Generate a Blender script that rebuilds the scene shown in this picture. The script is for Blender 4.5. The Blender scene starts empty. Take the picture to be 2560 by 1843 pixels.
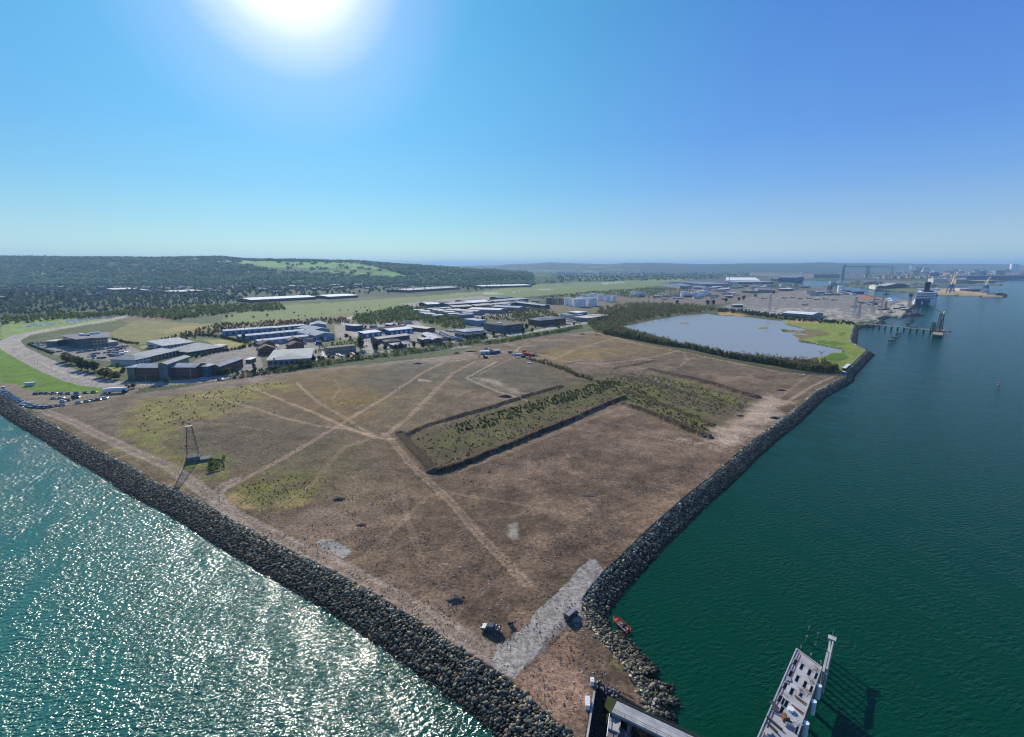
import bpy, bmesh, math, random
import numpy as np
from math import radians, sin, cos, pi
from mathutils import Vector, Matrix
random.seed(7); RNG = np.random.default_rng(7)
sc = bpy.context.scene; COL = sc.collection

# ------------------------------------------------------------------ camera
H = 96.0; F = 1230.0; HORIZON = 664.0; SEA = 0.0; LAND = 3.6
PITCH = math.atan((921.5-HORIZON)/F)
cam = bpy.data.objects.new('camera', bpy.data.cameras.new('camera')); COL.objects.link(cam)
cam.location = (0, 0, H); cam.rotation_euler = (pi/2-PITCH, 0, 0)
cam.data.sensor_width = 36; cam.data.lens = 36*F/2560; cam.data.clip_start = .5; cam.data.clip_end = 60000
sc.camera = cam
# ------------------------------------------------------------------ sun and sky
SUN_AZ, SUN_EL = radians(-21.8), radians(27.2)
sd = Vector((sin(SUN_AZ)*cos(SUN_EL), cos(SUN_AZ)*cos(SUN_EL), sin(SUN_EL)))
sun = bpy.data.objects.new('sun', bpy.data.lights.new('sun', 'SUN')); COL.objects.link(sun)
sun.data.energy = 5.0; sun.data.angle = radians(.5); sun.data.color = (1, .92, .80)
sun.rotation_euler = sd.to_track_quat('Z', 'Y').to_euler(); sun.location = (0, 0, 300)
SKYZ = [(0, (.44, .62, .70)), (.035, (.38, .57, .70)), (.08, (.25, .46, .73)), (.14, (.145, .36, .77)), (.22, (.09, .275, .76)), (.40, (.055, .19, .66)), (1, (.04, .13, .50))]
SKYA = [(0, (4, 4, 4)), (.06, (1.9, 1.9, 1.8)), (.085, (.90, .90, .80)), (.12, (.48, .54, .45)), (.175, (.14, .29, .26)), (.28, (.01, .20, .12)), (.50, (.0, .12, .03)), (.75, (.0, .03, .02)), (1, (0, 0, 0))]
w = bpy.data.worlds.new('World'); sc.world = w; w.use_nodes = True
nt = w.node_tree; N = nt.nodes; L = nt.links; N.clear()
sky = N.new('ShaderNodeTexSky'); sky.sky_type = 'NISHITA'; sky.sun_disc = False
sky.sun_elevation = SUN_EL; sky.sun_rotation = SUN_AZ; sky.altitude = 50
sky.air_density = 1.0; sky.dust_density = .2; sky.ozone_density = 3.0
def ramp(src, stops):
    r = N.new('ShaderNodeValToRGB'); L.new(src, r.inputs[0]); el = r.color_ramp.elements
    el[0].position, el[1].position = stops[0][0], stops[-1][0]; el[0].color = (*stops[0][1], 1); el[1].color = (*stops[-1][1], 1)
    for p_, c_ in stops[1:-1]: el.new(p_).color = (*c_, 1)
    return r.outputs[0]
def back(src, k):
    b_ = N.new('ShaderNodeBackground'); L.new(src, b_.inputs[0]); b_.inputs[1].default_value = k; return b_.outputs[0]
def add(a_, b_):
    s_ = N.new('ShaderNodeAddShader'); L.new(a_, s_.inputs[0]); L.new(b_, s_.inputs[1]); return s_.outputs[0]
tc = N.new('ShaderNodeTexCoord'); sx = N.new('ShaderNodeSeparateXYZ'); L.new(tc.outputs['Generated'], sx.inputs[0])
dt = N.new('ShaderNodeVectorMath'); dt.operation = 'DOT_PRODUCT'; L.new(tc.outputs['Generated'], dt.inputs[0]); dt.inputs[1].default_value = sd
ac = N.new('ShaderNodeMath'); ac.operation = 'ARCCOSINE'; L.new(dt.outputs['Value'], ac.inputs[0])
# clear blue by height above the horizon, and the white aureole round the sun by the angle from it
blue = ramp(sx.outputs['Z'], SKYZ); glow = ramp(ac.outputs[0], SKYA)
wo = N.new('ShaderNodeOutputWorld'); L.new(add(add(back(sky.outputs[0], .02), back(blue, .79)), back(glow, .93)), wo.inputs[0])
w.cycles.sampling_method = 'MANUAL'; w.cycles.sample_map_resolution = 512
sc.view_settings.view_transform = 'Standard'; sc.view_settings.look = 'None'
sc.view_settings.exposure = .12; sc.view_settings.gamma = 1
sc.render.engine = 'CYCLES'
cy = sc.cycles; cy.use_denoising = True; cy.max_bounces = 5; cy.diffuse_bounces = 2; cy.glossy_bounces = 2
cy.transmission_bounces = 2; cy.volume_bounces = 0; cy.caustics_reflective = False; cy.caustics_refractive = False
cy.sample_clamp_indirect = 4; cy.filter_width = 1.2

# ------------------------------------------------------------------ helpers
def lin(c):
    return tuple((v/255/12.92 if v <= 10 else ((v/255+.055)/1.055)**2.4) for v in c)
def G(x, y, z=LAND):                      # pixel of the 2560-wide photo -> point on the plane at height z
    up = 921.5-y; fw = F*cos(PITCH)+up*sin(PITCH); Z = up*cos(PITCH)-F*sin(PITCH); t = (z-H)/Z
    return Vector(((x-1280)*t, fw*t, z))
def zt(ox, oy, s): return lambda x, y: (ox+x/s, oy+y/s)
zL = zt(0, 800, 7.0875); zM = zt(520, 760, 6.3); z4 = zt(840, 740, 6.3); z5 = zt(1000, 720, 7.0875); z6 = zt(1280, 700, 6.3)
zB = zt(280, 780, 6.3); zN = zt(1160, 1380, 5.155); zJ = zt(2100, 720, 7.0875); zC = zt(2280, 640, 8.1); zD = zt(2060, 640, 8.1)
zP = zt(1700, 640, 5.67); zK = zt(1420, 1660, 7.0875); zR = zt(1860, 1560, 5.771); zF = zt(1500, 620, 3.544); zS = zt(1180, 840, 9.45)
def W(pts, z=LAND): return np.array([G(x, y, z)[:2] for x, y in pts])

def tag(o, label=None, cat=None, group=None, kind=None):
    if label: o['label'] = label
    if cat: o['category'] = cat
    if group: o['group'] = group
    if kind: o['kind'] = kind
    return o
def empty(name, loc, rz=0, label=None, cat=None, group=None):
    o = bpy.data.objects.new(name, None); COL.objects.link(o); o.location = loc; o.rotation_euler = (0, 0, rz)
    o.empty_display_size = .5
    return tag(o, label, cat, group)
def link(name, me, parent=None, loc=None, rz=0):
    o = bpy.data.objects.new(name, me); COL.objects.link(o); o.parent = parent
    if loc is not None: o.location = loc
    o.rotation_euler = (0, 0, rz)
    return o
def copy_tree(o, parent=None):
    c = o.copy(); COL.objects.link(c); c.parent = parent
    for ch in list(o.children): copy_tree(ch, c)
    return c
class MB:
    """collects shapes into ONE mesh"""
    def __init__(s): s.v = []; s.f = []; s.mi = []
    def add(s, vs, fs, m=0):
        b = len(s.v); s.v += [tuple(v) for v in vs]; s.f += [tuple(b+i for i in f) for f in fs]; s.mi += [m]*len(fs); return s
    def box(s, cx, cy, cz, sx, sy, sz, rz=0, m=0, taper=1):
        vs = []
        for k, t in ((-1, 1), (1, taper)):
            for i, j in ((-1, -1), (1, -1), (1, 1), (-1, 1)):
                x, y = i*sx/2*t, j*sy/2*t
                vs.append((cx+x*cos(rz)-y*sin(rz), cy+x*sin(rz)+y*cos(rz), cz+k*sz/2))
        return s.add(vs, [(3, 2, 1, 0), (4, 5, 6, 7), (0, 1, 5, 4), (1, 2, 6, 5), (2, 3, 7, 6), (3, 0, 4, 7)], m)
    def bar(s, a, b, r, n=4, m=0, r2=None):
        a = Vector(a); b = Vector(b); d = b-a; r2 = r if r2 is None else r2
        if d.length < 1e-6: return s
        q = d.to_track_quat('Z', 'Y'); vs = []
        for p_, rr in ((a, r), (b, r2)):
            for i in range(n):
                t = 2*pi*(i+.5)/n; vs.append(p_+q @ Vector((rr*cos(t), rr*sin(t), 0)))
        fs = [(i, (i+1) % n, n+(i+1) % n, n+i) for i in range(n)]+[tuple(range(n-1, -1, -1)), tuple(range(n, 2*n))]
        return s.add(vs, fs, m)
    def path(s, pts, r, n=4, m=0):
        for a, b in zip(pts, pts[1:]): s.bar(a, b, r, n, m)
        return s
    def loft(s, rings, m=0, caps=True):
        b = [v for r in rings for v in r]; n = len(rings[0]); fs = []
        for k in range(len(rings)-1):
            for i in range(n): fs.append((k*n+i, k*n+(i+1) % n, (k+1)*n+(i+1) % n, (k+1)*n+i))
        if caps: fs += [tuple(range(n-1, -1, -1)), tuple((len(rings)-1)*n+i for i in range(n))]
        return s.add(b, fs, m)
    def prism(s, poly, z0, z1, m=0):
        return s.loft([[(x, y, z0) for x, y in poly], [(x, y, z1) for x, y in poly]], m)
    def cyl(s, cx, cy, z0, z1, r, n=16, m=0, r2=None):
        return s.loft([[(cx+q*cos(2*pi*i/n), cy+q*sin(2*pi*i/n), z) for i in range(n)] for z, q in ((z0, r), (z1, r if r2 is None else r2))], m)
    def mesh(s, name, mats, smooth=False):
        me = bpy.data.meshes.new(name); me.from_pydata(s.v, [], s.f)
        for m in (mats if isinstance(mats, (list, tuple)) else [mats]): me.materials.append(m)
        me.polygons.foreach_set('material_index', s.mi)
        if smooth: me.polygons.foreach_set('use_smooth', [True]*len(s.f))
        me.update(); return me
    def build(s, name, mats, parent=None, loc=None, rz=0, smooth=False):
        return link(name, s.mesh(name, mats, smooth), parent, loc, rz)
def np_mesh(name, V, Fq, mat, cols=None, smooth=False):
    """V (n,3), Fq (m,k) faces of k corners"""
    me = bpy.data.meshes.new(name); n, m, k = len(V), len(Fq), Fq.shape[1]
    me.vertices.add(n); me.vertices.foreach_set('co', V.astype(np.float32).ravel())
    me.loops.add(m*k); me.loops.foreach_set('vertex_index', Fq.astype(np.int32).ravel())
    me.polygons.add(m); me.polygons.foreach_set('loop_start', np.arange(0, m*k, k, dtype=np.int32))
    me.update(calc_edges=True)
    if smooth: me.polygons.foreach_set('use_smooth', np.ones(m, bool))
    if cols is not None:
        a = me.color_attributes.new('Col', 'FLOAT_COLOR', 'POINT')
        c4 = np.ones((n, 4), np.float32); c4[:, :3] = cols; a.data.foreach_set('color', c4.ravel())
    me.materials.append(mat); me.validate(); return me

# ---- numpy noise / polygon tools
def hash2(i, j, s):
    h = (i.astype(np.int64)*374761393+j.astype(np.int64)*668265263+s*2147483647) & 0xffffffff
    h = ((h ^ (h >> 13))*1274126177) & 0xffffffff
    return ((h ^ (h >> 16)) & 0xffff)/65535.0
def vnoise(x, y, s=0):
    i = np.floor(x); j = np.floor(y); fx = x-i; fy = y-j
    fx = fx*fx*(3-2*fx); fy = fy*fy*(3-2*fy)
    a = hash2(i, j, s); b = hash2(i+1, j, s); c = hash2(i, j+1, s); d = hash2(i+1, j+1, s)
    return a+(b-a)*fx+(c-a)*fy+(a-b-c+d)*fx*fy
def fbm(x, y, s=0, o=4):
    r = 0; am = .5; tt = 0
    for k in range(o):
        r = r+am*vnoise(x*2**k+17*k, y*2**k+31*k, s+k); tt += am; am *= .55
    return r/tt
def inside(P, poly):
    x, y = P[:, 0], P[:, 1]; r = np.zeros(len(P), bool)
    m = (x >= poly[:, 0].min()) & (x <= poly[:, 0].max()) & (y >= poly[:, 1].min()) & (y <= poly[:, 1].max())
    idx = np.nonzero(m)[0]; xs, ys = x[idx], y[idx]; rr = np.zeros(len(idx), bool); n = len(poly)
    for i in range(n):
        x1, y1 = poly[i]; x2, y2 = poly[(i+1) % n]
        if y1 == y2: continue
        c = ((y1 > ys) != (y2 > ys)) & (xs < (x2-x1)*(ys-y1)/(y2-y1)+x1); rr ^= c
    r[idx] = rr; return r
def dist_pl(P, pl, maxd=1e9, closed=False):
    n = len(pl); D = np.full(len(P), maxd)
    if maxd < 1e8:
        m = (P[:, 0] > pl[:, 0].min()-maxd) & (P[:, 0] < pl[:, 0].max()+maxd) & (P[:, 1] > pl[:, 1].min()-maxd) & (P[:, 1] < pl[:, 1].max()+maxd)
        idx = np.nonzero(m)[0]
    else: idx = np.arange(len(P))
    Q = P[idx]; d2 = np.full(len(idx), maxd**2)
    for i in range(n if closed else n-1):
        a = pl[i]; b = pl[(i+1) % n]; ab = b-a; L2 = (ab**2).sum()
        if L2 < 1e-9: continue
        t = np.clip(((Q-a) @ ab)/L2, 0, 1); q = Q-a-t[:, None]*ab; d2 = np.minimum(d2, (q**2).sum(1))
    D[idx] = np.sqrt(d2); return D
def ss(a, b, x): t = np.clip((x-a)/(b-a), 0, 1); return t*t*(3-2*t)

HAZE = 7.5e-5
# ---- materials
def mat(name, col, rough=.8, metal=0., var=.12, scale=1.2, spec=.3, bump=0., coord='Object'):
    m = bpy.data.materials.new(name); m.use_nodes = True; n = m.node_tree.nodes; l = m.node_tree.links
    b = n['Principled BSDF']; b.inputs['Roughness'].default_value = rough; b.inputs['Metallic'].default_value = metal
    b.inputs['Specular IOR Level'].default_value = spec
    t = n.new('ShaderNodeTexCoord'); no = n.new('ShaderNodeTexNoise'); no.inputs['Scale'].default_value = scale
    no.inputs['Detail'].default_value = 5; l.new(t.outputs[coord], no.inputs['Vector'])
    r = n.new('ShaderNodeValToRGB'); l.new(no.outputs['Fac'], r.inputs[0])
    r.color_ramp.elements[0].position = .3; r.color_ramp.elements[1].position = .7
    r.color_ramp.elements[0].color = (*[c*(1-var) for c in col], 1); r.color_ramp.elements[1].color = (*[min(c*(1+var), 1) for c in col], 1)
    l.new(r.outputs[0], b.inputs['Base Color'])
    if bump:
        bp = n.new('ShaderNodeBump'); bp.inputs['Strength'].default_value = bump; bp.inputs['Distance'].default_value = .05
        l.new(no.outputs['Fac'], bp.inputs['Height']); l.new(bp.outputs[0], b.inputs['Normal'])
    return m
M = {}
def mk(k, *a, **kw):
    if k.startswith('roof') or k.startswith('wall'): a = (a[0], max(a[1], .8))+a[2:]; kw.setdefault('spec', .08)
    M[k] = mat(k, *a, **kw)
mk('roof_white', (.80, .78, .72), .5, var=.2, scale=.2); mk('roof_light', (.46, .465, .44), .55, var=.25, scale=.2)
mk('roof_grey', (.20, .205, .21), .6, var=.12, scale=.12); mk('roof_dark', (.09, .09, .095), .8, var=.2, scale=.2)
mk('roof_green', (.36, .38, .34), .6, var=.15, scale=.2); mk('roof_blue', (.24, .28, .32), .5, var=.1, scale=.1)
mk('roof_cream', (.62, .57, .44), .6, var=.1, scale=.2); mk('roof_brown', (.16, .12, .10), .85, var=.2, scale=.3)
mk('wall_brick', (.17, .085, .065), .9, var=.2, scale=.8); mk('wall_brown', (.16, .12, .10), .9, var=.2, scale=.5)
mk('wall_tan', (.40, .32, .21), .85, var=.08, scale=.3); mk('wall_white', (.60, .57, .50), .7, var=.06, scale=.3)
mk('wall_blue', (.06, .12, .26), .6, var=.1, scale=.3); mk('wall_paleblue', (.26, .31, .36), .6, var=.1, scale=.2)
mk('wall_grey', (.27, .26, .24), .8, var=.12, scale=.3); mk('wall_dark', (.07, .07, .08), .8, var=.2, scale=.4)
mk('glass', (.03, .05, .065), .12, spec=.6, var=.3, scale=.4); mk('glass_teal', (.05, .13, .14), .2, spec=.6, var=.35, scale=.3)
mk('concrete', (.42, .40, .37), .9, var=.25, scale=.35, bump=.3); mk('concrete_dark', (.16, .155, .14), .95, var=.35, scale=.5, bump=.4)
mk('steel_dark', (.06, .065, .06), .6, .3, var=.2); mk('steel_grey', (.35, .36, .36), .5, .4, var=.15); mk('rust', (.19, .085, .05), .9, var=.35, scale=.8)
mk('black', (.012, .012, .014), .5); mk('rubber', (.02, .02, .02), .8); mk('white', (.75, .75, .73), .5, var=.06, scale=.5)
mk('navy', (.012, .025, .14), .45); mk('crane_blue', (.03, .08, .32), .5); mk('yellow', (.60, .42, .06), .5); mk('pale_yellow', (.55, .52, .28), .6)
mk('crane_green', (.30, .31, .20), .7); mk('red', (.50, .05, .03), .5); mk('orange', (.80, .10, .02), .45, var=.06); mk('jetty_green', (.55, .75, .35), .6)
mk('wood', (.20, .15, .10), .9, var=.3); mk('bark', (.09, .07, .05), .95, var=.3); mk('soil', (.10, .075, .055), 1, var=.35, scale=1.5, bump=.6)
mk('skin', (.45, .28, .20), .6); mk('hivis', (.65, .75, .08), .6); mk('cloth_dark', (.03, .035, .05), .9); mk('cloth_orange', (.6, .16, .03), .8)
mk('pickup_paint', (.10, .11, .12), .25, .5, spec=.5, var=.05); mk('van_paint', (.045, .052, .062), .3, .3, spec=.5, var=.05)
mk('tank_white', (.85, .84, .78), .6, var=.14, scale=.18); mk('tank_rust', (.28, .24, .19), .8, var=.3, scale=.2)
mk('mesh_debris', (.36, .33, .29), .95, var=.4, scale=2)
def leafmat(name, dark, light, scale=.12):
    m = bpy.data.materials.new(name); m.use_nodes = True; n = m.node_tree.nodes; l = m.node_tree.links
    b = n['Principled BSDF']; b.inputs['Roughness'].default_value = .85; b.inputs['Specular IOR Level'].default_value = .15
    g = n.new('ShaderNodeNewGeometry'); no = n.new('ShaderNodeTexNoise'); no.inputs['Scale'].default_value = scale; no.inputs['Detail'].default_value = 4
    l.new(g.outputs['Position'], no.inputs['Vector'])
    ri = n.new('ShaderNodeMath'); ri.operation = 'MULTIPLY_ADD'; l.new(g.outputs['Random Per Island'], ri.inputs[0]); ri.inputs[1].default_value = .45; l.new(no.outputs['Fac'], ri.inputs[2])
    r = n.new('ShaderNodeValToRGB'); l.new(ri.outputs[0], r.inputs[0]); r.color_ramp.elements[0].position = .42; r.color_ramp.elements[1].position = 1.0
    r.color_ramp.elements[0].color = (*dark, 1); r.color_ramp.elements[1].color = (*light, 1); l.new(r.outputs[0], b.inputs['Base Color'])
    tr = n.new('ShaderNodeBsdfTranslucent'); l.new(r.outputs[0], tr.inputs['Color']); mx = n.new('ShaderNodeMixShader'); mx.inputs[0].default_value = .55
    l.new(b.outputs[0], mx.inputs[1]); l.new(tr.outputs[0], mx.inputs[2]); l.new(mx.outputs[0], n['Material Output'].inputs['Surface'])
    M[name] = m
leafmat('leaf_green', (.055, .085, .020), (.20, .24, .06)); leafmat('leaf_olive', (.065, .075, .024), (.21, .21, .075))
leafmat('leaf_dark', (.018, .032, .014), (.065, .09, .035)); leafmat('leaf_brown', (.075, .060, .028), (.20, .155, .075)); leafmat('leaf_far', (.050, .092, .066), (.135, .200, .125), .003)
leafmat('leaf_fresh', (.05, .08, .015), (.22, .28, .06))

# ================================================================== TERRAIN
CREST_L = [(0,980),(73,1031),(151,1070),(242,1122),(323,1162),(377,1197),(458,1232),(512,1259),(600,1310),(669,1345),(772,1399),(858,1442),(939,1486),(1063,1563),(1117,1598),(1174,1636),(1239,1677),(1280,1704),(1323,1744),(1375,1788),(1429,1834),(1470,1870)]
CREST_R = [(1622,1778),(1597,1733),(1591,1710),(1580,1685),(1540,1645),(1501,1603),(1470,1558),(1457,1527),(1458,1496),(1478,1468),(1506,1434),(1544,1400),(1618,1326),(1676,1276),(1744,1217),(1794,1179),(1853,1126),(1912,1079),(1970,1038),(2038,979),(2109,942),(2115,927),(2127,916),(2156,888),(2168,877),(2156,871),(2127,855),(2125,849),(2135,810),(2160,812),(2185,807),(2197,802),(2190,795),(2210,789)]
REST = [(2220,788),(2254,790),(2288,760),(2290,750),(2255,747),(2204,743),(2170,738),(2140,733),(2134,729),(2115,725),(2085,714),(2050,717),(2026,716),(1986,711),(1984,704),(2010,699),(2060,701),(2097,700),(2132,700),(2120,704),(2106,707),(2096,711),(2109,713),(2171,720),(2220,726),(2295,732),(2342,735),(2391,737),(2453,739),(2508,741),(2512,733),(2484,729),(2434,724),(2374,718),(2340,714),(2330,711),(2400,712),(2502,712.5),(2500,709),(2440,706),(2513,703),(2514,701),(2480,698),(2521,699),(2520,694),(2470,691),(2521,689),(2560,691),(2760,694)]
farR = np.array([[16000., 6200.], [24000., 30000.], [-40000., 30000.], [-40000., 1500.]])
left_out = [(-40,945),(-140,905),(-400,830),(-1200,770)]
tail = W([(1463,1843),(1484,1738),(1490,1700)])
tail[0] = G(1458, 1860)[:2]
poly_land = np.vstack([W(left_out[::-1]), W(CREST_L), [[8.5, 72.], [9.5, 78.]], W([(1463,1843),(1484,1738),(1496,1705)]), W(CREST_R), W(REST), farR])
i0 = len(left_out); SHORE_L = W(CREST_L); SHORE_R = W(CREST_R)
LAKE = W([(1560,815),(1627,801),(1698,789),(1768,784),(1799,789),(1867,792),(1923,799),(1966,803),(1963,812),(2014,823),(2002,827),(1951,822),(1957,829),(2019,834),(2013,837),(1980,836),(1997,846),(1997,854),(2036,860),(2107,874),(2104,881),(2078,882),(2067,889),(2036,893),(1990,905),(1850,893),(1720,868),(1620,842),(1575,826)])
def ring(cx, cy, rx, ry, n=14, s=0): return [(cx+rx*(1+.25*sin(3*t+s))*cos(t), cy+ry*sin(t)) for t in [2*pi*i/n for i in range(n)]]
ISLES = [W(ring(*a)) for a in ((1709,807,15,2.0), (1782,795,9,1.1), (1905,819,17,2.6), (1915,828,9,1.4), (1998,833,10,1.6), (1930,808,16,.8), (1975,824,20,.9))]
CHANNEL = [W([(38,820),(60,816),(100,813),(150,809),(152,806),(120,806),(70,811)]), W([(160,808),(200,803),(240,797),(285,792),(283,789),(230,793),(165,801)])]

# banks of the sunken / raised cells: (points, height, half width)
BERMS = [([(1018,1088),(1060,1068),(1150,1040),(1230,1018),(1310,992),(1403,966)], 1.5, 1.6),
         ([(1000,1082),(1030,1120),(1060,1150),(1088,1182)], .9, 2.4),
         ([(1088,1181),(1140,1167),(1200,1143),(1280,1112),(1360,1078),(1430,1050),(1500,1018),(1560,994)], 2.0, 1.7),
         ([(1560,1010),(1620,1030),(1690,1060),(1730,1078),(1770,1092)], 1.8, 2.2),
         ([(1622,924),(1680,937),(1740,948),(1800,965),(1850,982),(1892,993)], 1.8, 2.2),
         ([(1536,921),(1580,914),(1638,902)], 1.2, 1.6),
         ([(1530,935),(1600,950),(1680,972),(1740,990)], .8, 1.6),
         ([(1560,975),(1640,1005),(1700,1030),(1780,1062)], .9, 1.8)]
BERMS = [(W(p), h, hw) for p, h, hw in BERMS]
SKY1 = [(-600,640),(0,643),(150,645),(290,644),(400,646),(560,645),(620,650),(760,652),(900,657),(1000,663),(1080,668),(1170,674),(1260,681),(1360,688),(1440,700),(1500,900)]
SKY2 = [(-600,664),(900,668),(1090,668),(1250,663),(1380,656.5),(1500,661),(1620,657.5),(1700,660),(1750,661),(1900,659),(2050,658),(2200,658.5),(2400,661),(2560,663),(3200,664)]
C2 = cos(PITCH)**2
def height(P):
    x, y = P[:, 0], P[:, 1]; px = 1280+F*x/(y*cos(PITCH))
    z = LAND+(fbm(x/9, y/9, 3, 3)-.5)*.5+(fbm(x/60, y/60, 5, 2)-.5)*.8
    z = np.where(y > 900, LAND+(z-LAND)*.3, z)
    near = y < 900
    Pn = P[near]; zn = z[near]
    for pl, h, hw in BERMS:
        d = dist_pl(Pn, pl, 12)+(fbm(Pn[:, 0]/2.5, Pn[:, 1]/2.5, 9, 2)-.5)*2.4
        zn = np.maximum(zn, LAND+h*(1-ss(hw*.35, hw, d))-.1)
    z[near] = zn
    h1 = H+(HORIZON-np.interp(px, [a for a, b in SKY1], [b for a, b in SKY1]))*4000*C2/F
    pr = ss(2250, 4000, y)*(1-.35*ss(4400, 7500, y)); nz = (fbm(x/350, y/350, 11, 4)-.5)
    k = ss(2300, 2900, y)*np.minimum(1, .35+np.abs(4000-y)/1200)
    z = np.maximum(z, np.where(y > 2200, LAND+np.maximum(h1-LAND, 0)*pr+nz*55*k*(h1 > 30)+ (fbm(x/60, y/60, 12, 3)-.5)*7*ss(2500, 3200, y)*(h1 > 30), 0))
    h2 = H+(HORIZON-np.interp(px, [a for a, b in SKY2], [b for a, b in SKY2]))*9500*C2/F
    z = np.maximum(z, np.where(y > 5000, LAND+(h2-LAND)*ss(6000, 9500, y)+(fbm(x/700, y/700, 21, 4)-.5)*60*ss(6300, 8000, y)*(1-ss(9000, 9500, y)*.6), 0))
    # shores
    ins = inside(P, poly_land); out = ~ins & (y < 13000)
    d = np.zeros(len(P)); d[out] = dist_pl(P[out], poly_land, closed=True)
    wd = np.where(x < 8, 9.7, np.where(y > 760, 9.0, 7.2))
    z = np.where(out, LAND*(1-d/wd)-.4, z); z = np.maximum(z, -3)
    lk = inside(P, LAKE)
    for I in ISLES: lk &= ~inside(P, I)
    for c in CHANNEL: lk |= inside(P, c)
    z = np.where(lk, LAND-1.3, z)
    return z, ins

C = lambda *a: np.array(lin(a))
def poly(pts, edge=0): return W(pts)
def paint(P, z, ins):
    x, y = P[:, 0], P[:, 1]; n = len(P)
    px = 1280+F*x/(y*cos(PITCH)-(z-H)*sin(PITCH)); zc = y*cos(PITCH)-(z-H)*sin(PITCH); py = 921.5-F*((z-H)*cos(PITCH)+y*sin(PITCH))/zc
    b1 = fbm(x/45, y/45, 31, 4); b2 = fbm(x/12, y/12, 41, 4); b3 = fbm(x/160, y/160, 51, 3); b4 = fbm(x/4, y/4, 61, 3)
    st = fbm((x*.9+y*.42)/30, (y*.9-x*.42)/5, 71, 4)
    col = np.empty((n, 3))
    jit = P+np.stack([(b2-.5)*9, (fbm(x/12, y/12, 43, 4)-.5)*9], 1)            # ragged edges
    jit1 = P+np.stack([(b4-.5)*2.2, (fbm(x/4, y/4, 63, 3)-.5)*2.2], 1)
    def mixto(c, m): col[:] = col*(1-m[:, None])+np.asarray(c)*m[:, None]
    # country behind: scrub, rough grass
    col[:] = C(84, 96, 66); mixto(C(62, 80, 58), ss(.4, .6, b3)); mixto(C(112, 112, 78), ss(.52, .7, b1)*.6)
    def area(pts, c, soft=0, a=1., J=jit):
        m = inside(J, W(pts))*a; mixto(c, m.astype(float))
    area([(-900,668),(2700,668),(2700,690),(2000,700),(1700,700),(1330,712),(1160,733),(900,742),(520,758),(0,790),(-900,800)], C(54, 70, 56))
    far = (y > 2300); mixto(C(58, 84, 52), far*.85); mixto(C(60, 76, 74), ss(4500, 7000, y))  # furthest hills darker and bluish: distance haze put into the colour
    m = far & (fbm(x/260, y/200, 81, 3) > .60) & (px < 1600); mixto(C(112, 134, 74), m*.75)
    # fields on the near ridge
    hill = (y > 2250) & (px < 1300)
    fld = [([(520,652),(600,650),(760,653),(880,659),(960,668),(1035,693),(960,699),(900,690),(820,683),(700,676),(640,662),(560,655)], C(96, 146, 66)),
           ([(-50,643),(150,647),(140,651),(0,655),(-50,656)], C(120, 150, 84)), ([(690,698),(740,698),(735,706),(695,705)], C(120, 158, 80)),
           ([(60,713),(160,712),(190,722),(90,725)], C(128, 152, 92)), ([(775,716),(830,716),(828,725),(780,724)], C(110, 142, 80)), ([(0,735),(150,738),(240,750),(150,765),(60,768),(0,755)], C(108, 132, 82))]
    pp = np.stack([px+(b2-.5)*10, py+(b1-.5)*4], 1)
    for f_, c in fld:
        m = inside(pp, np.array(f_, float))*hill
        mixto(c*1.1*(.85+.3*hash2(np.floor(x/330+y/900), np.floor(y/420), 5)[:, None]), m.astype(float))
    hd = np.abs(((x*.8+y*.5)/330) % 1-.5); mixto(C(38, 58, 42), ((hd < .022) | (np.abs((y/420) % 1-.5) < .03))*hill*.8)
    # airfield grass band
    area([(560,790),(700,764),(900,752),(1000,745),(1160,733),(1330,712),(1700,696),(1770,700),(1640,716),(1500,728),(1340,740),(1200,752),(1040,764),(960,775),(880,785),(700,800),(560,812)], C(112, 128, 82))
    area([(1120,734),(1400,718),(1660,703),(1660,706),(1400,722),(1130,738)], C(120, 134, 90)); 
    for a in ([(1200,733),(1240,732),(1260,735),(1215,737)], [(1345,724),(1375,723),(1378,725),(1350,726)], [(1500,708),(1560,704),(1562,706),(1505,711)], [(1280,729),(1300,728.5),(1302,730),(1282,731)]): area(a, C(170, 175, 168), J=P)
    area([(300,800),(440,783),(450,793),(420,803),(330,812)], C(122, 104, 84)); area([(270,835),(340,800),(560,812),(600,822),(560,830),(300,870),(250,850)], C(126, 126, 82)); area([(380,828),(480,812),(520,815),(500,822),(420,832)], C(150, 140, 92))
    area([(0,790),(290,797),(290,803),(200,815),(120,830),(0,850)], C(126, 148, 86)); area([(540,812),(700,800),(890,785),(880,795),(700,812),(560,826)], C(120, 112, 84))
    # estate ground
    area([(60,858),(130,835),(260,835),(330,870),(420,850),(560,825),(770,800),(880,795),(1100,800),(1340,770),(1500,775),(1500,812),(1480,822),(1300,838),(1200,852),(1000,880),(640,935),(330,965),(240,958),(130,915)], C(96, 106, 74))
    for a in ([(70,862),(140,850),(270,855),(320,862),(355,880),(290,905),(240,900),(140,888)], [(545,872),(640,858),(660,925),(560,925),(480,905)], [(700,845),(780,835),(810,870),(810,905),(700,905)],
              [(640,830),(800,812),(830,850),(660,878)], [(835,812),(875,815),(900,835),(870,850),(840,845)], [(890,815),(1040,800),(1110,850),(1180,868),(1090,875),(930,868)], [(1080,828),(1150,822),(1165,855),(1120,862)],
              [(1210,808),(1260,815),(1290,835),(1230,845),(1180,815)], [(1130,780),(1200,765),(1330,765),(1330,785),(1200,795)], [(1410,790),(1470,785),(1500,800),(1450,815),(1400,810)], [(800,885),(900,862),(905,885),(820,905)], [(1000,760),(1200,740),(1340,755),(1330,775),(1100,790)]):
        area(a, C(146, 143, 138), J=jit1)
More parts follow.
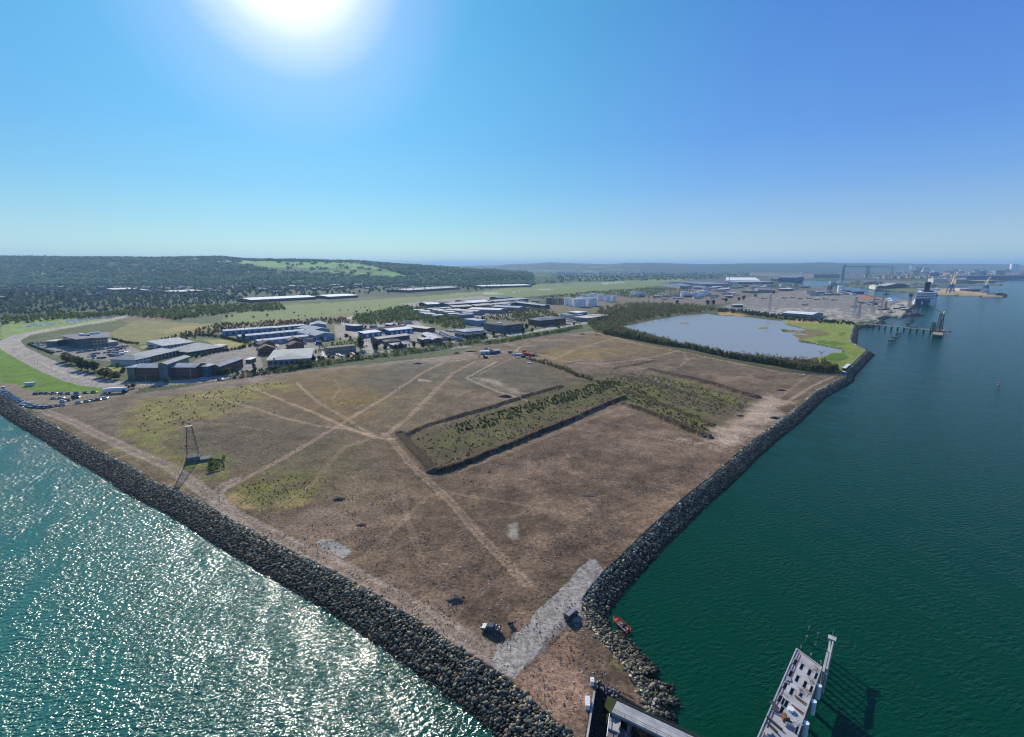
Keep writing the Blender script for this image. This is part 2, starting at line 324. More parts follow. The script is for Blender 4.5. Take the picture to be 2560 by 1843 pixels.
    for a in ([(345,868),(410,855),(410,870),(370,875)], [(430,885),(540,868),(545,878),(450,895)], [(510,850),(580,848),(635,862),(560,875)], [(240,925),(300,905),(320,915),(300,930)]): area(a, C(150, 148, 92), J=jit1)
    area([(-300,890),(0,858),(20,872),(60,895),(130,925),(210,955),(290,966),(275,972),(260,982),(100,985),(40,975),(0,955),(-300,930)], C(104, 140, 50))
    area([(-40,950),(30,960),(90,982),(260,984),(290,970),(350,966),(330,985),(180,1012),(90,1032),(0,985)], C(142, 132, 118))
    # tank farm, industrial port
    area([(1340,770),(1500,740),(1640,745),(1640,760),(1500,775),(1400,780)], C(116, 108, 92)); area([(1600,745),(1700,720),(1900,715),(2000,735),(1850,755),(1740,765),(1640,760)], C(120, 112, 104))
    area([(1700,700),(1990,690),(2560,670),(2560,690),(2000,700),(1760,712)], C(92, 94, 98)); area([(2000,712),(2060,718),(2130,728),(2080,736),(1900,735)], C(112, 104, 102))
    area([(1800,770),(1850,752),(1900,735),(1990,727),(2085,733),(2200,744),(2292,750),(2254,791),(2190,800),(2140,805),(2000,795),(1860,778)], C(128, 126, 124))
    m = inside(jit, W([(1840,765),(2000,770),(2140,772),(2230,778),(2190,800),(2140,805),(2000,795),(1860,778)])); mixto(C(190, 186, 178), m*ss(.42, .62, st)*.6)
    m = inside(P, W([(1800,770),(1900,735),(2085,733),(2292,750),(2254,791),(2140,805)])); mixto(C(176, 174, 168), m*ss(.6, .75, st)*.4)
    area([(2140,735),(2170,740),(2215,747),(2160,748)], C(170, 112, 90)); area([(2230,760),(2292,750),(2254,791),(2225,790)], C(168, 166, 158))
    area([(2100,708),(2330,712),(2500,713),(2500,705),(2300,702),(2140,700)], C(108, 108, 108)); area([(2106,712),(2295,732),(2340,725),(2180,716)], C(112, 118, 84)); area([(2340,720),(2500,730),(2508,741),(2342,735)], C(178, 158, 122))
    # around the lake
    area([(1480,835),(1500,775),(1640,762),(1800,772),(2150,806),(2170,877),(2112,935),(1960,925),(1700,885)], C(88, 92, 58))
    area([(1940,805),(1975,797),(2140,806),(2135,812),(2125,849),(2135,860),(2168,877),(2115,932),(2060,925),(2040,890),(2078,884),(2110,880),(2107,872),(2036,858),(2000,850)], C(128, 144, 70), J=jit1)
    for a in ([(2040,850),(2090,855),(2120,862),(2090,866),(2050,860)], [(2070,885),(2110,882),(2125,896),(2085,905),(2060,898)], [(2095,832),(2115,830),(2110,840),(2098,842)]): area(a, C(92, 122, 44))
    area([(1960,808),(2020,822),(2060,826),(2080,836),(2040,842),(2000,850),(1980,840)], C(122, 112, 78)); area([(1795,780),(1830,780),(1870,790),(1800,789)], C(170, 142, 100), J=jit1); area([(1965,799),(2045,801),(2047,808),(1980,808)], C(168, 142, 100), J=jit1)
    for I in ISLES: mixto(C(142, 140, 84), inside(P, I).astype(float))
    # ---- the cleared site
    SITE = W([(70,1031),(90,1034),(180,1013),(330,985),(420,975),(640,938),(900,912),(1100,892),(1210,862),(1300,850),(1420,832),(1480,826),(1510,836),(1613,859),(1726,882),(1839,905),(1923,922),(2008,935),(2109,940)])
    SITE = np.vstack([SITE, SHORE_R[::-1][-20:][0:0], W(CREST_R[:21][::-1]), W([(1496,1705),(1484,1738),(1463,1843)]), [[9.5, 78], [8.5, 72]], W(CREST_L[::-1][:-1])])
    sm = inside(P, SITE); smf = sm.astype(float)
    base = np.outer(1-b1, C(101, 86, 72))+np.outer(b1, C(132, 114, 97))
    wy = ss(230, 520, y)
    base = base*(1-wy[:, None]*.75)+np.outer(wy*.75, C(112, 102, 88))
    base = base*(1+(.6*(b2-.5)+.6*(b4-.5)*(y < 500)+.6*(st-.5))[:, None]); kk = .7*ss(.56, .66, fbm(x/22, y/22, 113, 5))[:, None]; base = base*(1-.5*kk)+C(168, 146, 126)*.5*kk
    col[:] = np.where(sm[:, None], base, col)
    wl_ = ss(20, -90, x)*ss(120, 220, y)*.55; col[:] = np.where(sm[:, None], col*(1-wl_[:, None])+C(116, 108, 80)*wl_[:, None]*(1+.8*(b2-.5))[:, None], col)
    def sp(pts, c, a=1., J=jit, extra=None, soft=None):
        w_ = W(pts); soft = (1.2 if J is jit1 else min(9., .10*np.ptp(w_, axis=0).min()+1.5)) if soft is None else soft
        m0 = inside(P, w_); dd = dist_pl(P, w_, 3*soft, True); dd = np.where(m0, dd, -dd)+(b2-.5)*soft*3.2+(b4-.5)*soft*1.6
        m = ss(-soft, soft, dd)*sm*a
        if extra is not None: m = m*extra
        mixto(c, m*(.75+.5*(b2-.5)).clip(0, 1))
    sp([(330,985),(420,972),(640,935),(880,910),(1100,890),(1190,880),(1180,895),(1060,915),(900,915),(820,935),(640,958),(420,985),(330,1000)], C(154, 140, 132))
    sp([(90,1035),(330,985),(560,962),(640,958),(560,980),(400,1000),(300,1040),(330,1090),(280,1110),(180,1060)], C(126, 114, 104))
    sp([(700,930),(900,920),(1000,955),(930,1000),(820,1030),(760,990),(640,970)], C(124, 108, 72)); sp([(760,985),(850,960),(960,965),(985,1000),(900,1050),(800,1040)], C(146, 120, 70), .75, extra=ss(.38, .6, st), soft=14)
    sp([(660,960),(760,975),(850,1040),(760,1035),(640,990)], C(120, 98, 66), .7)
    sp([(860,955),(1020,900),(1130,915),(1080,960),(960,990)], C(96, 94, 86), .8); sp([(1120,930),(1270,905),(1440,950),(1420,970),(1300,985),(1200,975)], C(98, 97, 84), .8)
    sp([(560,1050),(850,1080),(900,1090),(800,1120),(600,1170),(480,1120),(470,1080)], C(104, 95, 82), .8)
    g1 = [(290,1085),(330,1050),(300,1020),(360,995),(480,982),(600,965),(700,955),(740,960),(640,1000),(540,1040),(450,1055),(400,1100),(420,1130),(520,1150),(560,1165),(520,1180),(470,1190),(420,1160),(360,1120)]
    gn = ss(.36, .56, fbm(x/7, y/7, 91, 4))
    sp(g1, C(146, 142, 78), 1., extra=.65+.35*gn); sp([(300,1085),(360,1070),(440,1100),(480,1160),(540,1170),(580,1200),(500,1205),(440,1170),(360,1125)], C(122, 130, 62), 1., extra=gn)
    sp([(480,1140),(560,1130),(570,1165),(500,1185)], C(110, 132, 52), .9)
    sp([(572,1232),(600,1208),(680,1175),(800,1185),(830,1215),(790,1245),(700,1268),(640,1278),(600,1255)], C(124, 126, 62), 1., extra=.3+.7*gn)
    sp([(575,1236),(600,1250),(625,1268),(650,1275),(600,1265),(575,1250)], C(176, 150, 112)); sp([(670,1262),(760,1248),(790,1250),(700,1275)], C(168, 152, 96), .8)
    sp([(640,1170),(860,1085),(930,1100),(900,1140),(820,1180),(700,1180)], C(106, 102, 76), .7); sp([(880,1110),(960,1120),(960,1190),(900,1180)], C(98, 94, 78), .8)
    sp([(1020,1088),(1400,968),(1560,985),(1500,1018),(1300,1100),(1088,1178)], C(92, 88, 58), 1.); sp([(1100,1075),(1420,975),(1540,955),(1560,990),(1400,1030),(1200,1100),(1100,1120)], C(104, 108, 56), .9, extra=gn)
    sp([(1400,960),(1480,935),(1560,940),(1700,950),(1890,1000),(1800,1075),(1770,1090),(1560,1005),(1480,990)], C(98, 94, 66), 1.); sp([(1420,960),(1560,950),(1700,1000),(1800,1060),(1770,1085),(1620,1020)], C(112, 120, 58), .9, extra=gn)
    sp([(1620,930),(1700,945),(1880,1000),(1850,1015),(1700,970)], C(124, 128, 66), .9, extra=gn)
    sp([(1300,895),(1440,850),(1480,830),(1560,850),(1700,880),(1560,900),(1420,900)], C(128, 112, 74), .8, extra=.4+.6*gn); sp([(1330,890),(1460,870),(1560,872),(1500,895),(1400,905)], C(150, 130, 74), .6)
    sp([(1320,905),(1430,930),(1600,1000),(1500,1000),(1400,960)], C(100, 98, 66), .5)
    sp([(1790,1098),(1830,1065),(1880,1030),(1930,990),(1950,1005),(1930,1040),(1860,1095),(1800,1112)], C(196, 178, 162), .95)
    sp([(1690,1095),(1730,1098),(1720,1106),(1700,1104)], C(186, 178, 164)); sp([(790,1010),(1060,1010)], C(0, 0, 0), 0) if 0 else None
    sp([(1270,1310),(1290,1308),(1293,1345),(1280,1342)], C(176, 172, 164), J=jit1); sp([(1045,948),(1078,950),(1080,956),(1045,955)], C(196, 180, 160), J=jit1)
    sp([(1190,945),(1220,945),(1240,952),(1270,965),(1310,982),(1290,984),(1240,965)], C(180, 168, 152), .9); sp([(850,1090),(1010,1140),(1100,1250),(1050,1260),(960,1180)], C(140, 118, 98), .5)
    sp([(1240,1500),(1400,1560),(1480,1700),(1480,1760),(1430,1820),(1380,1780),(1280,1700),(1350,1640)], C(150, 124, 106), .9); sp([(1340,1700),(1360,1640),(1460,1690),(1475,1760),(1400,1770)], C(178, 148, 130), .7)
    sp([(770,1400),(900,1450),(1000,1510),(1120,1560),(1150,1550),(1000,1470),(860,1400),(780,1370)], C(160, 138, 116), .8); sp([(700,1290),(800,1270),(900,1300),(860,1330),(760,1350)], C(150, 134, 118), .6)
    sp([(1544,1400),(1600,1330),(1700,1240),(1690,1225),(1570,1330),(1500,1400)], C(150, 126, 106), .6)
    sp([(1530,1640),(1580,1685),(1560,1690),(1520,1660)], C(122, 130, 60), .9)
    for pl_, h_, hw_ in BERMS: mixto(C(64, 50, 40)*(.7+.6*b4)[:, None], (1-ss(hw_*.8, hw_*1.3, dist_pl(jit1, pl_, 10)))*.75)  # dark soil on the banks, also deepening their shade in the colour
    # tracks: (points, half width, colour, strength)
    lt = C(180, 158, 136); pk = C(170, 156, 145)
    TR = [([(572,1218),(640,1182),(750,1122),(850,1062),(960,996),(1060,930),(1110,906),(1200,893),(1290,880),(1300,868),(1215,846)], 2.2, lt, .85),
          ([(60,1012),(110,1028),(180,1054),(240,1084),(296,1111),(360,1140),(431,1170),(491,1215),(535,1248),(588,1289),(669,1329),(750,1373),(858,1421),(939,1467),(981,1488),(1063,1534),(1144,1585),(1198,1616),(1240,1640)], 3.3, C(172, 158, 148), 1.),
          ([(590,1200),(560,1215),(540,1235),(545,1255),(575,1280),(620,1306)], 3.3, C(172, 158, 148), 1.),
          ([(1185,905),(1130,935),(1080,985),(1020,1045),(975,1082),(950,1095)], 2.4, lt, .7), ([(960,1085),(985,1110),(1030,1165),(1085,1215),(1140,1270),(1200,1340),(1260,1400),(1320,1460)], 2.6, lt, .65),
          ([(985,1100),(940,1095),(850,1062),(760,1022),(680,990),(630,968)], 1.9, C(186, 164, 138), .9), ([(942,1094),(870,1050),(800,1010),(760,975),(740,955)], 1.6, lt, .8),
          ([(500,986),(560,1000),(640,1022),(720,1048),(800,1066),(870,1073),(940,1095)], 1.8, lt, .8), ([(830,1000),(850,970),(835,948)], 1.2, lt, .5),
          ([(1240,905),(1165,945),(1240,978),(1320,1002)], 1.6, C(190, 176, 156), .9), ([(1200,935),(1260,905),(1290,890)], 1.4, lt, .5),
          ([(1290,888),(1340,885),(1420,905),(1500,910),(1560,904),(1640,892),(1700,876)], 2.2, lt, .8), ([(1215,848),(1300,838),(1420,830),(1490,832),(1600,862),(1700,880),(1840,908),(1960,932),(2060,942)], 2.0, C(178, 156, 132), .8),
          ([(1290,888),(1380,900),(1450,870),(1560,840)], 2.0, lt, .5), ([(1630,1090),(1700,1106),(1750,1110),(1790,1100),(1850,1055),(1900,1030),(1960,1010),(2030,965),(2090,938)], 1.8, C(186, 164, 144), .85),
          ([(1900,1030),(1960,985),(2020,940)], 1.8, lt, .6), ([(1710,885),(1720,900),(1700,915),(1640,925)], 1.8, lt, .5), ([(600,1300),(760,1230),(860,1120),(960,1085)], 2., lt, .4), ([(900,1400),(960,1350),(1030,1280),(1060,1250)], 1.6, lt, .35),
          ([(1000,1200),(1020,1300),(1060,1420)], 1.6, lt, .35), ([(1100,1230),(1300,1262),(1470,1300)], 1.4, lt, .35), ([(1150,1175),(1300,1120),(1440,1060),(1580,1010)], 2.5, lt, .45), ([(1440,1300),(1500,1250)], 1.2, lt, .4),
          ([(880,1325),(1000,1290),(1180,1300),(1300,1290),(1450,1210)], 1.5, lt, .2), ([(1180,1500),(1280,1420),(1390,1340),(1500,1290)], 1.5, lt, .2), ([(690,1080),(560,1060),(470,1056)], 1.5, lt, .4)]
    for pts, hw, c, a in TR:
        hw *= .78 if hw < 2.7 else 1; a = min(1, a*1.12)
        d = dist_pl(P+(jit1-P)*.5, W(pts), hw*2.2+2); rut = .5+.5*np.exp(-((d/hw-.55)/.26)**2)+.1*(y > 450)
        mixto(c, (1-ss(hw*.78, hw*1.08, d))*a*sm*rut*(.8+.4*(b4-.5)))
    gravel = [zN(*q) for q in [(1620,85),(1780,200),(1700,380),(1600,490),(1530,620),(1510,760),(1500,900),(1360,930),(1230,1060),(1080,1190),(1000,1280),(900,1400),(760,1530)]]+[(1296,1695),(1290,1703),(1270,1694),(1240,1672)]+[zN(*q) for q in [(370,1190),(560,1150),(740,1020),(830,930),(900,800),(1060,650),(1200,500),(1360,350),(1450,230)]]
    gm = inside(P+np.stack([(b4-.5)*2.6+(b2-.5)*3, (fbm(x/3, y/3, 65, 3)-.5)*3.4], 1), W(gravel)).astype(float)
    # curved wheel marks in the gravel
    q = W([(1250,1640),(1330,1600),(1400,1540),(1440,1480),(1480,1420)]); dq = dist_pl(P, q, 30); gl = C(166, 163, 160)
    mixto(gl*1., gm); mixto(gl*.74, gm*ss(.6, .95, np.cos(dq*1.7+5*b1))*.6*ss(.4, .6, b2)); mixto(gl*1.12, gm*ss(.55, .7, b4)*.5); mixto(gl*.86, gm*ss(.52, .7, fbm(x/5, y/9, 77, 3))*.7)
    mixto(C(92, 86, 80), (dist_pl(jit1, W([zN(820,1480),zN(900,1400),zN(1000,1290),zN(1080,1190),zN(1200,1085),zN(1340,940)]), 6) < .9)*.5*sm)
    pad = [(787,1355),(808,1346),(830,1347),(880,1377),(872,1386),(858,1397),(835,1385),(800,1372)]
    mixto(C(170, 170, 168), inside(P, W(pad)).astype(float))
    # carriageways
    rd = W([(330,787),(290,797),(200,812),(120,825),(55,838),(22,853),(35,872),(80,896),(130,920),(200,948),(240,958),(300,963),(360,962),(430,957),(520,948),(580,939),(680,922),(800,905),(880,894),(940,884),(1020,873),(1100,863),(1200,849),(1240,843),(1300,834),(1400,818),(1480,804)])
    rw = np.where(x < -120, 8.5, 5.5); d = dist_pl(P, rd, 16); mixto(C(176, 174, 168), ((d < rw+1.2)).astype(float)*.9); mixto(C(164, 161, 157)*(1+.2*(b4-.5))[:, None], (d < rw).astype(float)); mixto(C(200, 198, 194), (d < .25)*(y < 480)*.5)
    rd2 = W([(928,888),(912,856),(884,829),(860,808),(868,799),(884,790)]); d = dist_pl(P, rd2, 14); mixto(C(166, 163, 160), (d < 5.).astype(float))
    for a in ([(1205,851),(1220,846)], [(1130,868),(1090,845)], [(330,963),(355,968)], [(1370,820),(1410,800),(1400,785)]): mixto(C(150, 146, 140), (dist_pl(P, W(a), 9) < 4).astype(float))
    # revetment under the armour stone, bed of the water
    mixto(C(34, 33, 31), (~ins).astype(float)); mixto(C(52, 52, 40), (~ins)*(y > 800)*.7)
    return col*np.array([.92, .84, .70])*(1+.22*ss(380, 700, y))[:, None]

def ground():
    us = np.arange(-1290-330, 1290+340, 2.5)/F/cos(PITCH)
    ys = np.arange(2060, 700, -2.1); Y = [G(1280, v)[1] for v in ys]
    while Y[-1] < 13500: Y.append(Y[-1]+min(max(Y[-1]-Y[-2], 4), 75))
    Y = np.array(Y); nr, nc = len(Y), len(us)
    X = Y[:, None]*us[None]; P = np.stack([X.ravel(), np.repeat(Y, nc)], 1)
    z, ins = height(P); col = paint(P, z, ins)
    V = np.concatenate([P, z[:, None]], 1)
    a = (np.arange(nr-1)[:, None]*nc+np.arange(nc-1)[None]).ravel(); Q = np.stack([a, a+1, a+nc+1, a+nc], 1)
    zf = z[Q].max(1); Q = Q[zf > -1.5]
    yc = P[Q[:, 0], 1]; hz = (yc > 2300)
    for nm, sel in (('ground', ~hz), ('hills', hz)):
        q = Q[sel]; u, inv = np.unique(q, return_inverse=True)
        tag(link(nm, np_mesh(nm, V[u], inv.reshape(-1, 4), MG, col[u], True)), kind='structure')
MG = bpy.data.materials.new('ground'); MG.use_nodes = True
n_ = MG.node_tree.nodes; l_ = MG.node_tree.links; b_ = n_['Principled BSDF']; b_.inputs['Roughness'].default_value = .95; b_.inputs['Specular IOR Level'].default_value = .1
at = n_.new('ShaderNodeAttribute'); at.attribute_name = 'Col'; ge = n_.new('ShaderNodeNewGeometry')
n1 = n_.new('ShaderNodeTexNoise'); n1.inputs['Scale'].default_value = .9; n1.inputs['Detail'].default_value = 6; n1.inputs['Roughness'].default_value = .75; l_.new(ge.outputs['Position'], n1.inputs['Vector'])
n2 = n_.new('ShaderNodeTexNoise'); n2.inputs['Scale'].default_value = .12; n2.inputs['Detail'].default_value = 8; n2.inputs['Roughness'].default_value = .7; l_.new(ge.outputs['Position'], n2.inputs['Vector'])
mr = n_.new('ShaderNodeMapRange'); mr.inputs[1].default_value = .32; mr.inputs[2].default_value = .68; mr.inputs[3].default_value = .42; mr.inputs[4].default_value = 1.62; l_.new(n1.outputs[0], mr.inputs[0])
mr2 = n_.new('ShaderNodeMapRange'); mr2.inputs[1].default_value = .35; mr2.inputs[2].default_value = .65; mr2.inputs[3].default_value = .74; mr2.inputs[4].default_value = 1.28; l_.new(n2.outputs[0], mr2.inputs[0])
mm = n_.new('ShaderNodeMath'); mm.operation = 'MULTIPLY'; l_.new(mr.outputs[0], mm.inputs[0]); l_.new(mr2.outputs[0], mm.inputs[1])
vm = n_.new('ShaderNodeVectorMath'); vm.operation = 'SCALE'; l_.new(at.outputs['Color'], vm.inputs[0]); l_.new(mm.outputs[0], vm.inputs['Scale']); l_.new(vm.outputs[0], b_.inputs['Base Color'])
bp = n_.new('ShaderNodeBump'); bp.inputs['Strength'].default_value = .9; bp.inputs['Distance'].default_value = .5; l_.new(n1.outputs[0], bp.inputs['Height']); l_.new(bp.outputs[0], b_.inputs['Normal'])
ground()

# ---- water
def water_mat(name, near, far, rough, dist, streak, spec=.35, sc1=.42):
    m = bpy.data.materials.new(name); m.use_nodes = True; n = m.node_tree.nodes; l = m.node_tree.links; b = n['Principled BSDF']
    b.inputs['Roughness'].default_value = rough; b.inputs['IOR'].default_value = 1.33; b.inputs['Specular IOR Level'].default_value = spec
    g = n.new('ShaderNodeNewGeometry'); sp_ = n.new('ShaderNodeSeparateXYZ'); l.new(g.outputs['Position'], sp_.inputs[0])
    # glare put into the colour: turquoise one side of headland, deep green the other
    r0 = n.new('ShaderNodeMapRange'); r0.interpolation_type = 'SMOOTHSTEP'; r0.inputs[1].default_value = -140; r0.inputs[2].default_value = 30; l.new(sp_.outputs['X'], r0.inputs[0])
    mc = n.new('ShaderNodeMix'); mc.data_type = 'RGBA'; mc.inputs[6].default_value = (*near, 1); mc.inputs[7].default_value = (*far, 1); l.new(r0.outputs[0], mc.inputs[0]); l.new(mc.outputs[2], b.inputs['Base Color'])
    rq = n.new('ShaderNodeMapRange'); rq.inputs[1].default_value = -20; rq.inputs[2].default_value = 30; rq.inputs[3].default_value = spec; rq.inputs[4].default_value = .10; l.new(sp_.outputs['X'], rq.inputs[0]); l.new(rq.outputs[0], b.inputs['Specular IOR Level'])
    def noise(scale, rot, sx_, sy_, det, rg):
        mp = n.new('ShaderNodeMapping'); mp.vector_type = 'TEXTURE'; mp.inputs['Rotation'].default_value = (0, 0, radians(rot)); mp.inputs['Scale'].default_value = (sx_, sy_, 1); l.new(g.outputs['Position'], mp.inputs['Vector'])
        a_ = n.new('ShaderNodeTexNoise'); a_.inputs['Scale'].default_value = scale; a_.inputs['Detail'].default_value = det; a_.inputs['Roughness'].default_value = rg; l.new(mp.outputs[0], a_.inputs['Vector']); return a_.outputs['Fac']
    a1 = noise(sc1, 18, 1.7, 1, 2, .6); c1 = noise(.14, 25, 1, 3.2, 3, .6)
    r = n.new('ShaderNodeMapRange'); r.interpolation_type = 'SMOOTHSTEP'; r.inputs[1].default_value = .38; r.inputs[2].default_value = .62; r.inputs[3].default_value = 1-streak; r.inputs[4].default_value = 1.; l.new(c1, r.inputs[0])
    bp = n.new('ShaderNodeBump'); bp.inputs['Distance'].default_value = dist; rs = n.new('ShaderNodeMapRange'); rs.inputs[1].default_value = -60; rs.inputs[2].default_value = 40; rs.inputs[3].default_value = 1; rs.inputs[4].default_value = .42; l.new(sp_.outputs['X'], rs.inputs[0])   # lee side is calmer
    xm = n.new('ShaderNodeMath'); xm.operation = 'MULTIPLY'; l.new(r.outputs[0], xm.inputs[0]); l.new(rs.outputs[0], xm.inputs[1]); l.new(xm.outputs[0], bp.inputs['Strength']); l.new(a1, bp.inputs['Height']); l.new(bp.outputs[0], b.inputs['Normal'])
    return m
MW = water_mat('water', (.022, .150, .095), (.0010, .047, .023), .15, 1.6, .5, 1.0, .95); ML = water_mat('lake', (.25, .26, .245), (.30, .29, .26), .2, .06, .3, .3, .5)
def sheet(name, pts, z, m):
    o = MB().add([(x, y, z) for x, y in pts], [tuple(range(len(pts)))]).build(name, m); return tag(o, kind='structure')
sheet('sea', [(-42000, -500), (42000, -500), (42000, 42000), (-42000, 42000)], 0, MW)
bm = bmesh.new(); bm.faces.new([bm.verts.new((x, y, LAND-.45)) for x, y in LAKE[::-1]]); bmesh.ops.triangulate(bm, faces=bm.faces)
me = bpy.data.meshes.new('lake'); bm.to_mesh(me); me.materials.append(ML); tag(link('lake', me), kind='structure')
for c in CHANNEL:
    bm = bmesh.new(); bm.faces.new([bm.verts.new((x, y, LAND-.45)) for x, y in c]); bmesh.ops.triangulate(bm, faces=bm.faces)
    me = bpy.data.meshes.new('channel'); bm.to_mesh(me); me.materials.append(ML); tag(link('channel', me), kind='structure')

# ================================================================== ARMOUR STONE
def scatter(poly, n, rng, minz=None):
    poly = np.asarray(poly); lo, hi = poly.min(0), poly.max(0); out = []
    while len(out) < n:
        q = rng.uniform(lo, hi, (n*3, 2)); q = q[inside(q, poly)]; out += list(q)
    return np.array(out[:n])
def rock_mesh(seed, sub=1, flat=.62):
    rr = random.Random(seed); bm = bmesh.new()                      # a broken stone: the hull of a few random corners
    for _ in range(13 if sub == 1 else 16):
        d = Vector((rr.gauss(0, 1), rr.gauss(0, 1), rr.gauss(0, 1))).normalized()*rr.uniform(.42, .56); bm.verts.new((d.x*1.3, d.y*.92, d.z*flat*1.05))
    r_ = bmesh.ops.convex_hull(bm, input=bm.verts); bmesh.ops.delete(bm, geom=list({g for g in r_['geom_interior']+r_['geom_unused'] if isinstance(g, bmesh.types.BMVert)}), context='VERTS'); bmesh.ops.triangulate(bm, faces=bm.faces); bm.verts.index_update()
    V = np.array([v.co[:] for v in bm.verts]); Fc = np.array([[v.index for v in f.verts] for f in bm.faces]); bm.free(); return V, Fc
MROCK = bpy.data.materials.new('armour_stone'); MROCK.use_nodes = True
n_ = MROCK.node_tree.nodes; l_ = MROCK.node_tree.links; b_ = n_['Principled BSDF']; b_.inputs['Roughness'].default_value = .85; b_.inputs['Specular IOR Level'].default_value = .25
at = n_.new('ShaderNodeAttribute'); at.attribute_name = 'Col'; g_ = n_.new('ShaderNodeNewGeometry'); no = n_.new('ShaderNodeTexNoise'); no.inputs['Scale'].default_value = 2.2; no.inputs['Detail'].default_value = 4
l_.new(g_.outputs['Position'], no.inputs['Vector']); mr = n_.new('ShaderNodeMapRange'); mr.inputs[1].default_value = .3; mr.inputs[2].default_value = .7; mr.inputs[3].default_value = .6; mr.inputs[4].default_value = 1.3
l_.new(no.outputs[0], mr.inputs[0]); vm = n_.new('ShaderNodeVectorMath'); vm.operation = 'SCALE'; l_.new(at.outputs['Color'], vm.inputs[0]); l_.new(mr.outputs[0], vm.inputs['Scale']); l_.new(vm.outputs[0], b_.inputs['Base Color'])
def rocks():
    items = []                                        # x, y, z, size, distance down the slope, near-ness
    def run(pl, width, skip=lambda x, y: False, side=1):
        seg = np.linalg.norm(np.diff(pl, axis=0), axis=1); cum = np.concatenate([[0], np.cumsum(seg)]); s = 0.
        while s < cum[-1]:
            k = min(np.searchsorted(cum, s, 'right')-1, len(seg)-1); t = (s-cum[k])/seg[k]; p = pl[k]*(1-t)+pl[k+1]*t
            dcam = math.hypot(*p); size = .84 if dcam < 260 else .84+(dcam-260)/800
            if dcam > 1300: break
            d = (pl[k+1]-pl[k])/seg[k]; nrm = np.array([d[1], -d[0]])*side; wdt = width(p)
            m = int((wdt+.5)/(size*.62))+1
            for j in range(m):
                off = -.4+(j+RNG.uniform(-.35, .35))*size*.62; q = p+nrm*off+d*RNG.uniform(-.4, .4)*size
                zz = LAND*(1-max(off, 0)/wdt)-.18-.22*(off < .6)+RNG.uniform(-.12, .16)
                if not skip(*q) and zz > -.6: items.append((q[0], q[1], zz, size*RNG.choice([.5, .7, .9, 1.1, 1.4])*RNG.uniform(.9, 1.1)*(1.2 if off < .5 else 1), off/wdt, dcam))
            s += size*.74
    pl = np.vstack([W(left_out[:1]), SHORE_L]) if 0 else SHORE_L
    run(np.vstack([W([(-300,858),(-140,905),(-40,945)]), SHORE_L]), lambda p: 9.7)
    run(SHORE_R, lambda p: 7.2+(2.6 if p[1] < 112 and p[1] > 90 else 0)+(2.5 if p[1] > 760 else 0))
    items.sort(key=lambda r: r[5]); near = items[:300] if 0 else None
    A = np.array(items); print('rocks', len(A))
    # which show largest: nearest to the camera and inside the frame
    zc = A[:, 1]*cos(PITCH)+(H-A[:, 2])*sin(PITCH); px = 1280+F*A[:, 0]/zc; py = 921.5+F*((H-A[:, 2])*cos(PITCH)-A[:, 1]*sin(PITCH))/zc
    A = A[(px > -260) & (px < 2760)]; zc = A[:, 1]*cos(PITCH)+(H-A[:, 2])*sin(PITCH); px = 1280+F*A[:, 0]/zc; py = 921.5+F*((H-A[:, 2])*cos(PITCH)-A[:, 1]*sin(PITCH))/zc
    vis = (px > 6) & (px < 2554) & (py < 1836) & (A[:, 2] > .8); score = np.where(vis, A[:, 3]/zc, 0); order = np.argsort(-score)
    protos = [rock_mesh(100+i) for i in range(6)]; low = [rock_mesh(200+i, 1) for i in range(5)]
    def colour(a):
        k = RNG.choice([.45, .65, .85, 1.1, 1.7]); wet = 1-.72*np.clip((a[4]-.72)/.2, 0, 1); top = 1+.9*(a[4] < .07)
        c = np.array([.25, .21, .125]) if a[4] < .3 else np.array([.155, .132, .082])
        if RNG.random() < .03: c = np.array([.13, .075, .055])
        if RNG.random() < .10: c = c*1.7
        return c*k*wet*top
    shared = {}
    for r, i in enumerate(order[:300]):
        a = A[i]; key = (r % 6, r//6 % 5)
        if key not in shared:
            V, Fc = protos[key[0]]; shared[key] = np_mesh('boulder', V, Fc, MROCK, np.tile(colour(np.array([0, 0, 0, 0, .3, 0])), (len(V), 1)))
        o = link('boulder', shared[key], None, Vector(a[:3]), 0); o.rotation_euler = (RNG.uniform(-.5, .5), RNG.uniform(-.5, .5), RNG.uniform(0, 6.3)); o.scale = [a[3]*1.15]*3
        left = a[0] < 12 and px[i] < 1440
        tag(o, 'angular grey armour boulder on the stone slope between track and glittering water' if left else 'angular grey armour boulder on the stone slope beside the calm green water', 'boulder', 'armour boulders on the glittering side' if left else 'armour boulders on the green water side')
    rest = order[300:]; Vs, Fs, Cs = [], [], []; b = 0
    for i in rest:
        a = A[i]; V, Fc = low[RNG.integers(5)]; e = Matrix.Rotation(RNG.uniform(0, 6.3), 3, 'Z') @ Matrix.Rotation(RNG.uniform(-.42, .42), 3, 'X') @ Matrix.Rotation(RNG.uniform(-.42, .42), 3, 'Y')
        Vs.append((V*a[3]) @ np.array(e).T+a[:3]); Fs.append(Fc+b); Cs.append(np.tile(colour(a), (len(V), 1))); b += len(V)
    tag(link('rock_armour', np_mesh('rock_armour', np.vstack(Vs), np.vstack(Fs), MROCK, np.vstack(Cs))), 'dark grey rock armour sloping down to the water all along the shore', 'rock armour', kind='stuff')
rocks()
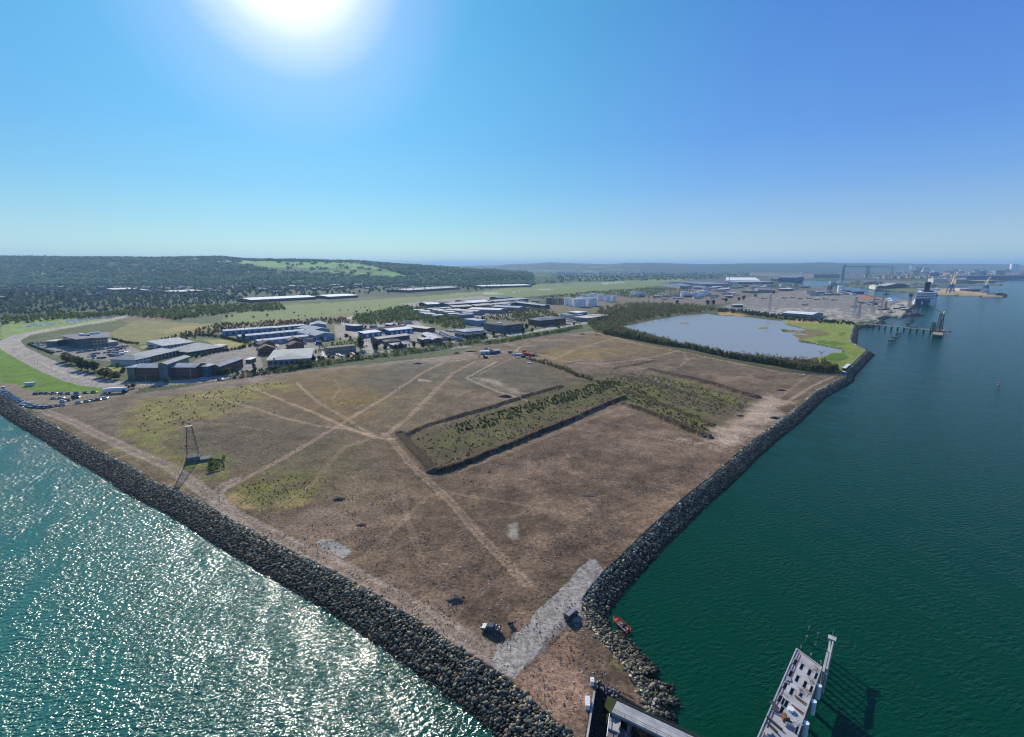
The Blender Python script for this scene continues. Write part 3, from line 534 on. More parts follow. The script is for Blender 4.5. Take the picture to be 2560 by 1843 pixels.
def grit(name, n, lo, hi, cols, label, seed, ymax=330):
    r = np.random.default_rng(seed); site = np.vstack([W([(180,1040),(560,1000),(1000,1000),(1700,1060),(1880,1090)]), W([(1794,1179),(1676,1276),(1544,1400),(1478,1468),(1457,1527),(1501,1603),(1580,1685),(1496,1705),(1463,1843),(1400,1800),(1280,1695),(1063,1555),(858,1435),(669,1338),(512,1250),(323,1155)])])
    P = []; 
    while len(P) < n:
        q = scatter(site, n, r); cl = fbm(q[:, 0]/6, q[:, 1]/6, 201+seed, 3); q = q[(r.random(len(q)) < ss(.42, .62, cl)) & (r.random(len(q)) < (110/q[:, 1])**1.2)]; P += list(q)
    P = np.array(P[:n]); s = r.uniform(lo, hi, n)*(1+P[:, 1]/400); O = np.array([(1, 0, 0), (0, 1, 0), (-1, 0, 0), (0, -1, 0), (0, 0, .7)]); F_ = np.array([(0, 1, 4), (1, 2, 4), (2, 3, 4), (3, 0, 4)])
    V = O[None]*s[:, None, None]*r.uniform(.6, 1.3, (n, 1, 3))+np.concatenate([P, np.full((n, 1), LAND+.12)], 1)[:, None]; c = np.array(cols)[r.integers(0, len(cols), n)]
    tag(link(name, np_mesh(name, V.reshape(-1, 3), (F_[None]+5*np.arange(n)[:, None, None]).reshape(-1, 3), MROCK, np.repeat(c, 5, 0))), label, 'stones', kind='stuff')
grit('pale_stones', 9000, .05, .16, [(.5, .45, .38), (.42, .35, .28), (.6, .56, .5)], 'pale stones and rubble flecks strewn over the cleared ground', 1); grit('dark_clods', 9000, .07, .22, [(.07, .05, .035), (.10, .075, .05), (.05, .04, .03)], 'dark soil clods strewn over the cleared ground', 2)

# ================================================================== GREENERY
def clump_arrays(blobs, nper, size, seed=0, flat=.75, bottom=.0):
    """leaf-sized quads spread through ellipsoid blobs (x,y,z,rx,rz)"""
    r = np.random.default_rng(seed); B = np.asarray(blobs, float); n = len(B); tot = n*nper
    bi = np.repeat(np.arange(n), nper); d = r.normal(size=(tot, 3)); d /= np.linalg.norm(d, axis=1)[:, None]
    rad = r.uniform(.45, 1.0, tot)**.6; rad *= 1+.25*np.sin(d[:, 0]*4+bi)*np.cos(d[:, 1]*3+bi*2)
    c = B[bi, :3]+d*rad[:, None]*np.stack([B[bi, 3], B[bi, 3], B[bi, 4]], 1)
    nn = d+r.normal(size=(tot, 3))*.55; nn[:, 2] += .35; nn /= np.linalg.norm(nn, axis=1)[:, None]
    t = np.cross(nn, r.normal(size=(tot, 3))); t /= np.linalg.norm(t, axis=1)[:, None]; u = np.cross(nn, t)
    s = (size if np.isscalar(size) else np.asarray(size)[bi])*r.uniform(.6, 1.35, tot); s1 = (s*r.uniform(.6, 1.1, tot))[:, None]; s = s[:, None]
    V = np.stack([c-t*s-u*s1, c+t*s-u*s1*.6, c+t*s*.8+u*s1, c-t*s*.7+u*s1*.8], 1).reshape(-1, 3)
    return V, np.arange(tot*4).reshape(-1, 4)
def leaf_mesh(name, blobs, nper, size, m, seed=0):
    V, Fq = clump_arrays(blobs, nper, size, seed); return np_mesh(name, V, Fq, M[m])
def tree_proto(h, r, m, seed, kind='round', q=30, size=.52):
    rr = random.Random(seed); bl = []
    if kind == 'round':
        for i in range(14): a = rr.uniform(0, 6.3); d = r*rr.uniform(.1, .62); bl.append((d*cos(a), d*sin(a), h*rr.uniform(.26, .80), r*rr.uniform(.42, .62), r*rr.uniform(.36, .55)))
        bl.append((0, 0, h*.9, r*.4, r*.32))
    elif kind == 'cone':
        for i in range(10): k = i/9; a = rr.uniform(0, 6.3); bl.append((r*.2*cos(a), r*.2*sin(a), h*(.16+.78*k), r*(1-.78*k)*.8, h*.1))
    else:                                   # spreading bush
        for i in range(9): a = rr.uniform(0, 6.3); d = r*rr.uniform(.0, .7); bl.append((d*cos(a), d*sin(a), h*rr.uniform(.3, .62), r*rr.uniform(.35, .5), h*rr.uniform(.28, .4)))
    t = MB().bar((0, 0, -.3), (r*.05, 0, h*.62), .035*h, 6, r2=.015*h)
    for i in range(5): a = i*1.3; t.bar((0, 0, h*(.22+.07*i)), (r*.6*cos(a), r*.6*sin(a), h*(.5+.08*i)), .014*h, 4, r2=.005*h)
    return leaf_mesh('crown', bl, q, size, m, seed), t.mesh('trunk', M['bark'])
TP = {}
for nm, a in dict(oak=(7, 3.2, 'leaf_green', 1), fresh=(6, 2.8, 'leaf_fresh', 2), olive=(7, 3.4, 'leaf_olive', 3), dark=(9, 3.4, 'leaf_dark', 4), pine=(12, 5, 'leaf_dark', 5), scrub=(5, 2.6, 'leaf_olive', 6, 'bush'), bare=(6, 2.6, 'leaf_brown', 7), bushg=(3, 2.0, 'leaf_green', 8, 'bush'), cone=(9, 2.6, 'leaf_dark', 9, 'cone')).items(): TP[nm] = tree_proto(*a)
def tree(kind, px, py, s, label, group=None, name='tree', z=LAND, sx=1., loc=None):
    loc = Vector(loc) if loc else G(px, py, z); loc = Vector((loc[0], loc[1], z)); cm, tm = TP[kind]
    o = empty(name, loc, random.uniform(0, 6.3), label, 'tree' if name == 'tree' else 'shrub', group)
    o.scale = (s*sx, s*sx, s); link('crown', cm, o); link('trunk', tm, o); return o
# single trees that stand out
for k, p, s, l in (('pine', z4(390, 850), 1.35, 'tall dark pine towering over the side road by the tan office'), ('dark', z4(640, 870), 1.25, 'big dark evergreen on the corner plot across from the tall pine'),
                   ('dark', z4(1360, 830), 1.0, 'dark round evergreen in front of the barn roofed hall'), ('cone', zM(735, 1090), 1.0, 'dark conical fir beside the car park entrance of the brick offices'),
                   ('oak', z5(1300, 915), 1.05, 'round leafy green tree in front of the white hipped office, the wider of two'), ('fresh', z5(1435, 900), 1.0, 'round fresh green tree right of its wider twin at the white hipped office'),
                   ('olive', z5(1845, 850), .8, 'small olive tree at the hedge left of the glass office'), ('dark', z5(2170, 820), 1.15, 'dark spreading tree at the right end of the glass office'),
                   ('dark', zM(1060, 990), .9, 'dark tree against the front wall of the hip roofed hall'), ('olive', zM(1480, 990), .9, 'olive tree at the right front corner of the hip roofed hall'),
                   ('dark', zM(1620, 560), .9, 'dark tree at the right end of the third white roofed shed'), ('dark', zM(250, 470), 1.1, 'dark tree at the left end of the first white roofed shed'), ('dark', zM(570, 570), 1.0, 'dark tree at the left end of the second white roofed shed'),
                   ('oak', zB(1640, 1000), .75, 'small green tree beside the brick office, leftmost of the three'), ('oak', zB(1720, 1000), .75, 'small green tree beside the brick office, middle of the three'), ('oak', zB(1820, 990), .85, 'green tree beside the brick office, tallest of the three'),
                   ('dark', z6(690, 740), .9, 'dark tree in front of the brown brick twin roofed office'), ('dark', z6(230, 790), 1.1, 'dark fir like tree left of the brown brick twin roofed office'),
                   ('dark', zP(385, 700), 1.4, 'big dark square clump of tree beyond the lake, left one'), ('dark', zP(470, 700), 1.5, 'big dark square clump of tree beyond the lake, right one'),
                   ('dark', zP(835, 640), 1.2, 'dark tree left of a pair at the edge of the grey port yard'), ('dark', zP(905, 625), 1.4, 'dark tree right of a pair at the edge of the grey port yard'), ('dark', zP(650, 660), 1.3, 'dark tree at the near end of the row by the grey port yard'), ('dark', zP(1325, 545), 1.5, 'dark tree right of the long grey warehouse at the port'),
                   ('dark', zP(1068, 590), 1.1, 'dark tree standing between port warehouses'), ('dark', zF(685, 500), 1.2, 'single dark tree right of the tank farm sheds'),
                   ('olive', z4(250, 870), .6, 'small olive tree behind the tan office'), ('bushg', z4(160, 640), 1.4, 'green bush on the waste plot beside the grey stepped shed'), ('fresh', zM(1790, 580), .95, 'fresh green bushy tree in front of the grey stepped shed')):
    tree(k, *p, s, l)
# big dark shade trees beside the road bend
for k, p, s, l in (('scrub', zL(1160, 740), 1.9, 'broad olive tree beside the road bend, leftmost of the roadside clump'), ('scrub', zL(1260, 775), 1.85, 'second broad olive tree of the clump beside the road bend'), ('scrub', zL(1370, 790), 1.6, 'third, smaller olive tree of the clump beside the road bend'),
                   ('dark', zL(1450, 880), 1.1, 'dark tree with a long shadow over the wide road, left one'), ('dark', zL(1560, 900), 1.05, 'dark tree with a long shadow over the wide road, middle one'), ('dark', zL(1680, 920), 1.1, 'dark tree with a long shadow over the wide road, right one'),
                   ('scrub', zL(1810, 1010), 1.5, 'brownish bushy tree left of the brick office, nearest the road'), ('scrub', zL(1930, 1040), 1.6, 'brownish bushy tree left of the brick office, middle of the row'), ('scrub', zL(2040, 1060), 1.4, 'brownish bushy tree touching the brick office corner')):
    tree(k, *p, s, l, sx=1.25)
def wood(name, pts, n, hh, m, label, seed, q=30, size=.8, asp=.6, cat='woodland'):
    r = np.random.default_rng(seed); P = scatter(W(pts), n, r); h = hh*r.uniform(.55, 1.25, n)
    bl = []; sz = []
    for (x, y), k in zip(P, h):
        for j in range(2):
            a = r.uniform(0, 6.3); d = k*asp*.35*j; bl.append((x+d*cos(a), y+d*sin(a), LAND+k*(.45 if j == 0 else .62), k*asp*(.62 if j == 0 else .42), k*.42)); sz.append(size*(.7+.3*k/hh))
    V, Fq = clump_arrays(bl, q//2, np.array(sz), seed); V = V[:].reshape(-1, 4, 3); V = V[V[:, :, 2].min(1) > LAND-.6].reshape(-1, 3); Fq = np.arange(len(V)).reshape(-1, 4); return tag(link(name, np_mesh(name, V, Fq, M[m])), label, cat, kind='stuff')
# strip of young trees along the lake: the ones in front one by one
strip = [(1508,836),(1560,845),(1613,856),(1670,865),(1726,873),(1780,886),(1839,898),(1880,904),(1923,911),(1965,919),(2008,927),(2060,930),(2095,930)]
back = [(1500,822),(1560,826),(1620,842),(1720,868),(1850,893),(1990,905),(2060,912),(2080,920)]
SB = {}
for i in range(8):
    rr = random.Random(i); h = 1; bl = [(.28*cos(a*2.1)*rr.random(), .28*sin(a*2.1)*rr.random(), .2+.13*a, .26, .2) for a in range(6)]
    SB[i] = leaf_mesh('shrub', bl, 26, .075, ('leaf_olive', 'leaf_brown', 'leaf_green', 'leaf_olive')[i % 4], i)
r = np.random.default_rng(5); A1, B1 = W(strip), W(back)
def along(pl, t):
    seg = np.linalg.norm(np.diff(pl, axis=0), axis=1); cum = np.concatenate([[0], np.cumsum(seg)])/seg.sum(); k = min(np.searchsorted(cum, t, 'right')-1, len(seg)-1); f = (t-cum[k])/(cum[k+1]-cum[k]); return pl[k]*(1-f)+pl[k+1]*f
for i in range(150):
    t = (i+r.uniform(0, 1))/150; p = along(A1, t)*(1-.16*r.random())+along(B1, t)*.0+(along(B1, t)-along(A1, t))*.25*r.random()
    p = along(A1, t)+(along(B1, t)-along(A1, t))*.22*r.random()
    o = link('young_tree', SB[i % 8], None, (p[0], p[1], LAND), r.uniform(0, 6.3)); s = r.uniform(4.2, 7.2)*(1+.3*(t < .3)); o.scale = (s, s, s)
    tag(o, 'bushy half bare young tree in the front row between bare site and lake', 'tree', 'front row of young trees along the lake')
wood('lakeside_trees', strip+back[::-1], 620, 6.2, 'leaf_olive', 'dense olive young trees filling the strip between site and lake', 3, q=60, size=.36, asp=.42)
wood('lakeside_trees', strip+back[::-1], 420, 6.6, 'leaf_brown', 'half bare brownish young trees mixed into the strip beside the lake', 4, q=50, size=.3, asp=.4)
wood('woodland', [(1480,800),(1500,775),(1560,762),(1640,760),(1730,765),(1795,774),(1765,782),(1700,786),(1627,799),(1565,812),(1545,828),(1490,828),(1465,812)], 900, 7.5, 'leaf_olive', 'olive wood closing off the far left end of the lake', 5, q=46, size=.62)
wood('woodland', [(1480,800),(1560,770),(1700,768),(1690,782),(1565,808),(1490,822)], 250, 7, 'leaf_brown', 'brownish trees inside the wood at the far left end of the lake', 6, q=40, size=.6)
wood('scrub_belt', [(1795,772),(1850,775),(1960,790),(2080,802),(2138,808),(2135,813),(2050,808),(1960,800),(1850,785),(1795,781)], 420, 3.6, 'leaf_dark', 'dark scrub belt between the lake and the port yard', 7, q=40, size=.6)
wood('thicket', [(890,790),(960,778),(1000,768),(1060,768),(1120,790),(1160,800),(1190,812),(1150,824),(1110,822),(1090,812),(1040,802),(960,812),(905,812),(880,806)], 900, 6, 'leaf_green', 'green thicket behind the blue industrial units', 8, q=46, size=.65)
wood('gorse', [(1205,785),(1260,775),(1320,780),(1340,800),(1300,805),(1230,800)], 260, 3.6, 'leaf_brown', 'gorse and bramble patch behind the glass office', 9, q=36, size=.5)
wood('thicket', [(1260,772),(1360,772),(1400,795),(1340,806),(1300,800)], 240, 5.5, 'leaf_olive', 'olive thicket left of the brown brick twin roofed office', 10, q=44, size=.6)
wood('scrub', [(1340,745),(1480,728),(1700,718),(1760,735),(1640,748),(1500,742),(1400,755)], 700, 4, 'leaf_green', 'low green scrub between airfield and white tanks', 11, q=24, size=.9)
wood('scrub', [(0,795),(300,780),(440,770),(560,765),(700,760),(715,775),(560,785),(450,800),(380,795),(300,790),(150,800),(0,815)], 1100, 6.5, 'leaf_green', 'green willow scrub between creek and airfield grass', 12, q=36, size=.85)
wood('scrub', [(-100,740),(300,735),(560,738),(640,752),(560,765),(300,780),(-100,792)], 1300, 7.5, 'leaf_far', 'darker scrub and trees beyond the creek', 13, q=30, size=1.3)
wood('scrub', [(400,850),(540,812),(600,808),(860,795),(880,808),(780,814),(600,822),(540,835),(420,860)], 500, 3.6, 'leaf_brown', 'brown scrub behind the white roofed sheds', 14, q=40, size=.5)
wood('waste_ground_scrub', [(780,885),(800,868),(880,850),(905,862),(890,872),(820,880)], 120, 2.6, 'leaf_green', 'low green scrub on the waste plot between shed and tan office', 15, q=40, size=.35)
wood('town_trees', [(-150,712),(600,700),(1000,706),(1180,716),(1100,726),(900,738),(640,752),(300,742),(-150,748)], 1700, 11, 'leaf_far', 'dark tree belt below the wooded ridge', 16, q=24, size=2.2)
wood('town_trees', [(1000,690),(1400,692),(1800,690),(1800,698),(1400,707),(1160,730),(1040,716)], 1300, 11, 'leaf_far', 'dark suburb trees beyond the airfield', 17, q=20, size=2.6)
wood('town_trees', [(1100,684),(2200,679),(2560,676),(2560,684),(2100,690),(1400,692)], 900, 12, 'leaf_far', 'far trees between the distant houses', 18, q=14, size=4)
# trees on the ridge
def on_hill(n, lo, hi, x0, x1, hh, seed):
    r = np.random.default_rng(seed); y = r.uniform(lo, hi, n); px = r.uniform(x0, x1, n); x = (px-1280)/F*y*cos(PITCH); P = np.stack([x, y], 1); z, _ = height(P)
    py = 921.5-F*((z-H)*cos(PITCH)+y*sin(PITCH))/(y*cos(PITCH)-(z-H)*sin(PITCH)); fm = inside(np.stack([px, py], 1), np.array([(520,652),(900,657),(1035,693),(900,690),(700,676),(600,662)], float))
    keep = ~fm | (r.random(n) < .08); return P[keep], z[keep]
bl = []; P_, z_ = on_hill(7800, 2350, 4350, -200, 1330, 10, 19)
for (x, y), z in zip(P_, z_): bl.append((x, y, z+4, random.uniform(12, 26), random.uniform(5, 8)))
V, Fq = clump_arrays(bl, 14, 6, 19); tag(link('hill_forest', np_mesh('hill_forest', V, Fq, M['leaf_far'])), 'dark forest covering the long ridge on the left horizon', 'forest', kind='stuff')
# hedges and roadside shrubs
def hedge(name, pts, wd, hh, m, label, seed, dens=1., size=.42, group=None):
    pl = W(pts); Lh = np.linalg.norm(np.diff(pl, axis=0), axis=1).sum(); n = int(Lh/1.6*dens); r = np.random.default_rng(seed); bl = []
    for i in range(n):
        p = along(pl, (i+r.random())/n); d = r.normal(size=2)*wd*.28; k = hh*r.uniform(.7, 1.25); bl.append((p[0]+d[0], p[1]+d[1], LAND+k*.5, wd*.3, k*.55))
    V, Fq = clump_arrays(bl, 30, size, seed); return tag(link(name, np_mesh(name, V, Fq, M[m])), label, 'hedge', group)
hedge('hedge', [(700,930),(800,913),(880,901),(940,893),(1020,883),(1100,872),(1170,860),(1200,854)], 7, 4.4, 'leaf_green', 'long tall green hedge between estate road and bare site', 31, 1.5)
hedge('hedge', [(1212,860),(1260,854),(1320,842),(1400,830),(1450,818)], 7, 4.2, 'leaf_green', 'tall green hedge right of the gap by the site cabins', 32, 1.5)
hedge('hedge', [(575,946),(620,940),(700,931)], 6, 2.6, 'leaf_olive', 'loose olive hedge in front of the hip roofed hall', 33, 1.)
hedge('hedge', [zB(1170, 720), zB(1400, 700), zB(1650, 640), zB(2020, 580)], 4, 3, 'leaf_dark', 'dark clipped hedge between the pale school blocks and the car park', 34, 1.4)
hedge('hedge', [zB(2060, 560), zM(500, 700), zM(780, 640)], 4, 3, 'leaf_dark', 'dark clipped hedge behind the empty car park', 35, 1.4)
hedge('hedge', [zM(390, 1130), zM(520, 1110), zM(700, 1090), zM(900, 1060), zM(1300, 1010), zM(1900, 920)], 4.5, 3, 'leaf_dark', 'dark hedge along the road in front of the hip roofed hall', 36, 1.2)
hedge('hedge', [z4(860, 880), z4(1000, 870), z4(1250, 840)], 5, 2.6, 'leaf_dark', 'dark hedge in front of the brown bungalows', 37, 1.2)
hedge('hedge', [z4(1400, 800), z4(1600, 790), z4(1820, 760)], 5, 3.6, 'leaf_olive', 'olive shrub bank in front of the barn roofed hall', 38, 1.2)
hedge('hedge', [z5(1010, 960), z5(1200, 940), z5(1560, 900)], 4, 2.4, 'leaf_dark', 'dark hedge in front of the white hipped office', 39, 1.2)
hedge('hedge', [z5(1650, 880), z5(1880, 850)], 4, 2.6, 'leaf_green', 'short green hedge left of the glass office', 40, 1.2)
hedge('hedge', [zL(490, 430), zL(700, 415), zL(960, 395)], 3, 1.8, 'leaf_dark', 'dark hedge behind the left car park of the tan office', 41, 1.)
hedge('hedge', [zL(500, 440), zL(700, 520), zL(930, 610)], 2.5, 1.6, 'leaf_dark', 'dark hedge between the tan office car park and the road verge', 42, 1.)
hedge('hedge', [zB(1150, 390), zB(1380, 370), zB(1700, 400), zB(2000, 470), zB(2160, 500)], 4, 3.4, 'leaf_dark', 'dark hedge round the lawn behind the school blocks', 43, 1.2)
hedge('hedge', [zB(0, 430), zB(270, 500), zB(420, 510)], 3, 2.4, 'leaf_dark', 'dark hedge behind the right car park of the tan office', 44, 1.)
hedge('hedge', [(1318,898),(1360,908),(1400,920),(1440,938),(1480,950)], 5, 2.8, 'leaf_olive', 'straggling olive shrub row running from the site plant to the banks', 45, 1.)
for i, (a, b, s) in enumerate(((352,955,1.0),(380,952,.6),(418,958,1.5),(455,950,.8),(470,948,1.1),(498,943,1.2),(520,941,.9),(548,938,1.1),(565,935,.8),(320,975,1.4),(335,970,1.3),(310,982,.9))):
    tree('scrub', a, b, s*.62, 'low olive roadside bush on the verge between road and bare site', 'roadside bushes on the verge', 'shrub')
# planting between the buildings: each tree a copy of one of a few
def planting(polyg, n, kinds, lo, hi, label, group, seed):
    r = random.Random(seed); P = scatter(W(polyg), n, np.random.default_rng(seed))
    for x, y in P: tree(r.choice(kinds), 0, 0, r.uniform(lo, hi), label, group, loc=(x, y))
planting([(640,938),(800,912),(905,895),(905,888),(800,900),(640,926)], 26, ['bushg', 'olive', 'scrub'], .5, .9, 'small tree in the shrubbery between estate road and hip roofed hall', 'trees along the front of the estate', 61)
planting([(920,882),(1100,862),(1100,852),(1000,862),(930,872)], 18, ['oak', 'dark', 'scrub'], .45, .8, 'small tree on the plots of bungalows and barn roofed hall', 'trees around the bungalows', 62)
planting([(1120,858),(1260,840),(1340,824),(1340,814),(1240,828),(1120,848)], 22, ['oak', 'olive', 'bushg', 'dark'], .45, .9, 'small tree on the verge of the glass and hipped offices', 'trees before the glass offices', 63)
planting([(820,865),(920,848),(915,820),(870,800),(860,812),(840,850)], 16, ['bushg', 'oak', 'scrub'], .5, .9, 'green bush beside the side road or waste plot', 'bushes beside the side road', 64)
planting([(1340,806),(1420,800),(1480,800),(1480,812),(1400,822),(1330,830)], 18, ['scrub', 'olive', 'oak'], .5, .9, 'small tree around the twin roofed office', 'trees around the twin roofed office', 65)
planting([(1150,790),(1230,800),(1200,812),(1150,806),(1060,800),(1070,790)], 20, ['fresh', 'oak', 'olive'], .6, 1., 'green tree between office court and glass office', 'trees between the office plots', 66)
planting([(300,905),(330,925),(310,945),(250,940),(270,915)], 9, ['scrub', 'bushg'], .6, 1., 'bush on the lawn left of the brick office', 'bushes left of the brick office', 67)
planting([(0,735),(250,722),(560,724),(900,716),(900,724),(560,742),(250,748),(0,765)], 40, ['oak', 'fresh', 'olive', 'dark'], 1.2, 2.2, 'large tree standing out in the wooded plain below the ridge', 'larger trees of the wooded plain', 68)
planting([(560,790),(900,770),(1100,752),(1100,757),(900,782),(560,806)], 26, ['scrub', 'bushg'], .5, 1.1, 'lone dark bush on the open grass behind the estate', 'lone bushes on the open grass', 69)
# scrub tufts on the site: countless
wood('scrub_tufts', [(1130,1065),(1230,1035),(1400,985),(1500,955),(1560,955),(1500,985),(1380,1015),(1230,1065),(1140,1085)], 420, 1.0, 'leaf_green', 'thick green scrub along the back of the banked plateau', 50, q=40, size=.3, asp=.8)
wood('scrub_tufts', [(1030,1090),(1400,975),(1555,985),(1500,1012),(1300,1095),(1090,1172)], 480, .5, 'leaf_brown', 'small tufts dotted over the banked plateau', 51, q=22, size=.2, asp=1.3)
wood('scrub_tufts', [(1480,950),(1560,955),(1660,1005),(1790,1060),(1760,1085),(1640,1035),(1540,985)], 420, .7, 'leaf_brown', 'bright green scrub on the second banked cell', 52, q=30, size=.24, asp=.9)
wood('scrub_tufts', [(1600,930),(1880,1000),(1850,1025),(1780,1040),(1500,950)], 800, .6, 'leaf_olive', 'low tufts on the far banked cell', 53, q=22, size=.22, asp=1.)
wood('scrub_tufts', [(360,1010),(480,985),(640,960),(720,955),(560,1030),(420,1080),(340,1090)], 160, .5, 'leaf_green', 'olive tussocks on the grassy corner by the car park', 54, q=24, size=.24, asp=1.)
wood('scrub_tufts', [(520,1150),(560,1145),(560,1170),(520,1185)], 30, 1.6, 'leaf_green', 'green bushes beside the pylon plinth', 55, q=40, size=.25, asp=.9)
wood('scrub_tufts', [(600,1215),(700,1185),(800,1200),(780,1240),(660,1265)], 90, .3, 'leaf_green', 'fresh green tussocks in the grass patch by the shore track', 56, q=24, size=.15, asp=1.)
wood('scrub_tufts', [(600,1050),(1000,1100),(1200,1290),(1400,1330),(1500,1230),(1300,1120),(1100,1200),(900,1120),(980,1000),(1400,940),(1100,930)], 160, .4, 'leaf_brown', 'tiny dry tufts scattered on the bare site', 57, q=16, size=.16, asp=1.1)

# ================================================================== BUILDINGS
UNIT = {}
def unit_box(m):
    if m not in UNIT: UNIT[m] = MB().box(0, 0, 0, 1, 1, 1).mesh('panel', M[m])
    return UNIT[m]
def frame(A, B, Cc, z):
    a, b, c = (np.array(G(*q, z)[:2]) for q in (A, B, Cc)); u = b-a; Lu = np.linalg.norm(u); u /= Lu; v = np.array([-u[1], u[0]]); D = (c-b) @ v
    if D < 0: v = -v; D = -D
    return a, u, v, Lu, D
def bldg(name, label, wings, cat='building', group=None):
    A0 = G(*wings[0][0], LAND+wings[0][3]); root = empty(name, (A0[0], A0[1], LAND), 0, label, cat, group); ox, oy = A0[0], A0[1]
    for wg in wings:
        A, B, Cc, h, style, wm, rm = wg[:7]; opt = wg[7] if len(wg) > 7 else {}
        a, u, v, Lu, D = frame(A, B, Cc, LAND+h); D = opt.get('depth', D); D = max(D, 4); Lu = max(Lu, 4)
        a = a-np.array([ox, oy]); P = lambda s, t, z: (a[0]+u[0]*s+v[0]*t, a[1]+u[1]*s+v[1]*t, z)
        rz = math.atan2(u[1], u[0]); z0 = opt.get('z0', 0); rise = opt.get('rise', {'gu': .16*D, 'gv': .16*Lu, 'hip': .17*min(D, Lu), 'mono': .1*D, 'flat': 0, 'barrel': .14*Lu}[style]); rise = min(rise, 6)
        base = -.5 if z0 == 0 else z0
        w_ = MB(); ow = opt.get('over', .5)
        ring0 = [P(0, 0, base), P(Lu, 0, base), P(Lu, D, base), P(0, D, base)]; ring1 = [P(0, 0, h), P(Lu, 0, h), P(Lu, D, h), P(0, D, h)]
        w_.loft([ring0, ring1]); r_ = MB(); o = ow
        if style == 'flat':
            w_ = MB().loft([ring0, ring1]); r_.loft([[P(-o, -o, h+.003), P(Lu+o, -o, h+.003), P(Lu+o, D+o, h+.003), P(-o, D+o, h+.003)], [P(-o, -o, h+.45), P(Lu+o, -o, h+.45), P(Lu+o, D+o, h+.45), P(-o, D+o, h+.45)]])
        else:
            if style == 'gu': top = [P(-o, -o, h), P(Lu+o, -o, h), P(Lu+o, D/2, h+rise), P(-o, D/2, h+rise), P(-o, D+o, h), P(Lu+o, D+o, h)]; fs = [(0, 1, 2, 3), (3, 2, 5, 4)]; gab = [(P(0, 0, h), P(0, D, h), P(0, D/2, h+rise-.1)), (P(Lu, 0, h), P(Lu, D, h), P(Lu, D/2, h+rise-.1))]
            elif style == 'gv': top = [P(-o, -o, h), P(-o, D+o, h), P(Lu/2, D+o, h+rise), P(Lu/2, -o, h+rise), P(Lu+o, -o, h), P(Lu+o, D+o, h)]; fs = [(0, 3, 2, 1), (3, 4, 5, 2)]; gab = [(P(0, 0, h), P(Lu, 0, h), P(Lu/2, 0, h+rise-.1)), (P(0, D, h), P(Lu, D, h), P(Lu/2, D, h+rise-.1))]
            elif style == 'hip':
                k = min(D, Lu)/2; 
                if Lu >= D: m1, m2 = P(k, D/2, h+rise), P(Lu-k, D/2, h+rise); fs = [(0, 1, 5, 4), (1, 2, 5), (2, 3, 4, 5), (3, 0, 4)]
                else: m1, m2 = P(Lu/2, k, h+rise), P(Lu/2, D-k, h+rise); fs = [(0, 1, 4), (1, 2, 5, 4), (2, 3, 5), (3, 0, 4, 5)]
                top = [P(-o, -o, h), P(Lu+o, -o, h), P(Lu+o, D+o, h), P(-o, D+o, h), m1, m2]; gab = []
            elif style == 'mono': top = [P(-o, -o, h), P(Lu+o, -o, h), P(Lu+o, D+o, h+rise), P(-o, D+o, h+rise)]; fs = [(0, 1, 2, 3)]; gab = [(P(0, 0, h), P(0, D, h), P(0, D, h+rise-.1)), (P(Lu, 0, h), P(Lu, D, h), P(Lu, D, h+rise-.1))]; w_.add([P(0, D, h), P(Lu, D, h), P(Lu, D, h+rise-.1), P(0, D, h+rise-.1)], [(0, 1, 2, 3)])
            elif style == 'barrel':
                n = 9; top = [P(-o+(Lu+2*o)*i/(n-1), t, h+rise*sin(pi*i/(n-1))) for t in (-o, D+o) for i in range(n)]; fs = [(i, i+1, n+i+1, n+i) for i in range(n-1)]
                w_.add([P(Lu*i/(n-1), 0, h+rise*sin(pi*i/(n-1))-.1) for i in range(n)]+[P(0, 0, h-.1), P(Lu, 0, h-.1)], [tuple(range(n))]); gab = []
            r_.add(top, fs); dn = [(x, y, z-.28) for x, y, z in top]; r_.add(dn, [tuple(reversed(f)) for f in fs])
            r_.add([top[i] for i in ((0, 1) if style != 'gv' else (0, 3, 4))]+[dn[i] for i in ((0, 1) if style != 'gv' else (0, 3, 4))], [(0, 1, 3, 2)] if style != 'gv' else [(0, 1, 4, 3), (1, 2, 5, 4)])
            for g_ in gab: w_.add(g_, [(0, 1, 2)])
        link('wall', w_.mesh('wall', M[wm]), root); link('roof', r_.mesh('roof', M[rm]), root)
        fl, nu, nv = opt.get('win', (0, 0, 0)); gm_ = opt.get('glass', 'glass')
        c = np.array([ox, oy])+a+u*Lu/2+v*D/2; right = (u @ (-c)) > 0
        for f_ in range(fl):
            zz = h*(f_+.55)/fl; hh = h/fl*.45
            for i in range(nu):
                o_ = link('window', unit_box(gm_), root, P(Lu*(i+.5)/nu, -.02, zz), rz); o_.scale = (Lu/nu*opt.get('ww', .6), .12, hh)
            for i in range(nv):
                o_ = link('window', unit_box(gm_), root, P(Lu+.02 if right else -.02, D*(i+.5)/nv, zz), rz); o_.scale = (.12, D/nv*opt.get('ww', .6), hh)
        if opt.get('skyl'):
            n = opt['skyl']
            for i in range(n):
                for s in (.25, .36) if i % 2 else (.16,):
                    o_ = link('skylight', unit_box('glass'), root, P(Lu*(i+.5)/n, D*s, h+rise*s*2+.1), rz); o_.scale = (Lu/n*.22, D*.06+.6, .12)
        for i in range(opt.get('doors', 0)):
            n = opt['doors']; o_ = link('door', unit_box(opt.get('doorm', 'wall_white')), root, P(Lu*(i+.5)/n, -.03, 2.), rz); o_.scale = (min(4., Lu/n*.5), .14, 4.)
        for i in range(opt.get('piers', 0)):
            n = opt['piers']; o_ = link('pier', unit_box('wall_white'), root, P(Lu*i/(n-1), -.2, h/2), rz); o_.scale = (.5, .4, h)
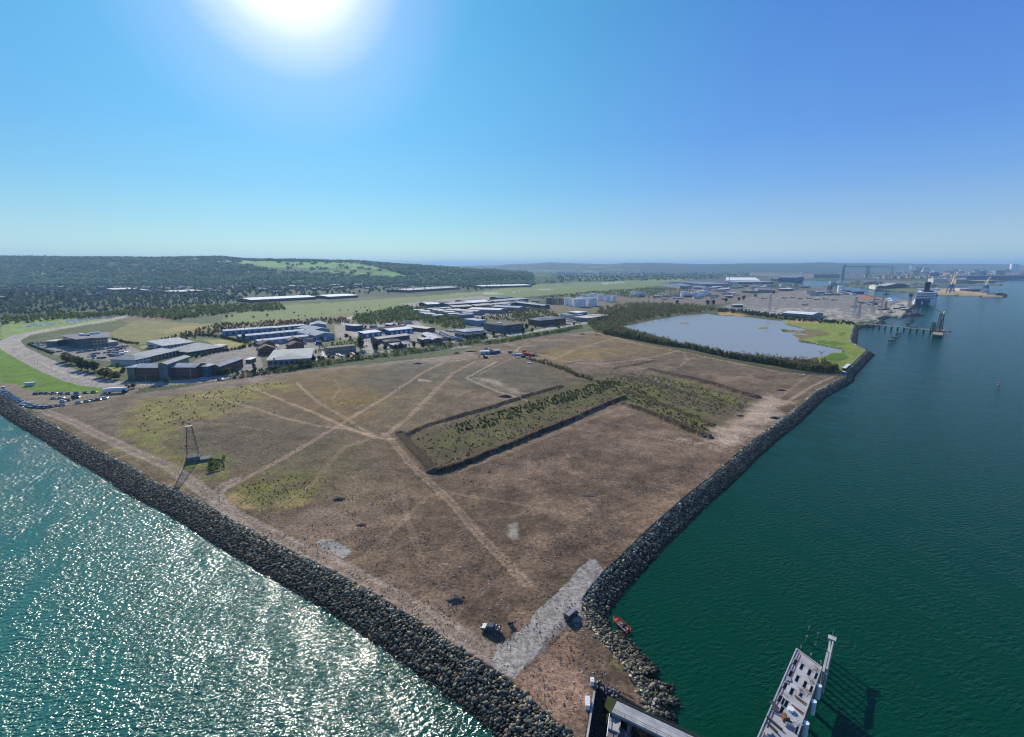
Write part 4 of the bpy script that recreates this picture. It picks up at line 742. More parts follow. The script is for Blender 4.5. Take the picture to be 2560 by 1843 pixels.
        for sx, sy, sw, sdp, sh, sm in opt.get('plant', []):
            o_ = link('rooftop_plant', MB().box(0, 0, 0, sw, sdp, sh).mesh('rooftop_plant', M[sm]), root, P(Lu*sx, D*sy, h+.45+sh/2), rz)
    return root
# -- tan office with flying roof (far left)
bldg('office_building', 'tan office block with big flat grey roof, crowded by parked cars', [
    (zL(1380, 345), zL(1900, 310), zL(1640, 240), 10, 'flat', 'wall_tan', 'roof_grey', dict(win=(3, 8, 3), over=1.5, plant=[(.5, .8, 10, 3, 2.2, 'roof_white'), (.2, .5, 8, 5, 1.2, 'wall_dark')])),
    (zL(1110, 280), zL(1380, 345), zL(1500, 300), 10.6, 'flat', 'glass_teal', 'roof_grey', dict(win=(3, 5, 0), over=2.5, plant=[(.3, 1.2, 14, 2.2, 1.8, 'roof_white')])),
    (zL(1000, 380), zL(1170, 350), zL(1080, 335), 6, 'flat', 'glass_teal', 'roof_cream', dict(over=1.2)), (zL(1900, 405), zL(2090, 385), zL(1990, 340), 4, 'flat', 'wall_grey', 'roof_light', {})])
# -- pale school blocks
bldg('school_block', 'low pale building with plain light roof, furthest of the school blocks', [(zB(800, 535), zB(1290, 470), zB(1130, 430), 4.2, 'mono', 'wall_white', 'roof_light', dict(win=(1, 9, 2)))])
bldg('school_block', 'long school wing with white piers and a square end pavilion', [
    (zB(360, 755), zB(600, 705), zB(420, 655), 5.5, 'hip', 'wall_white', 'roof_green', dict(win=(2, 4, 0), over=1.2)),
    (zB(590, 705), zB(1050, 600), zB(920, 565), 5.2, 'mono', 'wall_brown', 'roof_green', dict(win=(2, 8, 0), piers=9))])
bldg('school_block', 'low school block with shallow cream roof and brown wall right of the piers', [
    (zB(1190, 635), zB(1760, 545), zB(1600, 490), 4.2, 'hip', 'wall_brown', 'roof_cream', dict(win=(1, 9, 0))), (zB(1680, 545), zB(1820, 525), zB(1780, 500), 3.4, 'flat', 'wall_white', 'roof_cream', dict(win=(1, 3, 0)))])
# -- big red brick office complex
bldg('brick_office', 'long red brick office with grey roofs and a teal glass stair tower by the road', [
    (zB(345, 878), zB(725, 876), zB(830, 800), 9.5, 'gu', 'wall_brick', 'roof_light', dict(win=(3, 9, 0), ww=.45, depth=15, rise=2.2)), (zB(225, 870), zB(345, 872), zB(420, 830), 10, 'hip', 'glass_teal', 'roof_light', dict(depth=12, over=1.2)),
    (zB(720, 825), zB(860, 822), zB(1150, 735), 13, 'gv', 'glass_teal', 'roof_green', dict(over=1.4, rise=1.5, depth=34)),
    (zB(890, 870), zB(1310, 872), zB(1480, 800), 9.5, 'gu', 'wall_brick', 'roof_light', dict(win=(3, 9, 0), ww=.45, depth=15, rise=2.2)), (zB(1400, 856), zB(1500, 857), zB(1590, 820), 9.2, 'hip', 'glass_teal', 'roof_light', dict(over=1.)),
    (zB(1580, 862), zB(1690, 862), zB(2015, 735), 7.5, 'gv', 'wall_brick', 'roof_light', dict(win=(2, 3, 9), ww=.4, rise=2.))])
bldg('gatehouse', 'tiny white roofed gatehouse among car park shrubs', [(zM(590, 880), zM(670, 880), zM(660, 850), 3, 'flat', 'glass', 'roof_white', dict(over=.8))])
# -- sheds with white roofs
bldg('industrial_shed', 'longest white roofed blue shed with skylight dots, furthest back', [(zM(245, 428), zM(1025, 372), zM(1000, 322), 6, 'gu', 'wall_paleblue', 'roof_white', dict(skyl=13, doors=8, doorm='wall_blue', depth=13, rise=1.4)), (zM(1032, 376), zM(1515, 332), zM(1500, 297), 5.5, 'gu', 'wall_brown', 'roof_white', dict(skyl=9, doors=5, depth=13, rise=1.4))])
bldg('industrial_shed', 'white roofed shed with skylight dots, middle one of the three', [(zM(492, 512), zM(1535, 415), zM(1510, 375), 5.5, 'gu', 'wall_grey', 'roof_white', dict(skyl=17, doors=9, doorm='wall_blue', depth=12, rise=1.4))])
bldg('industrial_shed', 'white roofed shed with skylight dots, nearest, behind the brick gables', [(zM(785, 587), zM(1585, 505), zM(1560, 458), 5.5, 'gu', 'wall_paleblue', 'roof_white', dict(skyl=14, doors=6, depth=12, rise=1.4))])
for nm, pts in (('left', ((805, 712), (1045, 692))), ('right', ((1290, 655), (1510, 633)))):
    A, B = zM(*pts[0]), zM(*pts[1])
    bldg('brick_gable_unit', f'dark brick unit with pitched roof facing the road, {nm} front one of four', [(A, B, (B[0]+1, B[1]-4.), 6, 'gv', 'wall_brick', 'roof_brown', dict(depth=13, rise=3.4, win=(2, 3, 0), ww=.3))])
for nm, pts in (('left', ((825, 640), (1050, 615))), ('right', ((1275, 580), (1490, 562)))):
    A, B = zM(*pts[0]), zM(*pts[1])
    bldg('brick_gable_unit', f'dark brick unit with pitched roof facing the road, {nm} rear one of four', [(A, B, (B[0]+1, B[1]-4.), 6, 'gv', 'wall_brick', 'roof_brown', dict(depth=12, rise=3.4))])
bldg('stepped_shed', 'grey blue shed of three stepped pitched bays', [
    (zM(1690, 500), zM(1990, 468), zM(1900, 395), 7, 'gv', 'wall_paleblue', 'roof_blue', dict(rise=2.6, win=(1, 0, 0), doors=1)), (zM(1650, 418), zM(1915, 392), zM(1850, 330), 7, 'gv', 'wall_paleblue', 'roof_blue', dict(rise=2.6)), (zM(1600, 335), zM(1860, 325), zM(1830, 290), 7, 'gv', 'wall_paleblue', 'roof_blue', dict(rise=2.6))])
bldg('hip_roof_hall', 'large grey green hip roofed hall with white ridge strips beside the road', [(zM(930, 888), zM(1610, 850), zM(1560, 700), 7, 'hip', 'wall_grey', 'roof_green', dict(rise=2.6, win=(1, 8, 4), over=1.)), (zM(1195, 905), zM(1615, 850), zM(1600, 800), 5, 'mono', 'wall_white', 'roof_green', dict(win=(1, 7, 0), depth=7, rise=1.))])
bldg('tan_office', 'two storey tan office with dark flat roof and a grey right end wall', [(zM(1890, 703), z4(255, 790), z4(260, 755), 6, 'flat', 'wall_tan', 'roof_dark', dict(win=(2, 10, 0), depth=11, over=.2, ww=.4)), (z4(255, 790), z4(310, 785), z4(310, 755), 6.2, 'flat', 'wall_grey', 'roof_dark', dict(depth=11, over=.1))])
# -- units behind
bldg('small_blue_office', 'small square blue office with pale flat roof by the side road bend', [(z4(300, 478), z4(430, 462), z4(395, 432), 6.5, 'flat', 'wall_blue', 'roof_light', dict(win=(2, 3, 0)))])
bldg('blue_unit', 'blue unit with white roof beside the tall pine', [(z4(445, 592), z4(715, 560), z4(700, 540), 5.5, 'mono', 'wall_blue', 'roof_white', dict(doors=3, depth=14))])
bldg('dark_roof_unit', 'dark roofed brown unit behind the left blue unit', [(z4(465, 556), z4(690, 527), z4(680, 512), 5, 'gu', 'wall_brown', 'roof_dark', dict(depth=14))])
bldg('blue_unit', 'blue unit with white roof in the middle of the estate', [(z4(845, 547), z4(1212, 510), z4(1190, 488), 6, 'mono', 'wall_blue', 'roof_white', dict(doors=5, depth=14))])
bldg('dark_roof_unit', 'long dark roofed brown unit behind the middle blue unit', [(z4(715, 527), z4(1155, 478), z4(1130, 455), 5, 'gu', 'wall_brown', 'roof_dark', dict(depth=15))])
bldg('cream_roof_unit', 'brown unit with long cream roof behind the bungalows', [(z4(655, 680), z4(1160, 615), z4(1130, 588), 5, 'gu', 'wall_brown', 'roof_cream', dict(doors=5, doorm='wall_dark', rise=1.6))])
bldg('terrace_unit', 'narrow long brown unit with two tone ribbed roof, running away from the road', [(z4(1430, 517), z4(1560, 500), z4(1330, 402), 5.5, 'gv', 'wall_brick', 'roof_cream', dict(win=(2, 2, 0), rise=1.2, depth=62))])
bldg('barn_roof_hall', 'wide hall with twin rounded grey roofs running away from the road', [
    (z4(1520, 690), z4(1690, 680), z4(1480, 560), 6, 'barrel', 'wall_brown', 'roof_light', dict(rise=1.8, depth=58)), (z4(1370, 690), z4(1520, 690), z4(1400, 600), 5, 'barrel', 'wall_brown', 'roof_light', dict(rise=1.3, depth=40)), (z4(1275, 665), z4(1440, 718), z4(1500, 690), 3.6, 'flat', 'wall_brown', 'roof_light', dict(depth=8))])
bldg('bungalow', 'brown bungalow with grey folded roof nearest the road', [(z4(905, 775), z4(1115, 755), z4(1060, 725), 4, 'hip', 'wall_brown', 'roof_light', dict(win=(1, 4, 0), over=.8, rise=1.6, depth=13))])
bldg('bungalow', 'brown bungalow with dark brown hipped roof behind the grey roofed one', [(z4(790, 725), z4(1030, 705), z4(960, 670), 4, 'hip', 'wall_brown', 'roof_brown', dict(over=.8, rise=2.2, depth=14))])
bldg('white_hip_office', 'two storey office with white hipped roof and pale upper band', [(z5(1165, 780), z5(1510, 745), z5(1400, 690), 8, 'hip', 'wall_brick', 'roof_light', dict(rise=2.4, over=1.2, win=(2, 7, 5), depth=26)), (z5(1160, 806), z5(1512, 770), z5(1420, 740), 6.2, 'flat', 'wall_white', 'roof_light', dict(over=0, depth=27, z0=3.6))])
bldg('glass_office', 'three storey blue glass office with brown flat roof', [(z5(1850, 672), z5(2190, 632), z5(2000, 570), 10, 'flat', 'glass_teal', 'roof_brown', dict(win=(3, 8, 0), over=.4, plant=[(.3, .5, 8, 4, 1.6, 'roof_white')])), (z5(1645, 625), z5(1850, 672), z5(1990, 650), 9, 'flat', 'wall_paleblue', 'roof_brown', dict(win=(3, 6, 0), over=.8, glass='glass_teal'))])
bldg('pale_block', 'plain pale blue box shaped hall with skylit roof', [(z5(1375, 585), z5(1530, 570), z5(1420, 525), 8, 'flat', 'wall_paleblue', 'roof_light', dict(over=.2, depth=36, doors=1, doorm='wall_dark'))])
bldg('blue_panel_block', 'blue and white panelled block at the corner of the office court', [(z5(1068, 478), z5(1312, 466), z5(1300, 445), 8, 'flat', 'wall_paleblue', 'roof_light', dict(win=(1, 6, 0), glass='wall_blue', depth=14))])
for i, (x, y) in enumerate(((360, 378), (455, 402), (478, 428), (600, 358), (695, 380), (790, 392), (895, 418), (980, 448), (690, 476), (552, 452), (830, 340), (1220, 425), (1130, 392), (1000, 372))):
    bldg('court_pavilion', 'small white flat roofed office pavilion in the clustered office court', [(z5(x-88, y+14), z5(x+78, y+6), z5(x+70, y-8), 6.5, 'flat', 'wall_white', 'roof_white', dict(win=(2, 3, 0), depth=12, over=.8, glass='glass_teal'))], 'building', 'pavilions of the office court')
whs = [((480, 290), (725, 280), (640, 250), 'white roofed warehouse at the left end of the trading estate'), ((870, 292), (1275, 262), (1200, 235), 'pale roofed warehouse behind the office court'), ((1290, 262), (1660, 235), (1560, 200), 'pale roofed warehouse in the second row of the trading estate'),
       ((1680, 240), (2268, 190), (2200, 165), 'longest pale warehouse along the airfield edge'), ((945, 340), (1290, 322), (1240, 298), 'cream roofed warehouse right behind the white pavilions'), ((1340, 318), (1650, 295), (1580, 275), 'cream roofed warehouse in the middle of the trading estate'), ((1680, 295), (1990, 270), (1920, 250), 'cream roofed warehouse right of the middle one'),
       ((700, 262), (880, 250), (850, 232), 'grey roofed warehouse touching the airfield at left'), ((1130, 235), (1440, 215), (1380, 198), 'grey roofed warehouse touching the airfield in the middle'), ((1740, 180), (2000, 165), (1960, 148), 'grey roofed warehouse touching the airfield at right'), ((1990, 265), (2260, 245), (2220, 225), 'grey roofed warehouse at the right end of the estate')]
for i, (a, b, c, l) in enumerate(whs): bldg('warehouse', l, [(z5(*a), z5(*b), z5(*c), 7, 'gu', 'wall_dark', ('roof_white', 'roof_cream', 'roof_light', 'roof_grey')[(0, 2, 0, 2, 1, 1, 1, 3, 3, 3, 3)[i]], dict(doors=5, doorm='wall_grey', rise=2.2))])
bldg('long_warehouse', 'diagonal long warehouse with pale roof behind the pavilions', [(z5(1360, 415), z5(1480, 395), z5(1220, 330), 7, 'gv', 'wall_grey', 'roof_cream', dict(rise=1.6))])
bldg('long_warehouse', 'diagonal long warehouse with white roof in the centre right', [(z5(1760, 392), z5(1900, 365), z5(1600, 305), 7, 'gv', 'wall_grey', 'roof_white', dict(rise=1.6))])
bldg('long_warehouse', 'diagonal long warehouse with grey arcade front towards the tanks', [(z5(2100, 350), z5(2240, 328), z5(1960, 282), 7, 'gv', 'wall_grey', 'roof_light', dict(rise=1.6))])
bldg('long_warehouse', 'grey warehouse nearest the brown tanks', [(z6(500, 405), z6(595, 400), z6(250, 345), 7, 'gv', 'wall_dark', 'roof_light', dict(rise=1.6))])
bldg('twin_roof_office', 'brown brick office with two grey pyramid roofs at the end of the road', [(z6(435, 640), z6(660, 622), z6(640, 585), 9, 'hip', 'wall_brick', 'roof_grey', dict(win=(3, 6, 0), over=1, rise=3)), (z6(650, 620), z6(850, 600), z6(760, 560), 9, 'hip', 'wall_brick', 'roof_grey', dict(win=(3, 5, 0), over=1, rise=3))])
bldg('white_depot', 'white walled depot with pale flat roofs and many parked cars in front', [(z6(985, 560), z6(1110, 545), z6(1030, 510), 6, 'flat', 'wall_white', 'roof_light', dict(doors=1, doorm='wall_blue', over=.2)), (z6(855, 535), z6(985, 555), z6(1090, 530), 6, 'flat', 'wall_dark', 'roof_light', dict(depth=12, piers=5)), (z6(1040, 520), z6(1185, 505), z6(1090, 485), 5, 'flat', 'wall_grey', 'roof_white', {})])
bldg('flat_roof_depot', 'long depot with cream flat roof half hidden by the lakeside wood', [(z6(1190, 605), z6(1420, 575), z6(1350, 540), 6, 'flat', 'wall_grey', 'roof_cream', dict(doors=3, doorm='wall_dark')), (z6(1350, 575), z6(1515, 555), z6(1430, 530), 6, 'flat', 'wall_grey', 'roof_cream', dict(doors=2, doorm='wall_dark'))])
# -- storage tanks
def tank(x, yb, yt, wd, m, label, zf=z6, roof=True, dome=.04):
    bx, by = zf(x, yb); tx, ty = zf(x, yt); sc_ = zf(1, 0)[0]-zf(0, 0)[0]; p = G(bx, by); zc = p.y*cos(PITCH)+(H-LAND)*sin(PITCH); r = wd*sc_*zc/F/2*1.02; h = (by-ty)*zc/F*1.12
    root = empty('storage_tank', (p.x, p.y+r, LAND), 0, label, 'tank'); link('shell', MB().cyl(0, 0, -.3, h, r, 28).mesh('shell', M[m]), root)
    rf = MB(); n = 28; rf.loft([[(q*cos(2*pi*i/n), q*sin(2*pi*i/n), z) for i in range(n)] for q, z in ((r+.12, h+.003), (r+.12, h+.2), (r*.5, h+.2+r*dome*1.4), (.3, h+.2+r*dome*2))])
    link('lid', rf.mesh('lid', M['roof_light' if m == 'tank_white' else 'tank_rust']), root)
    st = MB(); k = 14
    for i in range(k): a0 = -2.4+i/k*1.5; a1 = -2.4+(i+1)/k*1.5; st.bar(((r+.4)*cos(a0), (r+.4)*sin(a0), h*i/k), ((r+.4)*cos(a1), (r+.4)*sin(a1), h*(i+1)/k), .28, 4)
    link('spiral_stair', st.mesh('spiral_stair', M['steel_grey']), root)
for a in ((590, 378, 290, 110, 'tank_rust', 'dull grey tank at the left end of the tank farm'), (690, 386, 302, 92, 'tank_rust', 'rusty brown tank with a dark opening, left of the white ones'), (790, 384, 300, 100, 'tank_rust', 'rusty brown tank touching the first white tank'),
          (905, 408, 305, 150, 'tank_white', 'wide white tank, leftmost of the front white row'), (1095, 380, 290, 160, 'tank_white', 'wide white tank hidden behind the front row'), (1075, 430, 320, 200, 'tank_white', 'biggest white tank, nearest to the lake'), (1262, 415, 305, 178, 'tank_white', 'wide white tank right of the biggest one'),
          (1150, 300, 235, 120, 'tank_white', 'tall white tank with dark rim, back left'), (1282, 306, 230, 122, 'tank_white', 'tall white tank with dark rim, back middle'), (1413, 325, 238, 118, 'tank_white', 'tall white tank with dark rim, back right'), (1515, 352, 266, 88, 'tank_white', 'slim white tank at the right end, front one'), (1605, 341, 257, 85, 'tank_white', 'slim white tank at the right end, back one'),
          (1905, 240, 190, 70, 'tank_white', 'small distant white tank, first of four in a row'), (1975, 252, 202, 68, 'tank_white', 'small distant white tank, second of four in a row'), (2036, 250, 200, 62, 'tank_white', 'small distant white tank, third of four in a row'), (2092, 251, 216, 52, 'tank_white', 'lowest small white tank, fourth of four in a row')): tank(*a)
for a in ((80, 580, 515, 105, 'tank_white', 'distant white tank with low roof, left of three beyond the lake'), (220, 585, 525, 108, 'tank_white', 'distant white tank with low roof, middle of three beyond the lake'), (345, 572, 508, 145, 'tank_white', 'broad distant white tank, right of three beyond the lake'), (1460, 445, 405, 55, 'tank_white', 'small pale round silo among the port sheds')): tank(*a, zf=zP)
for a in ((375, 730, 612, 120, 'tank_white', 'white round tank with a dark panel by the channel'), (135, 705, 612, 110, 'tank_rust', 'grey silo block left of the round tank by the channel')): tank(*a, zf=zD)
# -- port sheds
P_ = lambda x, y: zP(x, y)
for l, a, b, c, h, st, wm, rm, op in (
    ('pale blue grey factory hall, left half of the big pair', (0, 425), (165, 425), (170, 395), 11, 'gu', 'wall_paleblue', 'roof_blue', {}), ('large pale blue factory hall with stepped roof', (310, 400), (700, 395), (690, 365), 12, 'gu', 'wall_paleblue', 'roof_blue', dict(rise=4)), ('blue grey hall rising behind the two factory halls', (180, 380), (420, 372), (410, 355), 12, 'flat', 'wall_paleblue', 'roof_blue', {}),
    ('huge bright white roofed factory beyond the airfield', (660, 345), (1140, 350), (1100, 320), 12, 'mono', 'wall_white', 'roof_white', {}), ('long low shed with dark blue front before the white factory', (830, 372), (1330, 372), (1320, 358), 10, 'flat', 'wall_blue', 'roof_light', {}),
    ('long grey port warehouse behind the truck park', (1110, 482), (1310, 485), (1320, 465), 9, 'gu', 'wall_grey', 'roof_grey', {}), ('lower grey port warehouse in front of the long one', (1000, 500), (1140, 495), (1130, 485), 7, 'flat', 'wall_grey', 'roof_grey', {}), ('pale shed with dark blue band at the inlet', (1400, 305), (1640, 308), (1630, 290), 26, 'flat', 'wall_blue', 'roof_blue', {}),
    ('wide grey shipyard hall with dark doors across the inlet', (1900, 262), (2268, 262), (2260, 235), 28, 'flat', 'wall_grey', 'roof_grey', dict(doors=6, doorm='wall_dark')), ('pale shed left of the blue banded one', (1290, 320), (1400, 322), (1390, 300), 14, 'flat', 'wall_grey', 'roof_light', {})):
    bldg('port_shed', l, [(P_(*a), P_(*b), P_(*c), h, st, wm, rm, op)])
bldg('marquee_shed', 'long grey shed with white ribbed roof at the edge of the port yard', [(zF(1618, 574), zF(1880, 592), zF(1850, 568), 6, 'gu', 'wall_grey', 'roof_white', dict(rise=2.4, skyl=0, doors=0))])
bldg('cream_shed', 'cream gable fronted shed on the green peninsula', [(zD(1050, 600), zD(1240, 605), zD(1200, 560), 12, 'gu', 'wall_dark', 'roof_cream', dict(rise=6)), (zD(915, 600), zD(1045, 620), zD(1060, 590), 12, 'gv', 'wall_white', 'roof_cream', dict(rise=6, depth=8))])
bldg('dark_port_box', 'dark blue container like shed beside the round channel tank', [(zD(515, 725), zD(600, 730), zD(600, 715), 7, 'flat', 'wall_blue', 'wall_dark', {})])
for l, a, b, c, h, m1, m2 in (('white block on the far quay behind the yellow crane', (330, 455), (440, 460), (440, 440), 22, 'wall_white', 'roof_light'), ('big dark red hall roofed grey on the far quay', (870, 400), (1120, 405), (1110, 340), 24, 'wall_blue', 'roof_brown'), ('twin beige silo block on the far quay', (820, 470), (900, 475), (900, 462), 22, 'wall_tan', 'roof_cream'), ('pale ribbed block right of the beige silos', (945, 470), (1090, 472), (1090, 460), 22, 'wall_grey', 'roof_light'), ('brown brick warehouse by the harbour', (1120, 505), (1330, 510), (1330, 495), 10, 'wall_brown', 'roof_cream'), ('cream long shed behind the yellow crane', (550, 350), (800, 355), (790, 330), 16, 'wall_tan', 'roof_cream'),
    ('white marquee on the pier beside the blue crane', (860, 655), (970, 662), (970, 650), 8, 'wall_white', 'roof_white'), ('grey arched store on the pier', (1095, 672), (1220, 678), (1215, 662), 8, 'wall_dark', 'roof_grey'), ('white shed under the right blue crane', (1385, 690), (1440, 692), (1440, 682), 9, 'wall_white', 'roof_white'), ('dark block at the tip of the pier', (1700, 755), (1850, 757), (1850, 744), 7, 'wall_blue', 'wall_dark')):
    bldg('quay_building', l, [(zC(*a), zC(*b), zC(*c), h, 'flat', m1, m2, {})])
# -- city towers
def block(name, label, px, yb, wpx, hpx, m, rm='roof_light', group=None, dp=.6, cat='building', win=True):
    p = G(px, yb); zc = p.y*cos(PITCH)+(H-LAND)*sin(PITCH); k = zc/F; W_, Hh = wpx*k, hpx*k; D = W_*dp
    root = empty(name, p, random.uniform(-.3, .3), label, cat, group); link('wall', MB().box(0, D/2, Hh/2-1, W_, D, Hh+2).mesh('wall', M[m]), root); link('roof', MB().box(0, D/2, Hh+.8, W_*1.02, D*1.02, 1.6).mesh('roof', M[rm]), root)
    if win:
        for i in range(int(max(2, hpx//4))): o_ = link('window_band', unit_box('glass'), root, (0, -.2, Hh*(i+.55)/max(2, hpx//4))); o_.scale = (W_*.9, .8, Hh/max(2, hpx//4)*.35)
for a in (('white slab tower on the skyline left of the grey pair', 2283, 680, 12, 16, 'wall_white'), ('grey broad tower, left of the pair on the skyline', 2296, 683, 17, 14, 'wall_grey'), ('cream tower right of the broad grey one', 2315, 683, 12, 13, 'wall_tan'), ('ribbed white slab below the skyline pair', 2314, 692, 14, 9, 'wall_white'), ('small white tower in the middle of the city', 2253, 684, 4, 8, 'wall_white'),
          ('pale tower with stripes at the right of the skyline', 2514, 673, 11, 12, 'wall_white'), ('grey office block right of the striped tower', 2531, 678, 13, 10, 'wall_grey'), ('white square block at the far right skyline', 2475, 680, 8, 9, 'wall_white'), ('blue grey block by the river mouth', 2500, 690, 22, 13, 'wall_paleblue'), ('dark blue block right of the harbour silos', 2460, 690, 16, 12, 'wall_blue'),
          ('grey block with teal end in the harbour quarter', 2432, 691, 14, 9, 'wall_grey'), ('thin spire like white tower by the river', 2488, 693, 2, 14, 'wall_white'), ('pale block on the city hillside at left', 2235, 681, 8, 5, 'wall_white'), ('long low white hall below the city', 2205, 690, 22, 4, 'wall_white'), ('long grey hall below the city', 2270, 692, 40, 4, 'wall_grey')):
    block('city_tower', *a)
tank(2540-0, 686.5, 663, 16, 'tank_white', 'tall white grain silo with dark side at the right edge', zf=lambda x, y: (x, y))
r = np.random.default_rng(77)
def houses(polyg, n, wr, hr, mats, label, group, name='distant_building', seed=1, cat='building'):
    r = np.random.default_rng(seed); P = scatter(W(polyg), n, r); protos = [MB().box(0, 0, .5, 1, 1, 1).add([(-.55, -.55, 1), (.55, -.55, 1), (.55, .55, 1), (-.55, .55, 1), (-.5, 0, 1.35), (.5, 0, 1.35)], [(0, 1, 5, 4), (2, 3, 4, 5), (1, 2, 5), (3, 0, 4)], 1).mesh(name, [M[a], M[b]]) for a, b in mats]
    for i, (x, y) in enumerate(P):
        o = link(name, protos[i % len(protos)], None, (x, y, LAND-.3), r.uniform(-.5, .5)); s = r.uniform(*wr); o.scale = (s, s*r.uniform(.4, .8), r.uniform(*hr)); tag(o, label, cat, group)
mt = [('wall_brick', 'roof_dark'), ('wall_white', 'roof_grey'), ('wall_grey', 'roof_light'), ('wall_tan', 'roof_brown'), ('wall_dark', 'roof_white')]
houses([(-20,722),(300,716),(560,722),(560,738),(300,740),(0,748)], 40, (10, 30), (5, 8), mt, 'small house or hall in the town below the wooded ridge', 'houses of the town below the ridge', seed=1)
houses([(560,716),(1000,712),(1040,716),(900,728),(640,738)], 34, (12, 34), (5, 8), mt, 'small building half hidden by trees beyond the airfield', 'buildings beyond the airfield', seed=2)
houses([(2240,674),(2560,676),(2545,688),(2440,696),(2240,696)], 68, (25, 65), (12, 42), mt[1:], 'small block in the crowded city quarter on the right', 'blocks of the distant city', seed=3)
houses([(1700,712),(1990,712),(2060,722),(1900,733),(1760,730)], 38, (14, 45), (4, 8), mt[1:], 'low shed or store among the port works', 'low sheds of the port works', seed=4)
houses([(2115,708),(2330,722),(2330,713),(2150,706)], 34, (12, 40), (4, 9), mt, 'low shed on the peninsula across the channel', 'sheds on the peninsula', seed=5)
houses([(1760,735),(1850,735),(1830,750),(1730,752)], 20, (10, 24), (3, 6), mt, 'low hut in the yard behind the lake', 'huts behind the lake', seed=6)
houses([(1600,742),(1700,735),(1740,745),(1640,752)], 8, (10, 26), (3, 6), mt, 'low brown hut right of the tank farm', 'huts by the tank farm', seed=7)
houses([(1200,765),(1330,748),(1345,757),(1230,778)], 16, (10, 22), (4, 6), mt[1:], 'small store between the long warehouses of the trading estate', 'small stores of the trading estate', seed=8)
houses([(930,820),(1030,808),(1040,815),(950,830)], 6, (8, 14), (3, 5), mt, 'small shed behind the blue units', 'small sheds behind the blue units', seed=9)
houses([(1090,835),(1140,828),(1150,850),(1115,855)], 4, (6, 10), (3, 4), mt[1:], 'small hut in the car park of the hipped office', 'huts in the office car park', seed=10)
houses([(700,850),(770,842),(800,862),(760,868)], 5, (6, 12), (3, 4), mt, 'small lean to among the brick units', 'lean to sheds among the brick units', seed=11)
houses([(1990,733),(2120,728),(2125,738),(2000,742)], 16, (12, 30), (4, 9), mt[1:], 'pale shed in the bright line behind the port yard', 'pale sheds behind the port yard', seed=12)
def stuffhouses(name, polyg, n, wr, hr, m, label, seed):
    r = np.random.default_rng(seed); P = scatter(W(polyg), n, r); cube = np.array([(i, j, k) for k in (0, 1) for j in (-.5, .5) for i in (-.5, .5)], float); Q = np.array([(0, 1, 5, 4), (1, 3, 7, 5), (3, 2, 6, 7), (2, 0, 4, 6), (4, 5, 7, 6)])
    s = r.uniform(*wr, n); V = cube[None]*np.stack([s, s*.6, r.uniform(*hr, n)], 1)[:, None]; a = r.uniform(-.6, .6, n); c, d = np.cos(a)[:, None], np.sin(a)[:, None]
    X = V[:, :, 0]*c-V[:, :, 1]*d+P[:, :1]; Y = V[:, :, 0]*d+V[:, :, 1]*c+P[:, 1:2]; V = np.stack([X, Y, V[:, :, 2]+LAND-.5], 2).reshape(-1, 3)
    tag(link(name, np_mesh(name, V, (Q[None]+8*np.arange(n)[:, None, None]).reshape(-1, 4), M[m])), label, 'houses', kind='stuff')
sub = [(1180,690),(1500,679),(2200,676),(2560,673),(2560,684),(2240,688),(1900,690),(1400,695)]
stuffhouses('suburb_roofs', sub, 1500, (10, 26), (6, 10), 'roof_light', 'countless pale suburb roofs spread towards the horizon', 41)
stuffhouses('suburb_roofs', sub, 1900, (10, 24), (6, 10), 'wall_brick', 'countless dark brick houses spread towards the horizon', 42)
stuffhouses('city_roofs', [(2120,686),(2560,680),(2540,697),(2200,699)], 800, (12, 30), (8, 18), 'wall_tan', 'countless pale roofs filling the city between its towers', 46)
stuffhouses('suburb_roofs', [(-150,715),(560,712),(1100,706),(1100,714),(560,735),(-150,742)], 420, (9, 18), (6, 9), 'roof_dark', 'dense dark roofed houses of the town below the ridge', 43)
stuffhouses('parked_vehicles', [(1340,712),(1700,699),(1700,702),(1400,716)], 260, (3, 5), (1.2, 2), 'white', 'glinting rows of far parked cars beyond the airfield', 44)
for l, a, b, c, h, m in (('very long white roofed factory beyond the airfield, nearest one', (626, 750), (790, 742), (785, 737), 7, 'roof_white'), ('white roofed factory buildings right of the nearest long one', (822, 742), (895, 738), (890, 733), 7, 'roof_white'), ('long pale roofed factory at the airfield edge', (1020, 726), (1150, 718), (1145, 714), 8, 'roof_light'), ('white roofed factory at the airfield edge, furthest right', (1205, 716), (1330, 713), (1325, 710), 8, 'roof_white'), ('white roofed hall in the town at far left', (283, 724), (342, 722), (340, 719), 8, 'roof_white'), ('flat pale hall right of the white roofed town hall', (440, 730), (510, 726), (505, 722), 7, 'roof_cream')):
    bldg('factory', l, [(a, b, c, h, 'gu', 'wall_brown', m, dict(rise=2.5))])

# ================================================================== MASTS, PYLONS, CRANES
def lattice(mb, base, w0, w1, z0, z1, n, r, cx=0, cy=0, rz=0):
    def ring(k):
        w_ = (w0+(w1-w0)*k)/2; z = z0+(z1-z0)*k; return [Vector((cx+(i*cos(rz)-j*sin(rz))*w_, cy+(i*sin(rz)+j*cos(rz))*w_, z)) for i, j in ((-1, -1), (1, -1), (1, 1), (-1, 1))]
    for s in range(n):
        a, b = ring(s/n), ring((s+1)/n)
        for i in range(4):
            mb.bar(a[i], b[i], r); mb.bar(b[i], b[(i+1) % 4], r*.7); mb.bar(a[i], b[(i+1) % 4], r*.7); mb.bar(a[(i+1) % 4], b[i], r*.7)
    return mb
p = G(484, 1150); t = empty('light_mast', p, .5, 'dark lattice tower on a concrete plinth standing alone on the bare site', 'mast')
m_ = MB(); lattice(m_, 0, 4.8, 2.2, 2.4, 17, 7, .085); link('lattice', m_.mesh('lattice', M['steel_dark']), t)
